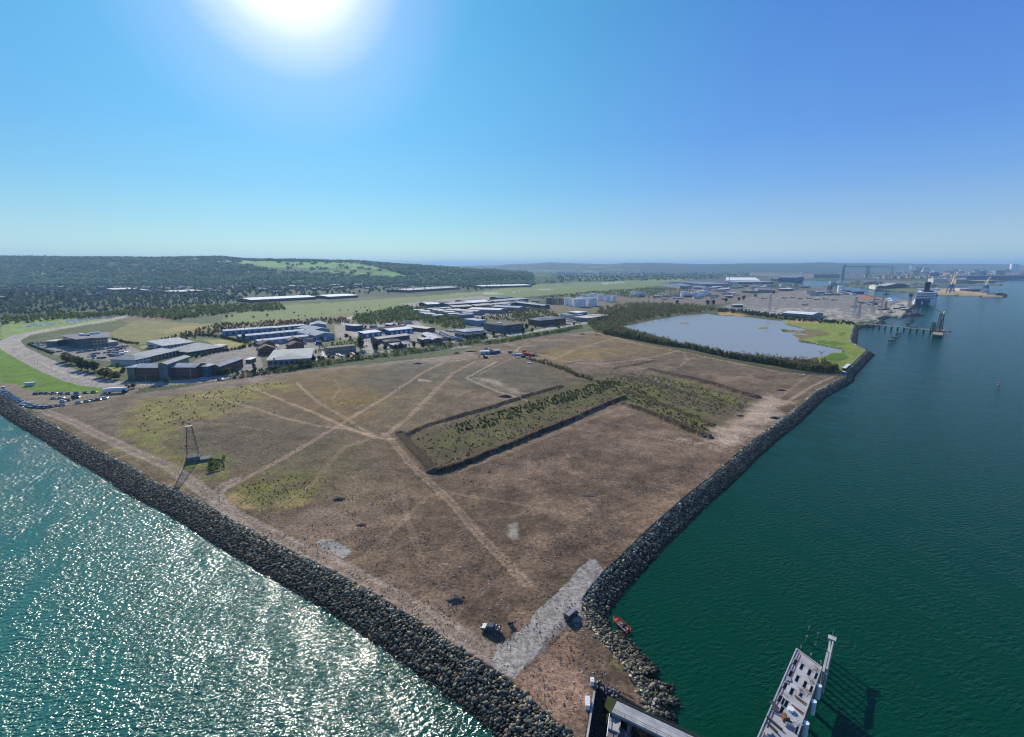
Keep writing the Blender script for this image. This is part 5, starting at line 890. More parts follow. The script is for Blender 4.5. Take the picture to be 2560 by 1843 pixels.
link('platform', MB().box(0, 0, 17.1, 2.6, 2.6, .15).path([(-1.3, -1.3, 18), (1.3, -1.3, 18), (1.3, 1.3, 18), (-1.3, 1.3, 18), (-1.3, -1.3, 18)], .05).mesh('platform', M['steel_dark']), t)
link('plinth', MB().box(0, 0, 1.0, 6, 5, 2.4).mesh('plinth', M['concrete_dark']), t); link('slab', MB().box(5.5, -2.2, .5, 5, 4.5, 1.2).mesh('slab', M['concrete_dark']), t)
for j in (-1.1, 0, 1.1): link('lamp', MB().box(j, -1.6, 17.4, .7, .4, .5).mesh('lamp', M['steel_grey']), t)
def pylon(px, yb, yt, w0, w1, label, arms=0, r=.17):
    p = G(px, yb); zc = p.y*cos(PITCH)+(H-LAND)*sin(PITCH); h = (yb-yt)*zc/F*1.02; k = zc/F; t = empty('pylon', p, .4, label, 'pylon'); mb = MB(); lattice(mb, 0, w0*k, w1*k, 0, h, 8, r); link('lattice', mb.mesh('lattice', M['steel_grey']), t)
    if arms:
        for i in range(arms): z = h*(.98-.14*i); link('cross_arm', MB().bar((-w0*k*.6, 0, z), (w0*k*.6, 0, z), r*1.4).bar((-w0*k*.6, 0, z), (0, 0, z+1.5), r).bar((w0*k*.6, 0, z), (0, 0, z+1.5), r).mesh('cross_arm', M['steel_dark']), t)
pylon(2134, 796, 745, 9, 2.5, 'tall light mast with wide head at the corner where jetty meets land', 1); pylon(2180, 787, 742, 7, 1.2, 'thin pointed mast second from the jetty root'); pylon(2202, 782, 736, 5, 2.5, 'tall mast with a dark head near the excavator on the quay', 1); pylon(2146, 797, 758, 6, 2, 'shorter mast just right of the first harbour mast')
pylon(1923, 778, 738, 7, 2, 'grey pylon behind the lake, left of the white marquee shed', 2); pylon(1778, 764, 741, 6, 2, 'grey pylon in front of the dark tree clump behind the lake', 2); pylon(563, 655, 634, 3, 1, 'thin mast on the ridge skyline, right one', 0, .8); pylon(477, 655, 640, 2.5, 1, 'thin mast on the ridge skyline, left one', 0, .8)
for o in list(COL.objects):
    if o.name.startswith('pylon') and 'ridge' in (o.get('label') or ''):
        zc = 4000; px = 563 if 'right' in o['label'] else 477; yb, ht = (648, 52) if px == 563 else (648, 36)
        o.location = ((px-1280)*zc/F, 4000/cos(PITCH)-30, H+(HORIZON-yb)*4000*C2/F-4); 
        ch = o.children[0]; bb = max(v.co.z for v in ch.data.vertices); bw = max(abs(v.co.x) for v in ch.data.vertices); ch.scale = (5/bw, 5/bw, ht/bb)
def lamp_post(px, yb, yt, label):
    p = G(px, yb); zc = p.y*cos(PITCH)+(H-LAND)*sin(PITCH); h = (yb-yt)*zc/F; t = empty('street_lamp', p, 2.2, label, 'street lamp', 'street lamps along the road'); link('post', MB().bar((0, 0, 0), (0, 0, h), .14, 6, r2=.09).mesh('post', M['steel_grey']), t); link('lamp_head', MB().box(.7, 0, h, 1.5, .3, .16).mesh('lamp_head', M['steel_grey']), t)
for a in ((zL(258, 585), zL(240, 505)), (zL(455, 665), zL(435, 580)), (zL(670, 770), zL(655, 680)), (zL(915, 890), zL(893, 795)), (zL(1213, 1000), zL(1195, 910)), (zL(1635, 1145), zL(1610, 1040)), (zB(548, 1172), zB(520, 1020)), (zB(355, 1080), zB(330, 940)), (zB(1252, 1075), zB(1240, 920)), (z4(435, 960), z4(440, 870))):
    lamp_post(a[0][0], a[0][1], a[1][1], 'slim grey street lamp at the edge of the road')
for x, yb in ((2375, 733), (2462, 731)):
    first = x == 2375; p = G(x, yb); s = p.y*cos(PITCH)/F*.9; t = empty('quay_crane', p, .2, 'blue legged quay crane with yellow jib leaning right, the larger of the two' if first else 'blue legged quay crane with pale yellow jib, right one near the pier tip', 'crane'); k = 1. if first else .8
    mb = MB()
    for i in (-1, 1):
        for j in (-1, 1): mb.bar((i*6*k*s, j*8, 0), (i*4.5*k*s, j*5, 17*s*k), 1.3)
    mb.box(0, 0, 8*s*k, 13*s*k, 18, 2).box(0, 0, 17*s*k, 11*s*k, 14, 3); link('portal', mb.mesh('portal', M['crane_blue']), t)
    link('machine_house', MB().box(1*s, 0, 21*s*k, 8*s*k, 10, 6*s*k).mesh('machine_house', M['crane_blue']), t)
    link('jib', MB().bar((-1*s, 0, 22*s*k), (14*s*k, 0, 54*s*k), 2.2*k, r2=1).bar((-1*s, 4, 22*s*k), (14*s*k, 0, 54*s*k), 1.2).bar((3*s, 0, 24*s*k), (8*s*k, 0, 50*s*k), 1.2).mesh('jib', M['yellow'] if first else M['pale_yellow']), t)
    link('tie_beam', MB().bar((8*s*k, 0, 50*s*k), (-12*s*k, 0, 30*s*k), 1.1).bar((-12*s*k, 0, 30*s*k), (0, 0, 20*s*k), 1.1).mesh('tie_beam', M['pale_yellow']), t)
def gantry(x0, x1, yb, yt, label, x1b=None):
    a = G(x0, yb); b = G(x1, yb+1); zc = a.y*cos(PITCH)+(H-LAND)*sin(PITCH); h = (yb-yt)*zc/F; d = Vector((b.x-a.x, b.y-a.y)); Lg = d.length; t = empty('gantry_crane', a, math.atan2(d.y, d.x), label, 'crane')
    link('beam', MB().box(Lg/2, 0, h-3.2, Lg*1.08, 6, 5).mesh('beam', M['crane_green']), t); link('leg', MB().box(0, 0, (h-6)/2, 13, 10, h-6, taper=.9).mesh('leg', M['crane_green']), t)
    link('leg', MB().bar((Lg-5, 0, 0), (Lg, 0, h-6), 1.6).bar((Lg+7, 0, 0), (Lg, 0, h-6), 1.6).mesh('leg', M['crane_green']), t); link('trolley', MB().box(4, 0, h+2.5, 16, 9, 5).bar((0, 0, h+5), (-22, 0, h+9), 1).mesh('trolley', M['crane_green']), t)
gantry(2106, 2170, 700, 666.5, 'giant olive gantry crane on the left, with the wide left leg'); gantry(2166, 2228, 695, 667, 'giant olive gantry crane behind and right of the first one')
for a in (((1230, 0), (1205, 55), 'thin white chimney far beyond the white factory'),): pass
for px, yb, yt, l, m in ((1911, 702, 687, 'thin white chimney beyond the white factory', 'wall_white'), (1822, 716, 691, 'dark thin chimney in front of the pale factory halls', 'wall_dark'), (1893, 745, 727, 'grey chimney among the port warehouses', 'wall_grey'), (1781, 676, 668, 'pale distant tower block alone in the suburbs', 'wall_white'), (1587, 681, 675, 'dark church like tower in the suburbs', 'wall_dark')):
    p = G(px, yb); zc = p.y*cos(PITCH)+(H-LAND)*sin(PITCH); h = (yb-yt)*zc/F; r_ = .7*zc/F; t = empty('chimney', p, 0, l, 'chimney'); link('shaft', MB().cyl(0, 0, -1, h, r_, 10, r2=r_*.7).mesh('shaft', M[m]), t); link('cap', MB().cyl(0, 0, h+.01, h+1.2, r_*.85, 10).mesh('cap', M['wall_dark']), t)

# ================================================================== VEHICLES AND SMALL THINGS
PAINT = {}
for k, c in dict(white=(.70, .70, .68), silver=(.38, .39, .40), grey=(.14, .145, .15), black=(.02, .02, .022), blue=(.03, .08, .25), red=(.35, .03, .025)).items(): PAINT[k] = mat('paint_'+k, c, .25, .1, var=.04, spec=.5)
def car_mesh(kind, paint):
    m = MB(); Lc, Wc, Hc = dict(car=(4.3, 1.8, 1.45), van=(5.2, 2., 2.2), estate=(4.7, 1.85, 1.6))[kind]
    def sec(x, w_, z0, z1): return [(x, -w_/2, z0), (x, w_/2, z0), (x, w_/2*.97, z1), (x, -w_/2*.97, z1)]
    b = .85 if kind != 'van' else 1.1
    m.loft([sec(-Lc/2, Wc*.86, .35, b*.85), sec(-Lc/2+.25, Wc, .28, b), sec(Lc*.2, Wc, .28, b), sec(Lc/2-.3, Wc*.96, .28, b*.82), sec(Lc/2, Wc*.8, .35, b*.66)])
    x0, x1 = (-Lc*.46, Lc*.40) if kind == 'van' else (-Lc*.42 if kind == 'estate' else -Lc*.38, Lc*.20)
    c = lambda x, w_, z: [(x, -w_/2, z), (x, w_/2, z)]
    lo = [(x0, -Wc*.47, b), (x0, Wc*.47, b), (x1, Wc*.47, b-.04), (x1, -Wc*.47, b-.04)]; hi = [(x0+.35, -Wc*.38, Hc-.08), (x0+.35, Wc*.38, Hc-.08), (x1-.75, Wc*.38, Hc-.08), (x1-.75, -Wc*.38, Hc-.08)]
    m.loft([lo, hi], 1); m.loft([hi, [(x, y*.97, z+.08) for x, y, z in hi]], 0)
    for x in (-Lc*.31, Lc*.31):
        for y in (-Wc/2+.08, Wc/2-.08): m.bar((x, y-.1, .32), (x, y+.1, .32), .32, 8, 2)
    return m.mesh(kind, [PAINT[paint], M['glass'], M['rubber']])
CARS = {}
def put_car(x, y, rz, paint, label, group, kind='car', z=LAND+.12):
    k = (kind, paint)
    if k not in CARS: CARS[k] = car_mesh(kind, paint)
    o = link('parked_'+('van' if kind == 'van' else 'car'), CARS[k], None, (x, y, z), rz); return tag(o, label, 'van' if kind == 'van' else 'car', group)
rc = random.Random(11)
def row(p0, p1, n, where, ang=90, mix='swgkbr', gap=.12):
    a, b = G(*p0), G(*p1); d = b-a; rz = math.atan2(d.y, d.x)+radians(ang)
    for i in range(n):
        if rc.random() < gap: continue
        p = a+d*((i+.5)/n); pt = dict(s='silver', w='white', g='grey', k='black', b='blue', r='red')[rc.choice(mix)]
        put_car(p.x, p.y, rz+rc.uniform(-.04, .04)+(pi if rc.random() < .4 else 0), pt, f'{pt} car parked {where}', f'{pt} cars {where}', rc.choice(('car', 'car', 'estate')))
sw = 'in the long tight row along the sea wall'
row(zL(55, 1262), zL(240, 1385), 9, sw, 90, 'gkgks', 0); row(zL(240, 1385), zL(430, 1490), 9, sw, 90, 'gkgwks', 0); row(zL(430, 1490), zL(600, 1545), 6, sw, 90, 'wgks', 0); row(zL(600, 1545), zL(860, 1556), 7, sw, 75, 'wgksb', 0)
for (x, y), pt, l in (((640, 1322), 'black', 'black car under the grass bank, leftmost of the line'), ((745, 1312), 'grey', 'grey car under the grass bank, second of the line'), ((850, 1310), 'black', 'black car under the grass bank, third of the line'), ((962, 1310), 'black', 'black car under the grass bank, fourth of the line'), ((1090, 1318), 'blue', 'blue car under the grass bank, fifth of the line'), ((1218, 1316), 'grey', 'dark grey car under the grass bank, sixth of the line'), ((1370, 1312), 'blue', 'blue car under the grass bank, seventh of the line'), ((1525, 1302), 'grey', 'grey car under the grass bank, eighth of the line'), ((1670, 1292), 'black', 'black car under the grass bank, last of the line'),
                  ((962, 1402), 'silver', 'silver car in the middle of the gravel car park, left of a pair'), ((1085, 1393), 'white', 'white car in the middle of the gravel car park, right of a pair'), ((1122, 1452), 'white', 'white car just below the pair in the gravel car park'), ((1213, 1430), 'black', 'small black car behind the dark van'),
                  ((1402, 1475), 'silver', 'silver car by the site fence, leftmost of five'), ((1545, 1452), 'silver', 'silver car by the site fence, second of five'), ((1640, 1432), 'silver', 'silver car by the site fence, third of five'), ((1742, 1422), 'blue', 'bright blue car by the site fence, fourth of five'), ((1858, 1400), 'white', 'white car by the site fence, rightmost of five'),
                  ((915, 1545), 'grey', 'grey car at the end of the sea wall row, left of three'), ((1022, 1528), 'silver', 'silver car at the end of the sea wall row, middle of three'), ((1118, 1518), 'grey', 'grey car at the end of the sea wall row, right of three')):
    p = G(*zL(x, y)); put_car(p.x, p.y, rc.uniform(-.25, .25)+.1, pt, l, None)
p = G(*zL(1345, 1385)); put_car(p.x, p.y, .25, 'black', 'large black van in the middle of the gravel car park', None, 'van'); p = G(*zL(72, 1232)); put_car(p.x, p.y, 2.2, 'white', 'white van at the far left end of the sea wall row', None, 'van')
p = G(*zB(1450, 1072)); put_car(p.x, p.y, .05, 'white', 'white van driving past the brick office', None, 'van'); p = G(*zB(1712, 1072)); put_car(p.x, p.y, .1, 'grey', 'dark pickup like car driving right of the white van', None, 'estate'); p = G(*zB(880, 1106)); put_car(p.x, p.y, .1, 'white', 'small white car on the road in front of the brick office', None)
p = G(*zL(2160, 515)); put_car(p.x, p.y, .2, 'white', 'white minibus among the cars of the tan office', None, 'van')
ta = 'at the tan office'
for a, b, n in (((540, 450), (950, 395), 14), ((620, 480), (960, 430), 12), ((700, 500), (900, 560), 8), ((900, 590), (1120, 560), 8), ((1370, 590), (2200, 470), 28), ((1600, 620), (1760, 600), 6), ((1560, 660), (1700, 645), 5), ((1850, 590), (2180, 580), 11), ((1900, 630), (2230, 612), 11), ((1640, 692), (1880, 675), 8), ((1950, 650), (2150, 640), 7), ((2000, 540), (2250, 505), 9), ((2050, 500), (2268, 470), 9), ((1900, 560), (2100, 545), 8), ((560, 470), (700, 455), 5), ((760, 520), (930, 560), 6), ((2080, 600), (2268, 560), 7)):
    row(zL(*a), zL(*b), n, ta, 90, 'swwgkr', .1)
cy_ = 'between the brick units'
for a, b, n in (((1085, 630), (1085, 690), 4), ((1245, 640), (1245, 720), 5), ((1095, 700), (1095, 745), 3)): row(zM(*a), zM(*b), n, cy_, 90, 'swgk')
row(zM(1640, 770), zM(1690, 920), 11, 'right of the hip roofed hall', 90, 'swwgk', .05); row(zM(1810, 760), zM(1850, 890), 9, 'left of the tan two storey office', 90, 'swgk', .1); row(zM(2030, 800), zM(2120, 840), 6, 'in front of the tan two storey office', 60, 'swgr'); row(z4(245, 905), z4(330, 960), 6, 'under the tan office at the junction', 60, 'swrr', 0); row(zM(1690, 610), zM(1730, 660), 4, 'beside the waste plot', 70, 'swg', 0)
row(z4(1170, 462), z4(1330, 528), 9, 'beside the terrace unit', 60, 'swwgk', .05); row(z4(1565, 580), z4(1900, 718), 18, 'in the long row left of the white hipped office', 60, 'swwgk', .05); row(z4(1640, 575), z4(1930, 690), 14, 'beside the green strip of the white hipped office', 60, 'swwg', .3); row(z4(1720, 550), z4(1840, 570), 6, 'behind the white hipped office', 60, 'kgk', .1); row(z4(1130, 700), z4(1210, 740), 4, 'in the bungalow yard', 40, 'swg', 0); row(z4(720, 580), z4(760, 610), 3, 'beside the blue unit', 60, 'swg', 0)
row(z5(1600, 705), z5(1790, 768), 12, 'left of the glass office', 60, 'swwg', .05); row(z5(1540, 752), z5(1700, 800), 9, 'left of the glass office', 60, 'swwg', .1); row(z5(1540, 795), z5(1690, 842), 9, 'left of the glass office', 60, 'swwg', .1); row(z5(1380, 480), z5(1520, 520), 8, 'by the blue panelled block', 60, 'swg', .1)
wd = 'in front of the white depot'
for a, b, n in (((870, 605), (1110, 650), 11), ((870, 630), (1130, 672), 11), ((860, 655), (1080, 690), 9), ((900, 590), (1060, 610), 7)): row(z6(*a), z6(*b), n, wd, 60, 'swkkg', .15)
row(z5(2030, 330), z5(2160, 350), 7, 'beside the diagonal warehouses', 70, 'swr', .1)
# lorry and cabins of the car park
p = G(*zL(2050, 1290)); t = empty('articulated_lorry', p, .26, 'white articulated lorry parked at the end of the gravel car park', 'lorry')
link('trailer', MB().box(1.3, 0, 2.55, 12.6, 2.55, 2.7).mesh('trailer', M['white']), t); link('chassis', MB().box(0, 0, .95, 14.5, 1.1, .3).mesh('chassis', M['steel_dark']), t); link('cab', MB().box(-6.7, 0, 1.9, 2.1, 2.5, 2.9, taper=.95).mesh('cab', M['white']), t); link('windscreen', MB().box(-7.74, 0, 2.3, .1, 2.2, 1.0).mesh('windscreen', M['glass']), t)
for x in (-6.4, -3.8, 4.6, 5.8, 7.0): link('wheel', MB().bar((x, -1.25, .5), (x, 1.25, .5), .5, 10).mesh('wheel', M['rubber']), t)
p = G(*zL(540, 1165)); t = empty('site_cabin', p, .35, 'pale green white cabin alone on the bright grass', 'cabin'); link('body', MB().box(0, 0, 1.3, 6, 2.5, 2.6).mesh('body', M['wall_white']), t); link('roof', MB().box(0, 0, 2.7, 6.3, 2.8, .15).mesh('roof', M['roof_white']), t)
for i, (x, y, c, l) in enumerate(((345, 410, 'white', 'long white site cabin with a flat roof'), (470, 408, 'blue', 'blue steel container, first beside the white cabin'), (540, 398, 'blue', 'blue steel container, second beside the white cabin'), (600, 385, 'blue', 'blue steel container, furthest from the white cabin'))):
    p = G(*zS(x, y+8)); t = empty('site_cabin' if c == 'white' else 'container', p, .15, l, 'cabin' if c == 'white' else 'container'); Lx = 14 if c == 'white' else 5
    link('body', MB().box(0, 0, 1.5, Lx, 5 if c == 'white' else 6, 2.8).mesh('body', M['wall_white' if c == 'white' else 'wall_blue']), t); link('roof', MB().box(0, 0, 3.0, Lx+.2, 6.2 if c != 'white' else 5.4, .16).mesh('roof', M['roof_white' if c == 'white' else 'roof_light']), t); link('door', MB().box(0, -2.6 if c == 'white' else -3.05, 1.2, 1, .1, 2).mesh('door', M['wall_dark']), t)
for (x, y), pt in (((320, 302), 'silver'), ((362, 315), 'black'), ((398, 328), 'white'), ((430, 340), 'white')): p = G(*zS(x, y+6)); put_car(p.x, p.y, 1.0, pt, f'{pt} car parked behind the white site cabin' + (', nearest the gap' if pt == 'silver' else ''), 'cars behind the site cabin' if pt == 'white' else None)
def digger(p, rz, label, col='yellow', s=1.):
    t = empty('excavator', p, rz, label, 'excavator'); t.scale = (s, s, s)
    for y in (-1.2, 1.2): link('track', MB().box(0, y, .45, 4.2, .6, .9).mesh('track', M['rubber']), t)
    link('house', MB().box(-.3, 0, 1.7, 3.6, 2.6, 1.3).mesh('house', M[col]), t); link('cab', MB().box(.9, .8, 2.3, 1.5, 1.0, 1.6).mesh('cab', M['glass']), t)
    link('boom', MB().bar((1.2, -.2, 2.0), (4.6, -.2, 4.6), .28).bar((4.6, -.2, 4.6), (7.0, -.2, 1.6), .22).mesh('boom', M[col]), t); link('bucket', MB().box(7.0, -.2, .8, 1.0, 1.1, 1.0, taper=1.3).mesh('bucket', M['steel_dark']), t)
digger(G(*zS(315, 515)), pi*.9, 'grey excavator in front of the white site cabin', 'steel_grey'); digger(G(*zJ(900, 440)), .3, 'long armed excavator on the quay corner', 'pale_yellow', 1.6)
# plant and skips in the middle of the site
for x, y, Lx, Wx, Hx, m, l in ((905, 400, 5, 3, 2.4, 'wall_grey', 'grey crate like trailer left of the site plant'), (1110, 450, 7, 4, 1.8, 'wall_white', 'white flat bed load in the site plant cluster'), (1230, 410, 4, 3, 4, 'orange', 'orange yellow hopper standing above the site plant'), (1300, 455, 9, 3, 2.6, 'red', 'long red crusher in the site plant cluster'), (1400, 470, 6, 3, 2.2, 'red', 'shorter red machine right of the crusher'), (1470, 470, 6, 3, 1.4, 'red', 'red rimmed conveyor trailer at the right end of the plant'), (1060, 480, 5, 2.6, 1.8, 'wall_blue', 'blue tank trailer in front of the white load'), (1085, 520, 4, 2.4, 1.2, 'white', 'small white bags stacked at the front of the plant'), (1210, 505, 5, 2.6, 2, 'wall_dark', 'dark skip at the front of the plant'), (970, 450, 3, 2, 1.4, 'white', 'white bowser at the left of the plant'), (1345, 650, 4, 2.4, 1.1, 'white', 'low white trailer by the end of the shrub row')):
    p = G(*zS(x, y)); t = empty('site_machine', p, random.uniform(-.5, .3), l, 'site machine'); link('body', MB().box(0, 0, Hx*.6, Lx, Wx, Hx*.7, taper=.85).mesh('body', M[m]), t); link('undercarriage', MB().box(0, 0, Hx*.12, Lx*.8, Wx*.8, Hx*.24).mesh('undercarriage', M['steel_dark']), t)
    if m == 'red': link('conveyor', MB().bar((Lx*.3, 0, Hx*.6), (Lx*.9, 0, Hx*1.3), .3).mesh('conveyor', M['steel_grey']), t)
# spoil heaps
def heap(px, py, rx, ry, h, label, n=26, seed=0, m='soil'):
    rr = random.Random(seed); p = G(px, py); mb = MB(); k = 14; rings = [[(rx*q*(1+.2*sin(3*a_+q*5))*cos(a_), ry*q*(1+.2*cos(2*a_))*sin(a_), z) for a_ in [2*pi*i/k for i in range(k)]] for q, z in ((1, -.2), (.8, h*.35), (.45, h*.75), (.12, h))]; mb.loft(rings)
    t = empty('spoil_heap', p, 0, label, 'spoil heap'); link('mound', mb.mesh('mound', M[m]), t)
    cl = MB()
    for i in range(n):
        a_, q = rr.uniform(0, 6.3), rr.uniform(.2, 1.1); s = rr.uniform(.25, .7)*h**.3; cl.box(rx*q*cos(a_), ry*q*sin(a_), max(.1, h*(1-q))*.9, s, s*.8, s*.6, rr.uniform(0, 3), taper=.6)
    link('clods', cl.mesh('clods', M[m]), t)
for a in ((1140, 1500, 2.6, 1.8, .9, 'dark clod heap near the pickup truck', 50), (848, 1248, 2.4, 1.6, .8, 'small dark heap left of the spine track', 24), (905, 1312, 2, 1.4, .5, 'low dark heap above the pale slab', 16), (1472, 1238, 4.5, 2.5, .35, 'faint dark heap in the middle of the brown plain', 50), (1264, 992, 5, 3, 1.6, 'dark heap behind the long bank', 30), (1045, 910, 5, 3, 1.4, 'dark heap near the estate road, left one', 26), (1142, 884, 4, 2.5, 1.5, 'round dark heap beside the hedge', 22), (1178, 880, 8, 2, 1.3, 'long dark heap beside the hedge', 30),
          (1362, 901, 3, 2, 1.2, 'small dark heap right of the site plant', 14), (1456, 837, 4, 2, 1.3, 'dark heap at the far end of the site, left one', 14), (1492, 838, 4, 2, 1.2, 'dark heap at the far end of the site, right one', 14), (1952, 976, 4, 2, .9, 'brown heap on the right part of the site', 20), (1936, 1045, 3, 2, 1., 'dark heap beside the pale trampled ground', 18), (1886, 992, 3.5, 2, 1.6, 'dark heap at the end of the far bank', 14), (1766, 1092, 3, 2, 1.4, 'dark heap at the end of the near right bank', 14), (1086, 1180, 4, 3, 2.2, 'cloddy brown heap at the corner of the banks', 40), (1000, 1084, 3, 1.6, 1.4, 'small cloddy heap at the back left corner of the banks', 20), (1850, 1040, 2.5, 1.5, .8, 'low heap between pale ground and bank', 14)):
    heap(*a[:6], n=a[6], seed=int(a[0]))
# pickup truck
def vehicle_wheels(t, xs, y, r_=.38, wd=.26):
    for x in xs:
        for s in (-1, 1):
            o = link('wheel', MB().bar((x, s*y-wd/2, r_), (x, s*y+wd/2, r_), r_, 14).mesh('wheel', M['rubber']), t); link('rim', MB().bar((x, s*(y+wd/2+.004)-.01, r_), (x, s*(y+wd/2+.004)+.01, r_), r_*.6, 10).mesh('rim', M['steel_grey']), o)
a, b = G(1208, 1572), G(1247, 1582); p = (a+b)/2; rz = math.atan2((a-b).y, (a-b).x)
t = empty('pickup_truck', p, rz, 'dark grey pickup truck with a loaded bed standing by the shore track', 'pickup'); S = lambda x, w_, z0, z1: [(x, -w_/2, z0), (x, w_/2, z0), (x, w_/2, z1), (x, -w_/2, z1)]
link('body', MB().loft([S(-2.55, 1.8, .5, 1.05), S(-2.4, 1.9, .42, 1.1), S(.9, 1.92, .42, 1.1), S(1.3, 1.9, .42, 1.12), S(2.35, 1.86, .42, .98), S(2.6, 1.6, .5, .8)]).mesh('body', M['pickup_paint']), t)
link('cab', MB().loft([[(-.75, -.86, 1.103), (-.75, .86, 1.103), (1.35, .86, 1.123), (1.35, -.86, 1.123)], [(-.6, -.72, 1.72), (-.6, .72, 1.72), (.55, .72, 1.74), (.55, -.72, 1.74)]]).mesh('cab', M['glass']), t); link('cab_roof', MB().box(-.02, 0, 1.77, 1.25, 1.5, .08).mesh('cab_roof', M['pickup_paint']), t)
bd = MB().box(-1.7, 0, 1.35, 1.7, .06, .5)
for s in (-.93, .93): bd.box(-1.65, s, 1.28, 1.75, .06, .38)
bd.box(-2.53, 0, 1.28, .06, 1.86, .38); bd.box(-.8, 0, 1.45, .08, 1.86, .75); link('bed_rails', bd.mesh('bed_rails', M['pickup_paint']), t)
rr = random.Random(4)
for i in range(9): link('cargo', MB().box(-1.7+rr.uniform(-.7, .7), rr.uniform(-.7, .7), 1.35, rr.uniform(.25, .6), rr.uniform(.2, .5), rr.uniform(.2, .5), rr.uniform(0, 3)).mesh('cargo', M[rr.choice(['wood', 'steel_grey', 'wall_white', 'concrete', 'rust'])]), t)
for s in (-.68, .68): link('headlight', MB().box(2.5, s, .82, .25, .35, .16).mesh('headlight', M['white']), t); link('mirror', MB().box(1.0, s*1.5, 1.25, .15, .2, .18).mesh('mirror', M['black']), t)
vehicle_wheels(t, (-1.65, 1.65), .86)
# dark van
a, b = G(1416.5, 1538, LAND+1.9), G(1441, 1517, LAND+1.9); p = (a+b)/2; rz = math.atan2((b-a).y, (b-a).x)
t = empty('dark_van', (p.x, p.y, LAND), rz, 'black van with a grey roof standing on the grey gravel beside the boulders', 'van')
link('body', MB().loft([S(-2.3, 1.75, .4, 1.1), S(-2.2, 1.88, .35, 1.15), S(1.4, 1.88, .35, 1.15), S(2.1, 1.8, .38, 1.0), S(2.4, 1.5, .45, .8)]).mesh('body', M['van_paint']), t)
link('side_windows', MB().loft([[(-2.22, -.9, 1.153), (-2.22, .9, 1.153), (1.45, .9, 1.153), (1.45, -.9, 1.153)], [(-2.12, -.82, 1.82), (-2.12, .82, 1.82), (.95, .82, 1.82), (.95, -.82, 1.82)]]).mesh('side_windows', M['glass']), t)
link('roof_panel', MB().loft([S(-2.14, 1.66, 1.823, 1.93), S(.95, 1.66, 1.823, 1.93)]).mesh('roof_panel', M['wall_grey']), t)
for s in (-.77, .77): link('roof_rail', MB().box(-.6, s, 1.97, 2.8, .05, .06).mesh('roof_rail', M['black']), t); link('headlight', MB().box(2.22, s*.9, .85, .2, .3, .18).mesh('headlight', M['white']), t); link('mirror', MB().box(1.25, s*1.32, 1.3, .14, .22, .2).mesh('mirror', M['black']), t)
link('rear_window', MB().box(-2.2, 0, 1.45, .06, 1.4, .4).mesh('rear_window', M['glass']), t); vehicle_wheels(t, (-1.45, 1.45), .84, .36)
# fork attachment on the ground
p = G(1279, 1565); t = empty('fork_attachment', p, .5, 'black loader fork attachment lying on the bare ground between truck and gravel', 'loader attachment')
link('carriage', MB().box(0, .5, .6, 1.3, .25, 1.0).box(0, .2, .9, 1.0, .5, .5).mesh('carriage', M['black']), t)
for i in range(4): link('tine', MB().box(-.48+.32*i, -.35, .1, .09, 1.3, .09).mesh('tine', M['steel_grey']), t)
link('hydraulic_arm', MB().bar((-.3, .4, .9), (-.5, .9, .3), .1).bar((.3, .4, .9), (.5, .8, .35), .1).mesh('hydraulic_arm', M['black']), t)
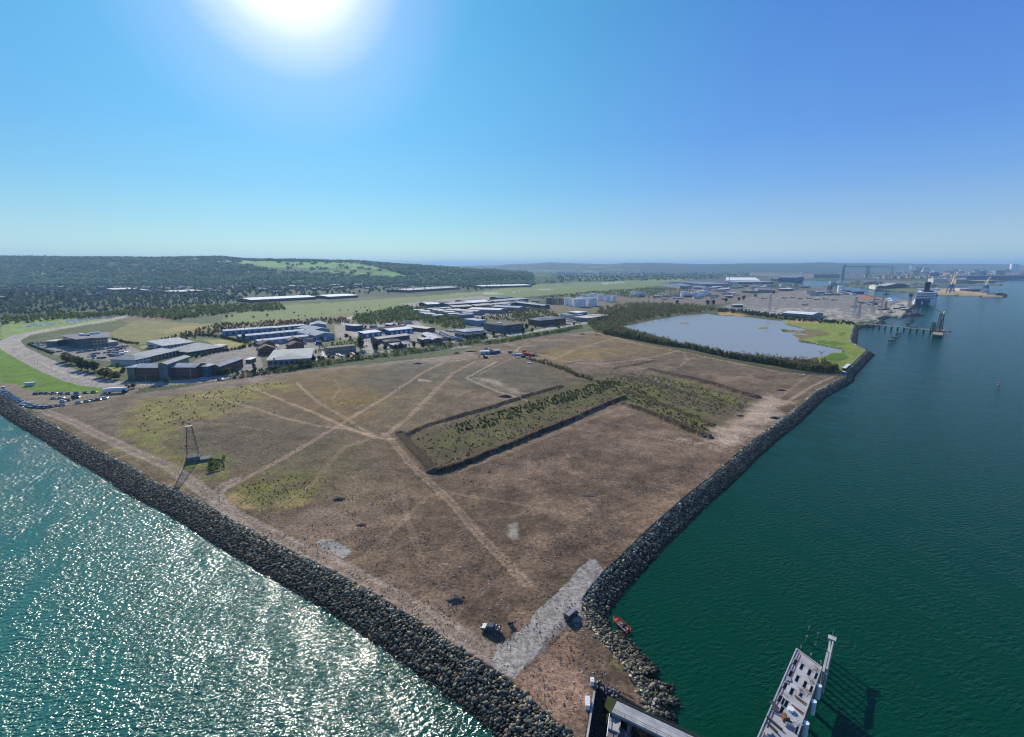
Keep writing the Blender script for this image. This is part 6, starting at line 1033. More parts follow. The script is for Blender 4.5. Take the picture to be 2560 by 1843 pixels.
# ---------------------------------------------------------------- people
def person(loc, rz, label, top, legs='cloth_dark', pose='stand', s=1.):
    t = empty('person', loc, rz, label, 'person'); t.scale = (s, s, s)
    if pose == 'stand':
        J = dict(pel=(0, 0, .95), bel=(0, .01, 1.1), che=(0, .02, 1.32), nec=(0, .01, 1.50), hea=(0, .0, 1.60), top=(0, 0, 1.74), hl=(.11, 0, .9), kl=(.12, -.02, .5), al=(.12, .03, .09), fl=(.13, -.13, .03), hr=(-.11, 0, .9), kr=(-.13, -.05, .5), ar=(-.14, .06, .09), fr=(-.15, -.10, .03),
                 sl=(.19, .02, 1.43), el=(.26, .05, 1.15), wl=(.27, -.05, .9), ml=(.27, -.1, .8), sr=(-.19, .02, 1.43), er=(-.26, .04, 1.15), wr=(-.27, -.1, .92), mr=(-.26, -.15, .83))
    else:
        J = dict(pel=(0, 0, .45), bel=(0, .02, .6), che=(0, -.02, .84), nec=(0, -.04, 1.0), hea=(0, -.06, 1.1), top=(0, -.06, 1.24), hl=(.11, -.03, .43), kl=(.14, -.42, .46), al=(.14, -.44, .1), fl=(.14, -.6, .05), hr=(-.11, -.03, .43), kr=(-.14, -.42, .46), ar=(-.14, -.44, .1), fr=(-.14, -.6, .05),
                 sl=(.19, -.02, .94), el=(.24, -.15, .7), wl=(.2, -.36, .62), ml=(.18, -.45, .6), sr=(-.19, -.02, .94), er=(-.24, -.15, .7), wr=(-.2, -.36, .62), mr=(-.18, -.45, .6))
    Rr = dict(pel=.15, bel=.14, che=.16, nec=.06, hea=.095, top=.08, hl=.1, kl=.065, al=.045, fl=.045, hr=.1, kr=.065, ar=.045, fr=.045, sl=.07, el=.05, wl=.035, ml=.04, sr=.07, er=.05, wr=.035, mr=.04)
    E = [('pel', 'bel'), ('bel', 'che'), ('che', 'nec'), ('nec', 'hea'), ('hea', 'top'), ('pel', 'hl'), ('hl', 'kl'), ('kl', 'al'), ('al', 'fl'), ('pel', 'hr'), ('hr', 'kr'), ('kr', 'ar'), ('ar', 'fr'), ('che', 'sl'), ('sl', 'el'), ('el', 'wl'), ('wl', 'ml'), ('che', 'sr'), ('sr', 'er'), ('er', 'wr'), ('wr', 'mr')]
    ks = list(J); me = bpy.data.meshes.new('body'); me.from_pydata([J[k] for k in ks], [(ks.index(a), ks.index(b)) for a, b in E], []); o = link('body', me, t); md = o.modifiers.new('skin', 'SKIN'); 
    for i, k in enumerate(ks): me.skin_vertices[0].data[i].radius = (Rr[k], Rr[k]*(.75 if k in ('pel', 'bel', 'che') else 1))
    me.skin_vertices[0].data[0].use_root = True; sb = o.modifiers.new('sub', 'SUBSURF'); sb.levels = 1; sb.render_levels = 1
    dg = bpy.context.evaluated_depsgraph_get(); ev = o.evaluated_get(dg); m2 = bpy.data.meshes.new_from_object(ev); o.modifiers.clear(); o.data = m2; m2.name = 'body'; m2.materials.clear()
    for k in (M[top], M[legs], M['skin'], M['wood']): m2.materials.append(k)
    hz = J['pel'][2]; hd = J['nec'][2]
    for f in m2.polygons:
        z = f.center.z; xx = abs(f.center.x); f.material_index = 3 if z > hd+.17 else 2 if z > hd+.03 else (2 if pose == 'stand' and xx > .2 and z < .88 else 1 if z < hz+.02 or (pose != 'stand' and f.center.y < -.2 and z < .55) else 0)
    return t
person(G(465, 1120), .4, 'person in dark clothes standing left of the lattice tower', 'cloth_dark'); person(G(738, 1129), -.6, 'person in dark clothes standing beside the diagonal track', 'cloth_dark'); person(G(1469, 1246), 1.2, 'person in a pale top standing on the brown plain, casting a shadow', 'wall_white'); person(G(1223, 1129), .2, 'person in a pale top in the shade of the long bank', 'wall_white')
# ---------------------------------------------------------------- boat
a, b = G(1527, 1551, .5), G(1560, 1583, .5); p = (a+b)/2; d = a-b; rz = math.atan2(d.y, d.x)
p = p+Vector((1.3, .9, 0)); t = empty('workboat', (p.x, p.y, 0), rz, 'orange open workboat with two people aboard, lying at the foot of the boulders', 'boat')
def hull_ring(x, w_, z): return [(x, -w_, z), (x, w_, z)]
xs = [(-2.9, .95, 0), (-2.4, 1.08, 0), (0, 1.12, 0), (1.6, 1.02, .05), (2.5, .72, .12), (2.95, .42, .2)]
hl = MB(); out = [(x, w_, .62+dz) for x, w_, dz in xs]; rings = [[(x, -w_*.8, -.12), (x, w_*.8, -.12), (x, w_, .62+dz), (x, w_-.14, .62+dz), (x, w_-.2, .15), (x, -w_+.2, .15), (x, -w_+.14, .62+dz), (x, -w_, .62+dz)] for x, w_, dz in xs]
hl.loft(rings); link('hull', hl.mesh('hull', M['orange']), t); link('foredeck', MB().loft([[(1.75, -.84, .5), (1.75, .84, .5), (1.75, .84, .58), (1.75, -.84, .58)], [(2.85, -.36, .62), (2.85, .36, .62), (2.85, .36, .74), (2.85, -.36, .74)]]).mesh('foredeck', M['orange']), t)
link('floor', MB().box(-.4, 0, .19, 4.2, 1.6, .06).mesh('floor', M['concrete']), t); link('gunwale', MB().path([(x, w_-.06, .68+dz) for x, w_, dz in xs]+[(x, -w_+.06, .68+dz) for x, w_, dz in xs[::-1]]+[(xs[0][0], xs[0][1]-.06, .68)], .075, 6).mesh('gunwale', M['red']), t)
link('console', MB().box(-.9, -.1, .7, .5, .7, .9, taper=.85).mesh('console', M['black']), t); link('outboard_motor', MB().box(-3.05, 0, .75, .4, .45, .6).box(-3.1, 0, .2, .2, .2, .8).mesh('outboard_motor', M['black']), t); link('thwart', MB().box(.7, 0, .5, .35, 1.5, .06).mesh('thwart', M['wood']), t)
c_, s_ = cos(rz), sin(rz); W2 = lambda x, y, z: (p.x+x*c_-y*s_, p.y+x*s_+y*c_, z)
person(W2(.75, .2, .12), rz-1.2, 'person in a yellow high visibility jacket seated in the orange boat', 'hivis', pose='sit'); person(W2(-1.5, -.3, .22), rz-1.4, 'person in dark clothes standing at the stern of the orange boat', 'cloth_dark')
# ---------------------------------------------------------------- ruined pier
PZ = 6.5; P1, P2, P3 = (G(*q, PZ) for q in ((1990, 1622), (2055, 1670), (1893, 1843))); u = (P3-P1).normalized(); rz = math.atan2(u.y, u.x); nv_ = Vector((-u.y, u.x, 0)); PL = (P3-P1).length+12
t = empty('ruined_pier', (P1.x, P1.y, 0), rz, 'derelict pale concrete pier deck with rows of dark slots, standing in deep green water', 'pier')
def loc_(x, y, z=PZ): q = G(x, y, z)-P1; return q.dot(u), q.dot(nv_)
ex, ey = loc_(2055, 1670); sg = 1 if ey > 0 else -1; PW = abs(ey)
dk = [(0, 0), (ex, ey), (ex+PL, ey), (PL, 0)]; dk = dk if sg < 0 and 0 else dk
ar = sum(dk[i][0]*dk[(i+1) % 4][1]-dk[(i+1) % 4][0]*dk[i][1] for i in range(4)); dk = dk if ar > 0 else dk[::-1]
link('deck', MB().prism(dk, PZ-.7, PZ).mesh('deck', M['concrete']), t)
el = math.hypot(ex, ey); link('edge_beam', MB().bar((0, 0, PZ+.05), (ex, ey, PZ+.05), .2, 4).box(PL/2, .12*sg, PZ+.08, PL, .24, .22).box(ex+PL/2, ey-.12*sg, PZ+.08, PL, .24, .22).mesh('edge_beam', M['concrete']), t)
for i in range(8):
    for y in (.1, .5, .93): link('pile', MB().cyl(1.2+i*PL/8+ex*y, y*ey, -3, PZ-.7, .36, 10).mesh('pile', M['concrete_dark']), t)
link('pipe', MB().bar((.5+ex*.14, ey*.14, PZ+.08), (PL, ey*.14, PZ+.08), .06, 6).bar((.8+ex*.22, ey*.22, PZ+.08), (PL*.3, ey*.22, PZ+.08), .05, 6).mesh('pipe', M['rust']), t)
for x, y in ((740, 555), (835, 620), (945, 700), (1045, 755), (675, 720), (770, 790), (880, 875), (975, 945), (595, 895), (690, 975), (520, 1080), (570, 1125), (610, 1155), (545, 1245), (650, 1450), (770, 1540), (820, 1025)):
    lx, ly = loc_(*zR(x, y)); lh = 1.75 if (x, y) != (820, 1025) else .8; o = link('deck_opening_shade', MB().box(0, 0, 0, lh, .5, .02).mesh('deck_opening_shade', M['black']), t, (lx, ly, PZ+.014)); link('upstand', MB().box(0, -.34*sg, .16, lh+.2, .1, .32).box(-lh/2-.06, 0, .09, .09, .6, .18).mesh('upstand', M['concrete']), o)  # black sheets on the solid deck stand in for the shadowed openings
for x, y in ((1095, 885), (1000, 1100), (905, 1420)): lx, ly = loc_(*zR(x, y)); link('fender', MB().cyl(lx, ey+.55*sg, 3.2, PZ-.3, .5, 12).cyl(lx, ey+.55*sg, PZ-.3, PZ-.1, .55, 12).mesh('fender', M['white']), t)
pw = lambda x, y, z=0.: (P1.x+x*cos(rz)-y*sin(rz), P1.y+x*sin(rz)+y*cos(rz), PZ+z)
def on_pier(name, label, cat, q, mb, m, rz2=0, z=.003):
    lx, ly = loc_(*zR(*q)); o = mb.build(name, M[m], None, pw(lx, ly, z), rz+rz2); return tag(o, label, cat)
for (q0, q1), l in ((((730, 1035), (925, 1175)), 'long rusty steel beam lying across the pier deck, first from the sea end'), (((745, 1065), (900, 1190)), 'second rusty beam right beside the first on the pier deck'), (((685, 1165), (880, 1310)), 'third steel beam across the pier deck, past the pale disc'), (((720, 1200), (860, 1330)), 'fourth steel beam beside the third on the pier deck'), (((330, 1350), (550, 1540)), 'heavy dark pipe lying across the lower pier deck'), (((340, 1440), (480, 1580)), 'second dark pipe on the lower pier deck'), (((380, 1250), (640, 1400)), 'thin bent pipe crossing the pier deck'), (((530, 960), (620, 1050)), 'short bent pipe near the outer edge of the pier')):
    a, b = loc_(*zR(*q0)), loc_(*zR(*q1)); r_ = .22 if 'heavy' in l or 'second dark' in l else .1; o = MB().bar((a[0], a[1], 0), (b[0], b[1], 0), r_, 8).build('steel_pipe', M['steel_dark' if 'dark' in l else 'rust' if 'beam' in l else 'steel_grey'], None, pw(0, 0, r_+.02), rz); tag(o, l, 'pipe')
on_pier('round_plate', 'dark blue grey oval plate tilted at the pier edge, larger one', 'plate', (460, 1232), MB().cyl(0, 0, .1, .22, .8, 20), 'steel_dark'); on_pier('round_plate', 'small dark disc hanging at the outer pier edge', 'plate', (410, 1150), MB().cyl(0, 0, .1, .22, .55, 20), 'steel_dark'); on_pier('round_plate', 'white round tank lid lying in the middle of the pier', 'plate', (675, 1250), MB().cyl(0, 0, 0, .5, .62, 24), 'white'); on_pier('grating', 'square grey grating lying over a slot of the pier', 'grating', (645, 800), MB().box(0, 0, .15, 1.2, .9, .12), 'steel_grey', .3)
on_pier('machine_wreck', 'rusty winch wreck on the lower pier deck', 'wreck', (585, 1370), MB().bar((-.6, 0, .5), (.6, 0, .5), .45, 12).box(0, 0, .25, 1.6, 1.1, .4).box(.7, .2, .7, .3, .9, .9), 'rust', .5); on_pier('machine_wreck', 'grey pump wreck lower down on the pier deck', 'wreck', (650, 1480), MB().bar((0, -.5, .5), (0, .6, .5), .3, 12).box(0, 0, .2, .9, 1.4, .4).bar((0, 0, .5), (.5, .2, 1.3), .12), 'steel_grey', .2)
on_pier('concrete_block', 'pale concrete block stack at the bottom of the pier', 'block', (350, 1600), MB().box(0, 0, .3, 1.8, 1.1, .6).box(.2, .1, .75, .9, .8, .3), 'concrete', .2)
rr = random.Random(9)
for i, (x, y, l) in enumerate(((830, 960, 'tangle of rusty wire and dead weeds in the middle of the pier'), (1040, 660, 'tangle of rusty wire near the seaward corner of the pier'), (950, 1010, 'dry brush heap by the right edge of the pier'), (770, 1430, 'white rubble heap at the right edge of the pier'), (990, 850, 'small dry weeds by the right edge slot'))):
    mb = MB()
    for k in range(40): a_ = Vector((rr.gauss(0, .5), rr.gauss(0, .45), rr.uniform(0, .3))); mb.bar(a_, a_+Vector((rr.gauss(0, .3), rr.gauss(0, .3), rr.uniform(-.1, .25))), .025, 3)
    on_pier('debris', l, 'debris', (x, y), mb, 'rust' if i < 2 else 'wood' if i != 3 else 'white')
# broken walkway beyond the pier
a, b = G(2061, 1680, 5.5), G(2080, 1598, 5.5); d = b-a; t = empty('broken_walkway', (a.x, a.y, 0), math.atan2(d.y, d.x), 'narrow broken timber and concrete walkway running on from the pier corner', 'walkway'); Lw = d.length
link('beam', MB().box(Lw*.28, .25, 5.3, Lw*.56, .45, .35).mesh('beam', M['concrete']), t); link('beam', MB().box(Lw*.55, -.3, 5.4, Lw*.9, .3, .3).mesh('beam', M['concrete']), t); link('beam', MB().box(Lw*.8, .2, 5.2, Lw*.4, .35, .3, .08).mesh('beam', M['concrete']), t)
for i in range(7): link('pile', MB().bar((Lw*i/6, -.3, -2), (Lw*i/6, -.3, 5.25), .2, 8).bar((Lw*i/6, .25, -2), (Lw*i/6+.2, .3, 5.1), .18, 8).mesh('pile', M['concrete']), t)
link('landing', MB().box(Lw+.2, 0, 5.6, 1.5, 1.7, .4).mesh('landing', M['concrete']), t); link('pole', MB().bar((Lw+.6, 0, 5.7), (Lw+.6, 0, 7.8), .06, 5).mesh('pole', M['steel_grey']), t)
for i, (x, y) in enumerate(((940, 70), (1070, 170), (905, 212), (1030, 300), (820, 350), (965, 465), (1110, 575))):
    p = G(*zR(x, y), .8); t = empty('pile_stump', (p.x, p.y, 0), rr.uniform(0, 3), 'weathered pile stump poking out of the water beyond the pier end', 'pile', 'pile stumps beyond the pier end'); link('shaft', MB().cyl(0, 0, -2, rr.uniform(.9, 1.6), .22, 8, r2=.18).mesh('shaft', M['concrete_dark']), t); link('broken_top', MB().box(.05, 0, 1.5, .3, .25, .3, .4, taper=.6).mesh('broken_top', M['concrete']), t)
# ---------------------------------------------------------------- jetty head at the bottom of the frame
q0, q1 = G(1548, 1758, 4.9), G(1735, 1846, 4.9); d = (q1-q0); d.z = 0; Lb = d.length; rz = math.atan2(d.y, d.x); t = empty('access_bridge', (q0.x, q0.y, 0), rz, 'pale concrete access bridge with handrails leading off the headland', 'bridge')
link('deck', MB().box(Lb/2+2, -1.5, 4.9, Lb+5, 3.1, .5).mesh('deck', M['concrete']), t); link('girder', MB().box(Lb/2+2, -1.5, 4.2, Lb+5, 2.2, .9).mesh('girder', M['concrete_dark']), t)
for y in (.15, -3.1):
    hr = MB(); [hr.bar((i*2.2, y, 5.1), (i*2.2, y, 6.15), .035, 4) for i in range(int((Lb+6)/2.2))]; hr.bar((0, y, 6.15), (Lb+5, y, 6.15), .035, 4).bar((0, y, 5.65), (Lb+5, y, 5.65), .025, 4); link('handrail', hr.mesh('handrail', M['steel_dark']), t)
for y in (.45, .75): link('pipe', MB().bar((-1, y, 5.0), (Lb+5, y, 5.0), .1, 8).mesh('pipe', M['steel_dark']), t)
for i in range(3): link('trestle', MB().box(3+i*7, -1.5, 1.2, .5, 2.6, 5.2).mesh('trestle', M['concrete_dark']), t)
def slab(q, z, th, name, label, cat, m):
    pts = [G(*zK(*c), z) for c in q]; c = sum((p_ for p_ in pts), Vector())/len(pts); mb = MB(); pr = [(p_.x-c.x, p_.y-c.y) for p_ in pts]
    ar = sum(pr[i][0]*pr[(i+1) % len(pr)][1]-pr[(i+1) % len(pr)][0]*pr[i][1] for i in range(len(pr)));  pr = pr if ar > 0 else pr[::-1]
    return tag(mb.prism(pr, -th, 0).build(name, M[m], None, (c.x, c.y, z)), label, cat)
slab([(450, 530), (600, 400), (900, 560), (1400, 800), (1700, 1300), (400, 1330)], .4, 3, 'basin_floor', 'dark wet concrete floor of the sunken basin at the tip of the headland', 'basin', 'concrete_dark')
slab([(745, 870), (945, 890), (920, 1220), (700, 1130)], 2.6, .4, 'concrete_slab', 'grey concrete slab with a round cover beside the access bridge', 'slab', 'concrete'); slab([(700, 1140), (870, 1210), (860, 1330), (690, 1330)], 2.2, .4, 'concrete_slab', 'lower grey slab at the very bottom edge by the bridge', 'slab', 'concrete_dark')
slab([(460, 700), (700, 800), (690, 1060), (560, 1040), (470, 900)], 1.2, .3, 'concrete_slab', 'dark basin slab with fallen rods left of the round cover', 'slab', 'concrete_dark'); slab([(950, 1130), (1120, 1260), (1100, 1330), (900, 1330)], 1.6, .4, 'concrete_slab', 'dark triangular slab under the access bridge', 'slab', 'concrete_dark'); slab([(700, 560), (900, 650), (880, 830), (760, 880), (650, 750)], 3.5, .5, 'grassy_ledge', 'mossy yellow green ledge at the landward end of the bridge', 'ledge', 'leaf_olive')
p = G(*zK(785, 980), 2.61); t = empty('round_cover', p, 0, 'round shiny steel cover on the grey slab', 'cover'); link('plate', MB().cyl(0, 0, 0, .1, .5, 24).mesh('plate', M['steel_grey']), t); link('bar', MB().box(0, 0, .13, .9, .08, .05, -.5).mesh('bar', M['white']), t)
tag(MB().bar(G(*zK(745, 820), 3.2), G(*zK(690, 1290), 3.2), .09, 6).build('steel_rail', M['steel_grey']), 'long pale steel rail beside the round cover', 'rail'); tag(MB().bar(G(*zK(700, 825), 2.6), G(*zK(690, 1060), 2.6), .06, 6).build('steel_rail', M['steel_dark']), 'short dark rail left of the long pale one', 'rail')
# retaining wall
a, b = G(*zK(455, 540), LAND), G(*zK(330, 1320), LAND); d = b-a; t = empty('retaining_wall', (a.x, a.y, 0), math.atan2(d.y, d.x), 'weathered concrete retaining wall dropping into the basin at the headland tip', 'wall'); link('face', MB().box(d.length/2+1, .1, 1.0, d.length+3, .35, 6.0).mesh('face', M['concrete_dark']), t); link('capping', MB().box(d.length/2+1, .1, 4.06, d.length+3, .42, .12).mesh('capping', M['concrete']), t)
def cabinet(q, w_, l_, rz, label):
    p = G(*zK(*q)); t = empty('cabinet', p, rz, label, 'cabinet'); link('body', MB().box(0, 0, .55, w_, l_, 1.1).mesh('body', M['white']), t)
    for i in range(2 if l_ > 2 else 1): link('lid', MB().box(0, (i-.5)*l_*.5 if l_ > 2 else 0, 1.14, w_*1.03, l_*.48 if l_ > 2 else l_, .06).mesh('lid', M['white']), t); link('knob', MB().box(0, (i-.5)*l_*.5 if l_ > 2 else 0, 1.2, .1, .1, .06).mesh('knob', M['black']), t)
cabinet((345, 730), .95, 2.5, -.12, 'long pale green white cabinet beside the retaining wall'); cabinet((428, 350), .8, 1.3, -.1, 'small white cabinet at the top of the basin, ringed by rubble')
mb = MB()
for i in range(60): k = i/60; a_ = G(*zK(560+620*k, 330+330*k), LAND+.05); mb.bar(a_+Vector((rr.uniform(-.3, .3), .9, 0)), a_+Vector((rr.uniform(-.3, .3), -1.0, -.8)), .09, 4)
tag(mb.build('sheet_piling', M['rust']), 'rusty brown corrugated piling along the top edge of the basin', 'piling')
for q, n_, l in (((640, 400), 26, 'heap of pale broken rubble below the rusty piling, left part'), ((820, 500), 26, 'heap of pale grey rubble below the rusty piling, right part')):
    mb = MB(); [mb.box(rr.gauss(0, .9), rr.gauss(0, .5), rr.uniform(0, .5), rr.uniform(.2, .6), rr.uniform(.2, .5), rr.uniform(.15, .4), rr.uniform(0, 3), taper=.7) for _ in range(n_)]; p = G(*zK(*q), 3.1); tag(mb.build('rubble_heap', M['wall_grey'], None, p), l, 'rubble')
p = G(*zK(1100, 260)); t = empty('old_bollard', p, .3, 'rusty bollard with a pale top on the brown ground by the boulders', 'bollard'); link('post', MB().cyl(0, 0, 0, .7, .2, 10).mesh('post', M['rust']), t); link('cap', MB().cyl(0, 0, .71, .85, .3, 12).mesh('cap', M['white']), t)
p = G(*zK(1490, 740), 2); t = empty('mooring_post', (p.x, p.y, 0), 0, 'big round concrete mooring post with flat top beside the bridge', 'mooring post'); link('shaft', MB().cyl(0, 0, -1, 2.6, .5, 16).mesh('shaft', M['concrete_dark']), t); link('cap', MB().cyl(0, 0, 2.61, 2.8, .55, 16).mesh('cap', M['concrete']), t)
# ---------------------------------------------------------------- blue hut, white shelter, vane, on the lake shore
p = G(2109, 938); t = empty('blue_hut', p, .7, 'small blue box hut on the boulders where the two sites meet', 'hut'); link('body', MB().box(0, 0, 1.4, 2.2, 2.2, 2.8).mesh('body', M['crane_blue']), t); link('lid', MB().box(0, 0, 2.9, 2.4, 2.4, .15).mesh('lid', M['white']), t)
a, b = G(2111, 925), G(2120, 917); d = b-a; t = empty('long_shelter', a, math.atan2(d.y, d.x), 'long low white roofed hide on the grass by the boulders', 'hide'); link('body', MB().box(d.length/2, 0, 1, d.length*1.3, 2.4, 2).mesh('body', M['wall_dark']), t); link('roof', MB().box(d.length/2, 0, 2.15, d.length*1.35, 2.9, .2).mesh('roof', M['white']), t)
p = G(2053, 893); t = empty('vane', p, .2, 'white V shaped vane, one blade shaded black, on short yellow post at the lake edge', 'vane'); link('post', MB().bar((0, 0, 0), (0, 0, 3.6), .22, 6).mesh('post', M['pale_yellow']), t)
link('blade', MB().add([(0, 0, 3.4), (.3, .1, 3.9), (-2.6, .1, 6.8), (-2.9, 0, 6.2)], [(0, 1, 2, 3)]).add([(0, .2, 3.4), (.3, .3, 3.9), (-2.6, .3, 6.8), (-2.9, .2, 6.2)], [(3, 2, 1, 0)]).mesh('blade', M['black']), t); link('blade', MB().add([(.2, 0, 3.6), (.6, 0, 3.4), (3.4, 0, 6.2), (2.6, 0, 6.9)], [(0, 1, 2, 3)]).add([(.2, .2, 3.6), (.6, .2, 3.4), (3.4, .2, 6.2), (2.6, .2, 6.9)], [(3, 2, 1, 0)]).mesh('blade', M['white']), t)  # left blade black: its shade is put into the colour
# ---------------------------------------------------------------- channel: beacon, dolphins, oil jetty, ferry, dredger
p = G(2495, 972, 0); t = empty('channel_beacon', (p.x, p.y, 0), 0, 'small pile beacon with a red white body standing alone in the channel', 'beacon')
for i in range(4): a_ = i*pi/2; link('leg', MB().bar((1.1*cos(a_), 1.1*sin(a_), -2), (.6*cos(a_), .6*sin(a_), 2.4), .16, 5).mesh('leg', M['steel_dark']), t)
link('body', MB().cyl(0, 0, 2.4, 4.6, .8, 10, r2=.6).mesh('body', M['red']), t); link('band', MB().cyl(0, 0, 3.1, 3.8, .82, 10).mesh('band', M['white']), t); link('lantern', MB().cyl(0, 0, 4.61, 5.3, .25, 8).mesh('lantern', M['white']), t); link('top_rail', MB().bar((-1.1, 0, 4.7), (1.1, 0, 4.7), .06).bar((-1.1, 0, 2.4), (-1.1, 0, 5.3), .06).bar((1.1, 0, 2.4), (1.1, 0, 5.3), .06).mesh('top_rail', M['steel_dark']), t)
for (x, y), l in (((1035, 848), 'mooring dolphin nearest the jetty on its near side'), ((965, 915), 'mooring dolphin in the middle of the near side three'), ((900, 975), 'mooring dolphin closest to the grass shore on the near side'), ((1290, 575), 'mooring dolphin furthest away, close to the dredger'), ((1252, 612), 'mooring dolphin in the middle of the three beyond the jetty'), ((1205, 660), 'mooring dolphin just beyond the jetty')):
    p = G(*zJ(x, y), 0); t = empty('mooring_dolphin', (p.x, p.y, 0), .5, l, 'dolphin'); link('platform', MB().box(0, 0, 3.4, 6.2, 5, 1.4).mesh('platform', M['concrete_dark']), t); link('bollard', MB().cyl(0, 0, 4.1, 5.2, .5, 8).mesh('bollard', M['steel_dark']), t)
    for i in (-2.2, 2.2):
        for j in (-1.7, 1.7): link('pile', MB().bar((i, j, -2), (i, j, 2.7), .4, 6).mesh('pile', M['steel_dark']), t)
a, b = G(*zJ(440, 632), 5.5), G(*zJ(1660, 748), 5.5); d = b-a; Lj = d.length; t = empty('oil_jetty', (a.x, a.y, 0), math.atan2(d.y, d.x), 'long thin jetty on piles running from the grass point to the loading platform', 'jetty')
link('deck', MB().box(Lj/2, 0, 5.2, Lj, 4.6, .6).mesh('deck', M['concrete']), t); link('pipeline', MB().bar((0, 1.2, 5.9), (Lj, 1.2, 5.9), .45, 6).mesh('pipeline', M['wall_tan']), t); link('control_hut', MB().box(Lj*.7, 2.8, 7.2, 9, 4, 3.6).mesh('control_hut', M['wall_grey']), t)
for i in range(11): k = (i+.6)/11*Lj; link('pile', MB().box(k, 0, 1.6, .8, 3.2, 6.6).mesh('pile', M['steel_dark']), t)
c4 = [G(*zJ(*q), 4.5) for q in ((1640, 822), (1822, 838), (1856, 745), (1690, 735))]; c = sum(c4, Vector())/4; t = empty('loading_platform', (c.x, c.y, 0), 0, 'square loading platform at the jetty end carrying a tall pale green arm', 'platform'); pr = [(q.x-c.x, q.y-c.y) for q in c4]
link('deck', MB().prism(pr, 3.4, 4.8).mesh('deck', M['wall_tan']), t); link('skirt', MB().prism([(x*.96, y*.96) for x, y in pr], -2, 3.4).mesh('skirt', M['steel_dark']), t); sc1 = 1.2
link('mast', lattice(MB(), 0, 5, 3.4, 4.8, 30, 6, .4).mesh('mast', M['steel_dark']), t); link('loading_arm', MB().bar((1, 0, 30), (-21, 0, 44), 1.0, r2=.6).bar((1, 0, 22), (3, 0, 34), .9).mesh('loading_arm', M['jetty_green']), t); link('hose_tower', lattice(MB(), 0, 4, 3, 4.8, 18, 4, .35, cx=-9).mesh('hose_tower', M['steel_dark']), t)
for i in range(5): link('valve_skid', MB().box(rr.uniform(-12, 12), rr.uniform(-6, 6), 5.6, 3, 2.5, 1.6).mesh('valve_skid', M['wall_brown']), t)
# ferry
a, b = G(2289, 764, 0), G(2329, 768, 0); qd = (G(2288, 760)-G(2254, 790)); qd.z = 0; qd.normalize(); sc_f = (b-a).length; Wf = 27.; cst = (a+b)/2; rz = math.atan2(qd.y, qd.x); t = empty('ferry', (cst.x, cst.y, 0), rz, 'large white car ferry with blue stern door and black funnel at the quay', 'ship'); Lf = 190; Wf = 31; t.scale = (1, 1.3, 1.3)
Sf = lambda x, w_, z0, z1: [(x, -w_/2, z0), (x, w_/2, z0), (x, w_/2, z1), (x, -w_/2, z1)]
link('hull', MB().loft([Sf(0, Wf*.9, -1, 13), Sf(4, Wf, -1, 13), Sf(Lf*.75, Wf, -1, 13), Sf(Lf*.93, Wf*.6, -1, 14), Sf(Lf, 2, -1, 15)]).mesh('hull', M['white']), t); link('stern_door', MB().box(-.3, 2, 7.2, .8, Wf*.66, 12).mesh('stern_door', M['navy']), t); link('boot_stripe', MB().box(-.2, 0, .9, .7, Wf*.92, 1.6).mesh('boot_stripe', M['navy']), t)
link('door_panel', MB().box(-.9, 3, 6, .3, 2.6, 6).mesh('door_panel', M['white']), t)
for i, (x0, x1, z) in enumerate(((3, Lf*.86, 14.6), (5, Lf*.85, 17.6), (8, Lf*.83, 20.6), (12, Lf*.8, 23.6))):
    link('deck_house', MB().box((x0+x1)/2, 0, z, x1-x0, Wf*(.98-.04*i), 2.9).mesh('deck_house', M['white']), t); link('window_band', MB().box(x0-.1, 0, z, .5, Wf*.84, 1.1).box((x0+x1)/2, 0, z, (x1-x0)*.9, Wf*(.98-.04*i)+.2, 1.1).mesh('window_band', M['glass']), t)
link('funnel', MB().loft([Sf(34, 8, 25, 43), Sf(46, 8, 25, 44)]).mesh('funnel', M['black']), t); link('radar_mast', MB().bar((Lf*.7, 0, 25), (Lf*.7, 0, 38), .8).box(Lf*.7, 0, 34, 1, 8, .6).mesh('radar_mast', M['white']), t); link('bridge', MB().box(Lf*.78, 0, 27, 10, Wf*1.15, 3.5).mesh('bridge', M['white']), t)
for i in range(6):
    for s in (-1, 1): link('lifeboat', MB().box(30+i*14, s*Wf*.5, 18.5, 9, 3, 2.6, taper=.7).mesh('lifeboat', M['orange']), t)
for i in range(14): link('deck_vent', MB().box(rr.uniform(14, 110), rr.uniform(-11, 11), 26, rr.uniform(2, 6), rr.uniform(2, 5), 2.4).mesh('deck_vent', M[rr.choice(['white', 'wall_grey', 'wall_dark'])]), t)
p = G(*zJ(1290, 490), 0); t = empty('dredging_barge', (p.x, p.y, 0), .1, 'dark work barge with tall spud legs and a blue crane moored below the ferry', 'barge'); k = p.y/F
link('pontoon', MB().box(0, 0, 1.4, 42*k, 14, 3.2).mesh('pontoon', M['rust']), t); link('crane_cab', MB().box(-8*k, 0, 5, 5*k, 5, 4).bar((-8*k, 0, 7), (-2*k, 2, 15*k), .7).mesh('crane_cab', M['crane_blue']), t)
for x in (-18, 1.5, 10, 22): link('spud_leg', MB().bar((x*k, 3, -3), (x*k+.5, 3, (17 if x > 0 else 13)*k), .9, 6).mesh('spud_leg', M['steel_grey']), t)
for i in range(8): link('deck_gear', MB().box(rr.uniform(-18, 18)*k, rr.uniform(-4, 4), 4, 4, 3, 2.5).mesh('deck_gear', M[rr.choice(['steel_grey', 'wall_brown', 'wall_white'])]), t)
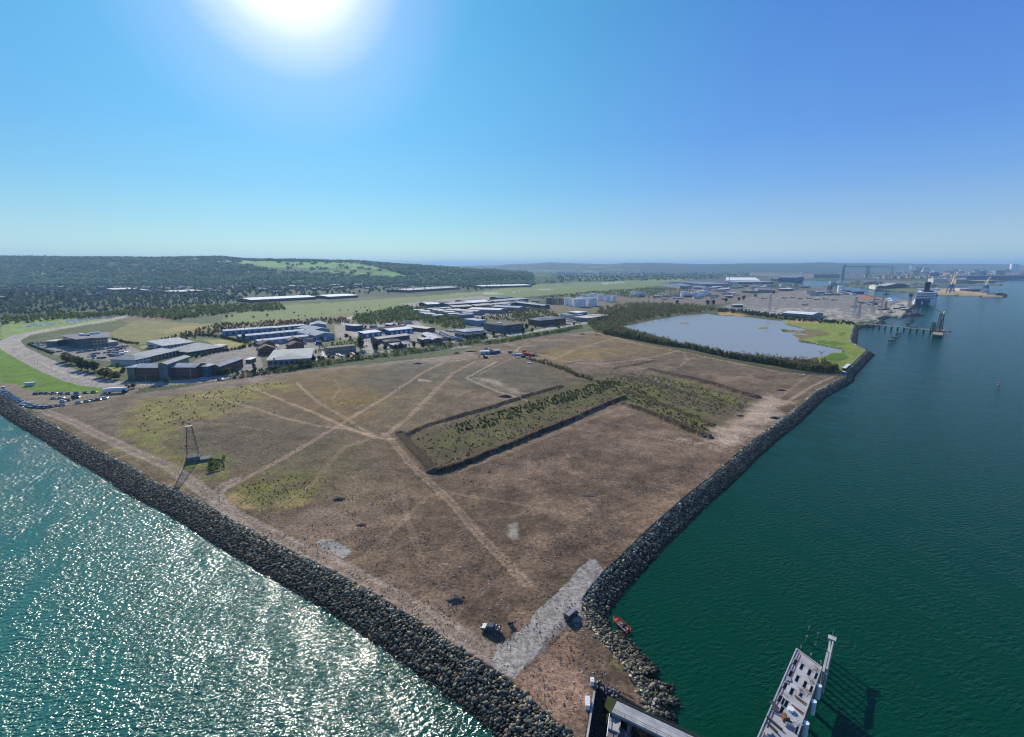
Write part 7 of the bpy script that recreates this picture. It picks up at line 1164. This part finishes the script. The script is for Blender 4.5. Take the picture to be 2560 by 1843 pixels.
p = G(*zJ(1220, 345)); zc = p.y; t = empty('mobile_crane', p, .2, 'narrow dark topped crane mast standing on the quay beside the ferry', 'crane'); link('mast', lattice(MB(), 0, 6, 3, 0, 24, 6, .5).mesh('mast', M['steel_grey']), t); link('cab', MB().box(0, 0, 27, 5, 5, 6).mesh('cab', M['wall_dark']), t)
p = G(*zJ(795, 385)); t = empty('silo_tower', p, 0, 'small cream tower with a square base near the quay excavator', 'tower'); link('shaft', MB().cyl(0, 0, 0, 17, 2.6, 10).mesh('shaft', M['wall_tan']), t); link('base', MB().box(0, 0, 2, 12, 9, 4).mesh('base', M['wall_tan']), t)
# yacht on the channel, tug at the inlet
p = G(*zJ(830, 118), 0); t = empty('dark_yacht', (p.x, p.y, 0), .2, 'small dark sailing vessel alone on the narrow channel', 'boat'); link('hull', MB().loft([Sf(-9, 3, -.5, 2), Sf(0, 5, -.5, 2), Sf(10, .8, -.5, 2.6)]).mesh('hull', M['navy']), t); link('sail', MB().add([(0, -.1, 2), (0, -.1, 15), (-7, -.1, 3)], [(0, 1, 2)]).add([(0, .1, 2), (0, .1, 15), (-7, .1, 3)], [(2, 1, 0)]).mesh('sail', M['wall_blue']), t)
p = G(*zD(220, 590), 0); t = empty('grey_ship', (p.x, p.y, 0), 0, 'grey green ship moored in the inlet behind the round tank', 'ship'); k = p.y/F; link('hull', MB().loft([Sf(-13*k, 14, -1, 8), Sf(16*k, 16, -1, 8), Sf(22*k, 2, -1, 10)]).mesh('hull', M['wall_paleblue']), t); link('superstructure', MB().box(-6*k, 0, 13, 14*k, 12, 10).bar((6*k, 0, 8), (14*k, 0, 26), 1.4).mesh('superstructure', M['wall_white']), t)
# trailers, stacks and light columns in the port yard
for i, (x, y) in enumerate(((1200, 610), (1490, 603), (1610, 598), (1715, 613), (1840, 607), (1950, 623), (2075, 618), (2190, 633), (1775, 702))):
    p = G(*zP(x, y)); t = empty('flat_trailer', p, rr.uniform(-.3, .3), 'low dark trailer standing alone on the grey port yard', 'trailer', 'lone trailers on the port yard'); link('bed', MB().box(0, 0, 1.5, 13, 3, 1.4).mesh('bed', M['wall_dark']), t); link('cab', MB().box(-7.5, 0, 1.8, 2.5, 2.8, 3).mesh('cab', M['wall_brown']), t)
p = G(*zP(820, 725)); t = empty('loading_shelter', p, .1, 'white roofed shelter on the left part of the port yard', 'shelter'); link('roof', MB().box(0, 0, 5, 24, 12, .8).mesh('roof', M['roof_white']), t); link('body', MB().box(-2, 0, 2.3, 22, 9, 4.4).mesh('body', M['wall_dark']), t)
for i in range(34):
    p = G(*zD(10+rr.uniform(0, 620), 735+rr.uniform(0, 60))); s = rr.uniform(.8, 1.6); o = MB().box(0, 0, 2, 12*s, 5*s, 4*s).build('goods_stack', M[rr.choice(['white', 'wall_white', 'roof_light', 'wall_tan', 'white'])], None, p, rr.uniform(-.3, .3)); tag(o, 'white wrapped goods stack in the bright line behind the port yard', 'goods stack', 'goods stacks behind the port yard')
for i in range(22):
    p = G(*zJ(rr.uniform(220, 1150), rr.uniform(200, 400))); s = rr.uniform(.8, 1.4); o = MB().box(0, 0, 1.2, 12*s, 4*s, 2.4).build('goods_pile', M[rr.choice(['wall_white', 'wall_brown', 'concrete', 'wall_dark'])], None, p, rr.uniform(-.6, .6)); tag(o, 'low pile of timber or steel on the open quay beside the masts', 'goods pile', 'goods piles on the open quay')
for (x, y), l in (((930, 215), 'white tent roof on the quay, back one'), ((960, 252), 'white tent roof on the quay, front one')):
    p = G(*zJ(x, y)); t = empty('tent', p, .2, l, 'tent'); link('canopy', MB().loft([Sf(-12, 12, 0, 3.5), Sf(12, 12, 0, 3.5)]).add([(-13, -7, 3.6), (13, -7, 3.6), (13, 7, 3.6), (-13, 7, 3.6), (-10, 0, 7), (10, 0, 7)], [(0, 1, 5, 4), (1, 2, 5), (2, 3, 4, 5), (3, 0, 4)]).mesh('canopy', M['white']), t)
# wind marker, litter
for i, (x, y) in enumerate(((1640, 948), (1648, 957), (1674, 962), (1692, 958), (1108, 930), (1210, 953), (1340, 892), (1810, 912), (2010, 937))):
    p = G(x, y, LAND+.2); o = MB().box(0, 0, .3, 1.6, 1.1, .6, rr.uniform(0, 3), taper=.7).build('white_bag', M['white'], None, p); tag(o, 'white bulk bag left on the cleared site', 'bag', 'white bulk bags on the site')
# walls of the site and the yard
def fence(pts, h, label, m='steel_dark', step=3.2, rail=.05):
    pl = W(pts); Lh = np.linalg.norm(np.diff(pl, axis=0), axis=1).sum(); n = min(int(Lh/step), 98); t = empty('fence', (*pl[0], LAND), 0, label, 'fence'); po = MB().bar((0, 0, 0), (0, 0, h), .07, 4).mesh('post', M[m]); ps = []
    for i in range(n+1): q = along(pl, min(i/n, .9999))-pl[0]; link('post', po, t, (q[0], q[1], 0)); ps.append(q)
    rl = MB()
    for z in (h*.35, h*.65, h*.97): rl.path([(q[0], q[1], z) for q in ps], rail, 3)
    link('wire', rl.mesh('wire', M[m]), t)
fence([(150,1018),(240,992),(330,978),(420,968),(520,952),(600,945)], 2.2, 'dark wire fence between gravel car park, verge and bare site'); fence([(1510,836),(1613,860),(1726,882),(1839,906),(1923,923),(2008,936),(2100,938)], 2, 'dark wire fence along the foot of the young lakeside trees', step=4.5)
fence([(2112,932),(2140,903),(2168,876)], 1.4, 'low dark wall line between grass and boulders by the lake', step=1.5, rail=.12)

# ---- haze: the air itself
hm = bpy.data.materials.new('haze'); hm.use_nodes = True; hn = hm.node_tree.nodes; hn.clear()
pv = hn.new('ShaderNodeVolumePrincipled'); pv.inputs['Color'].default_value = (.42, .71, 1.0, 1); pv.inputs['Density'].default_value = HAZE; pv.inputs['Anisotropy'].default_value = .1
ho = hn.new('ShaderNodeOutputMaterial'); hm.node_tree.links.new(pv.outputs[0], ho.inputs['Volume'])
tag(MB().box(0, 20750, 148, 84200, 42700, 304).build('haze', hm), kind='stuff')
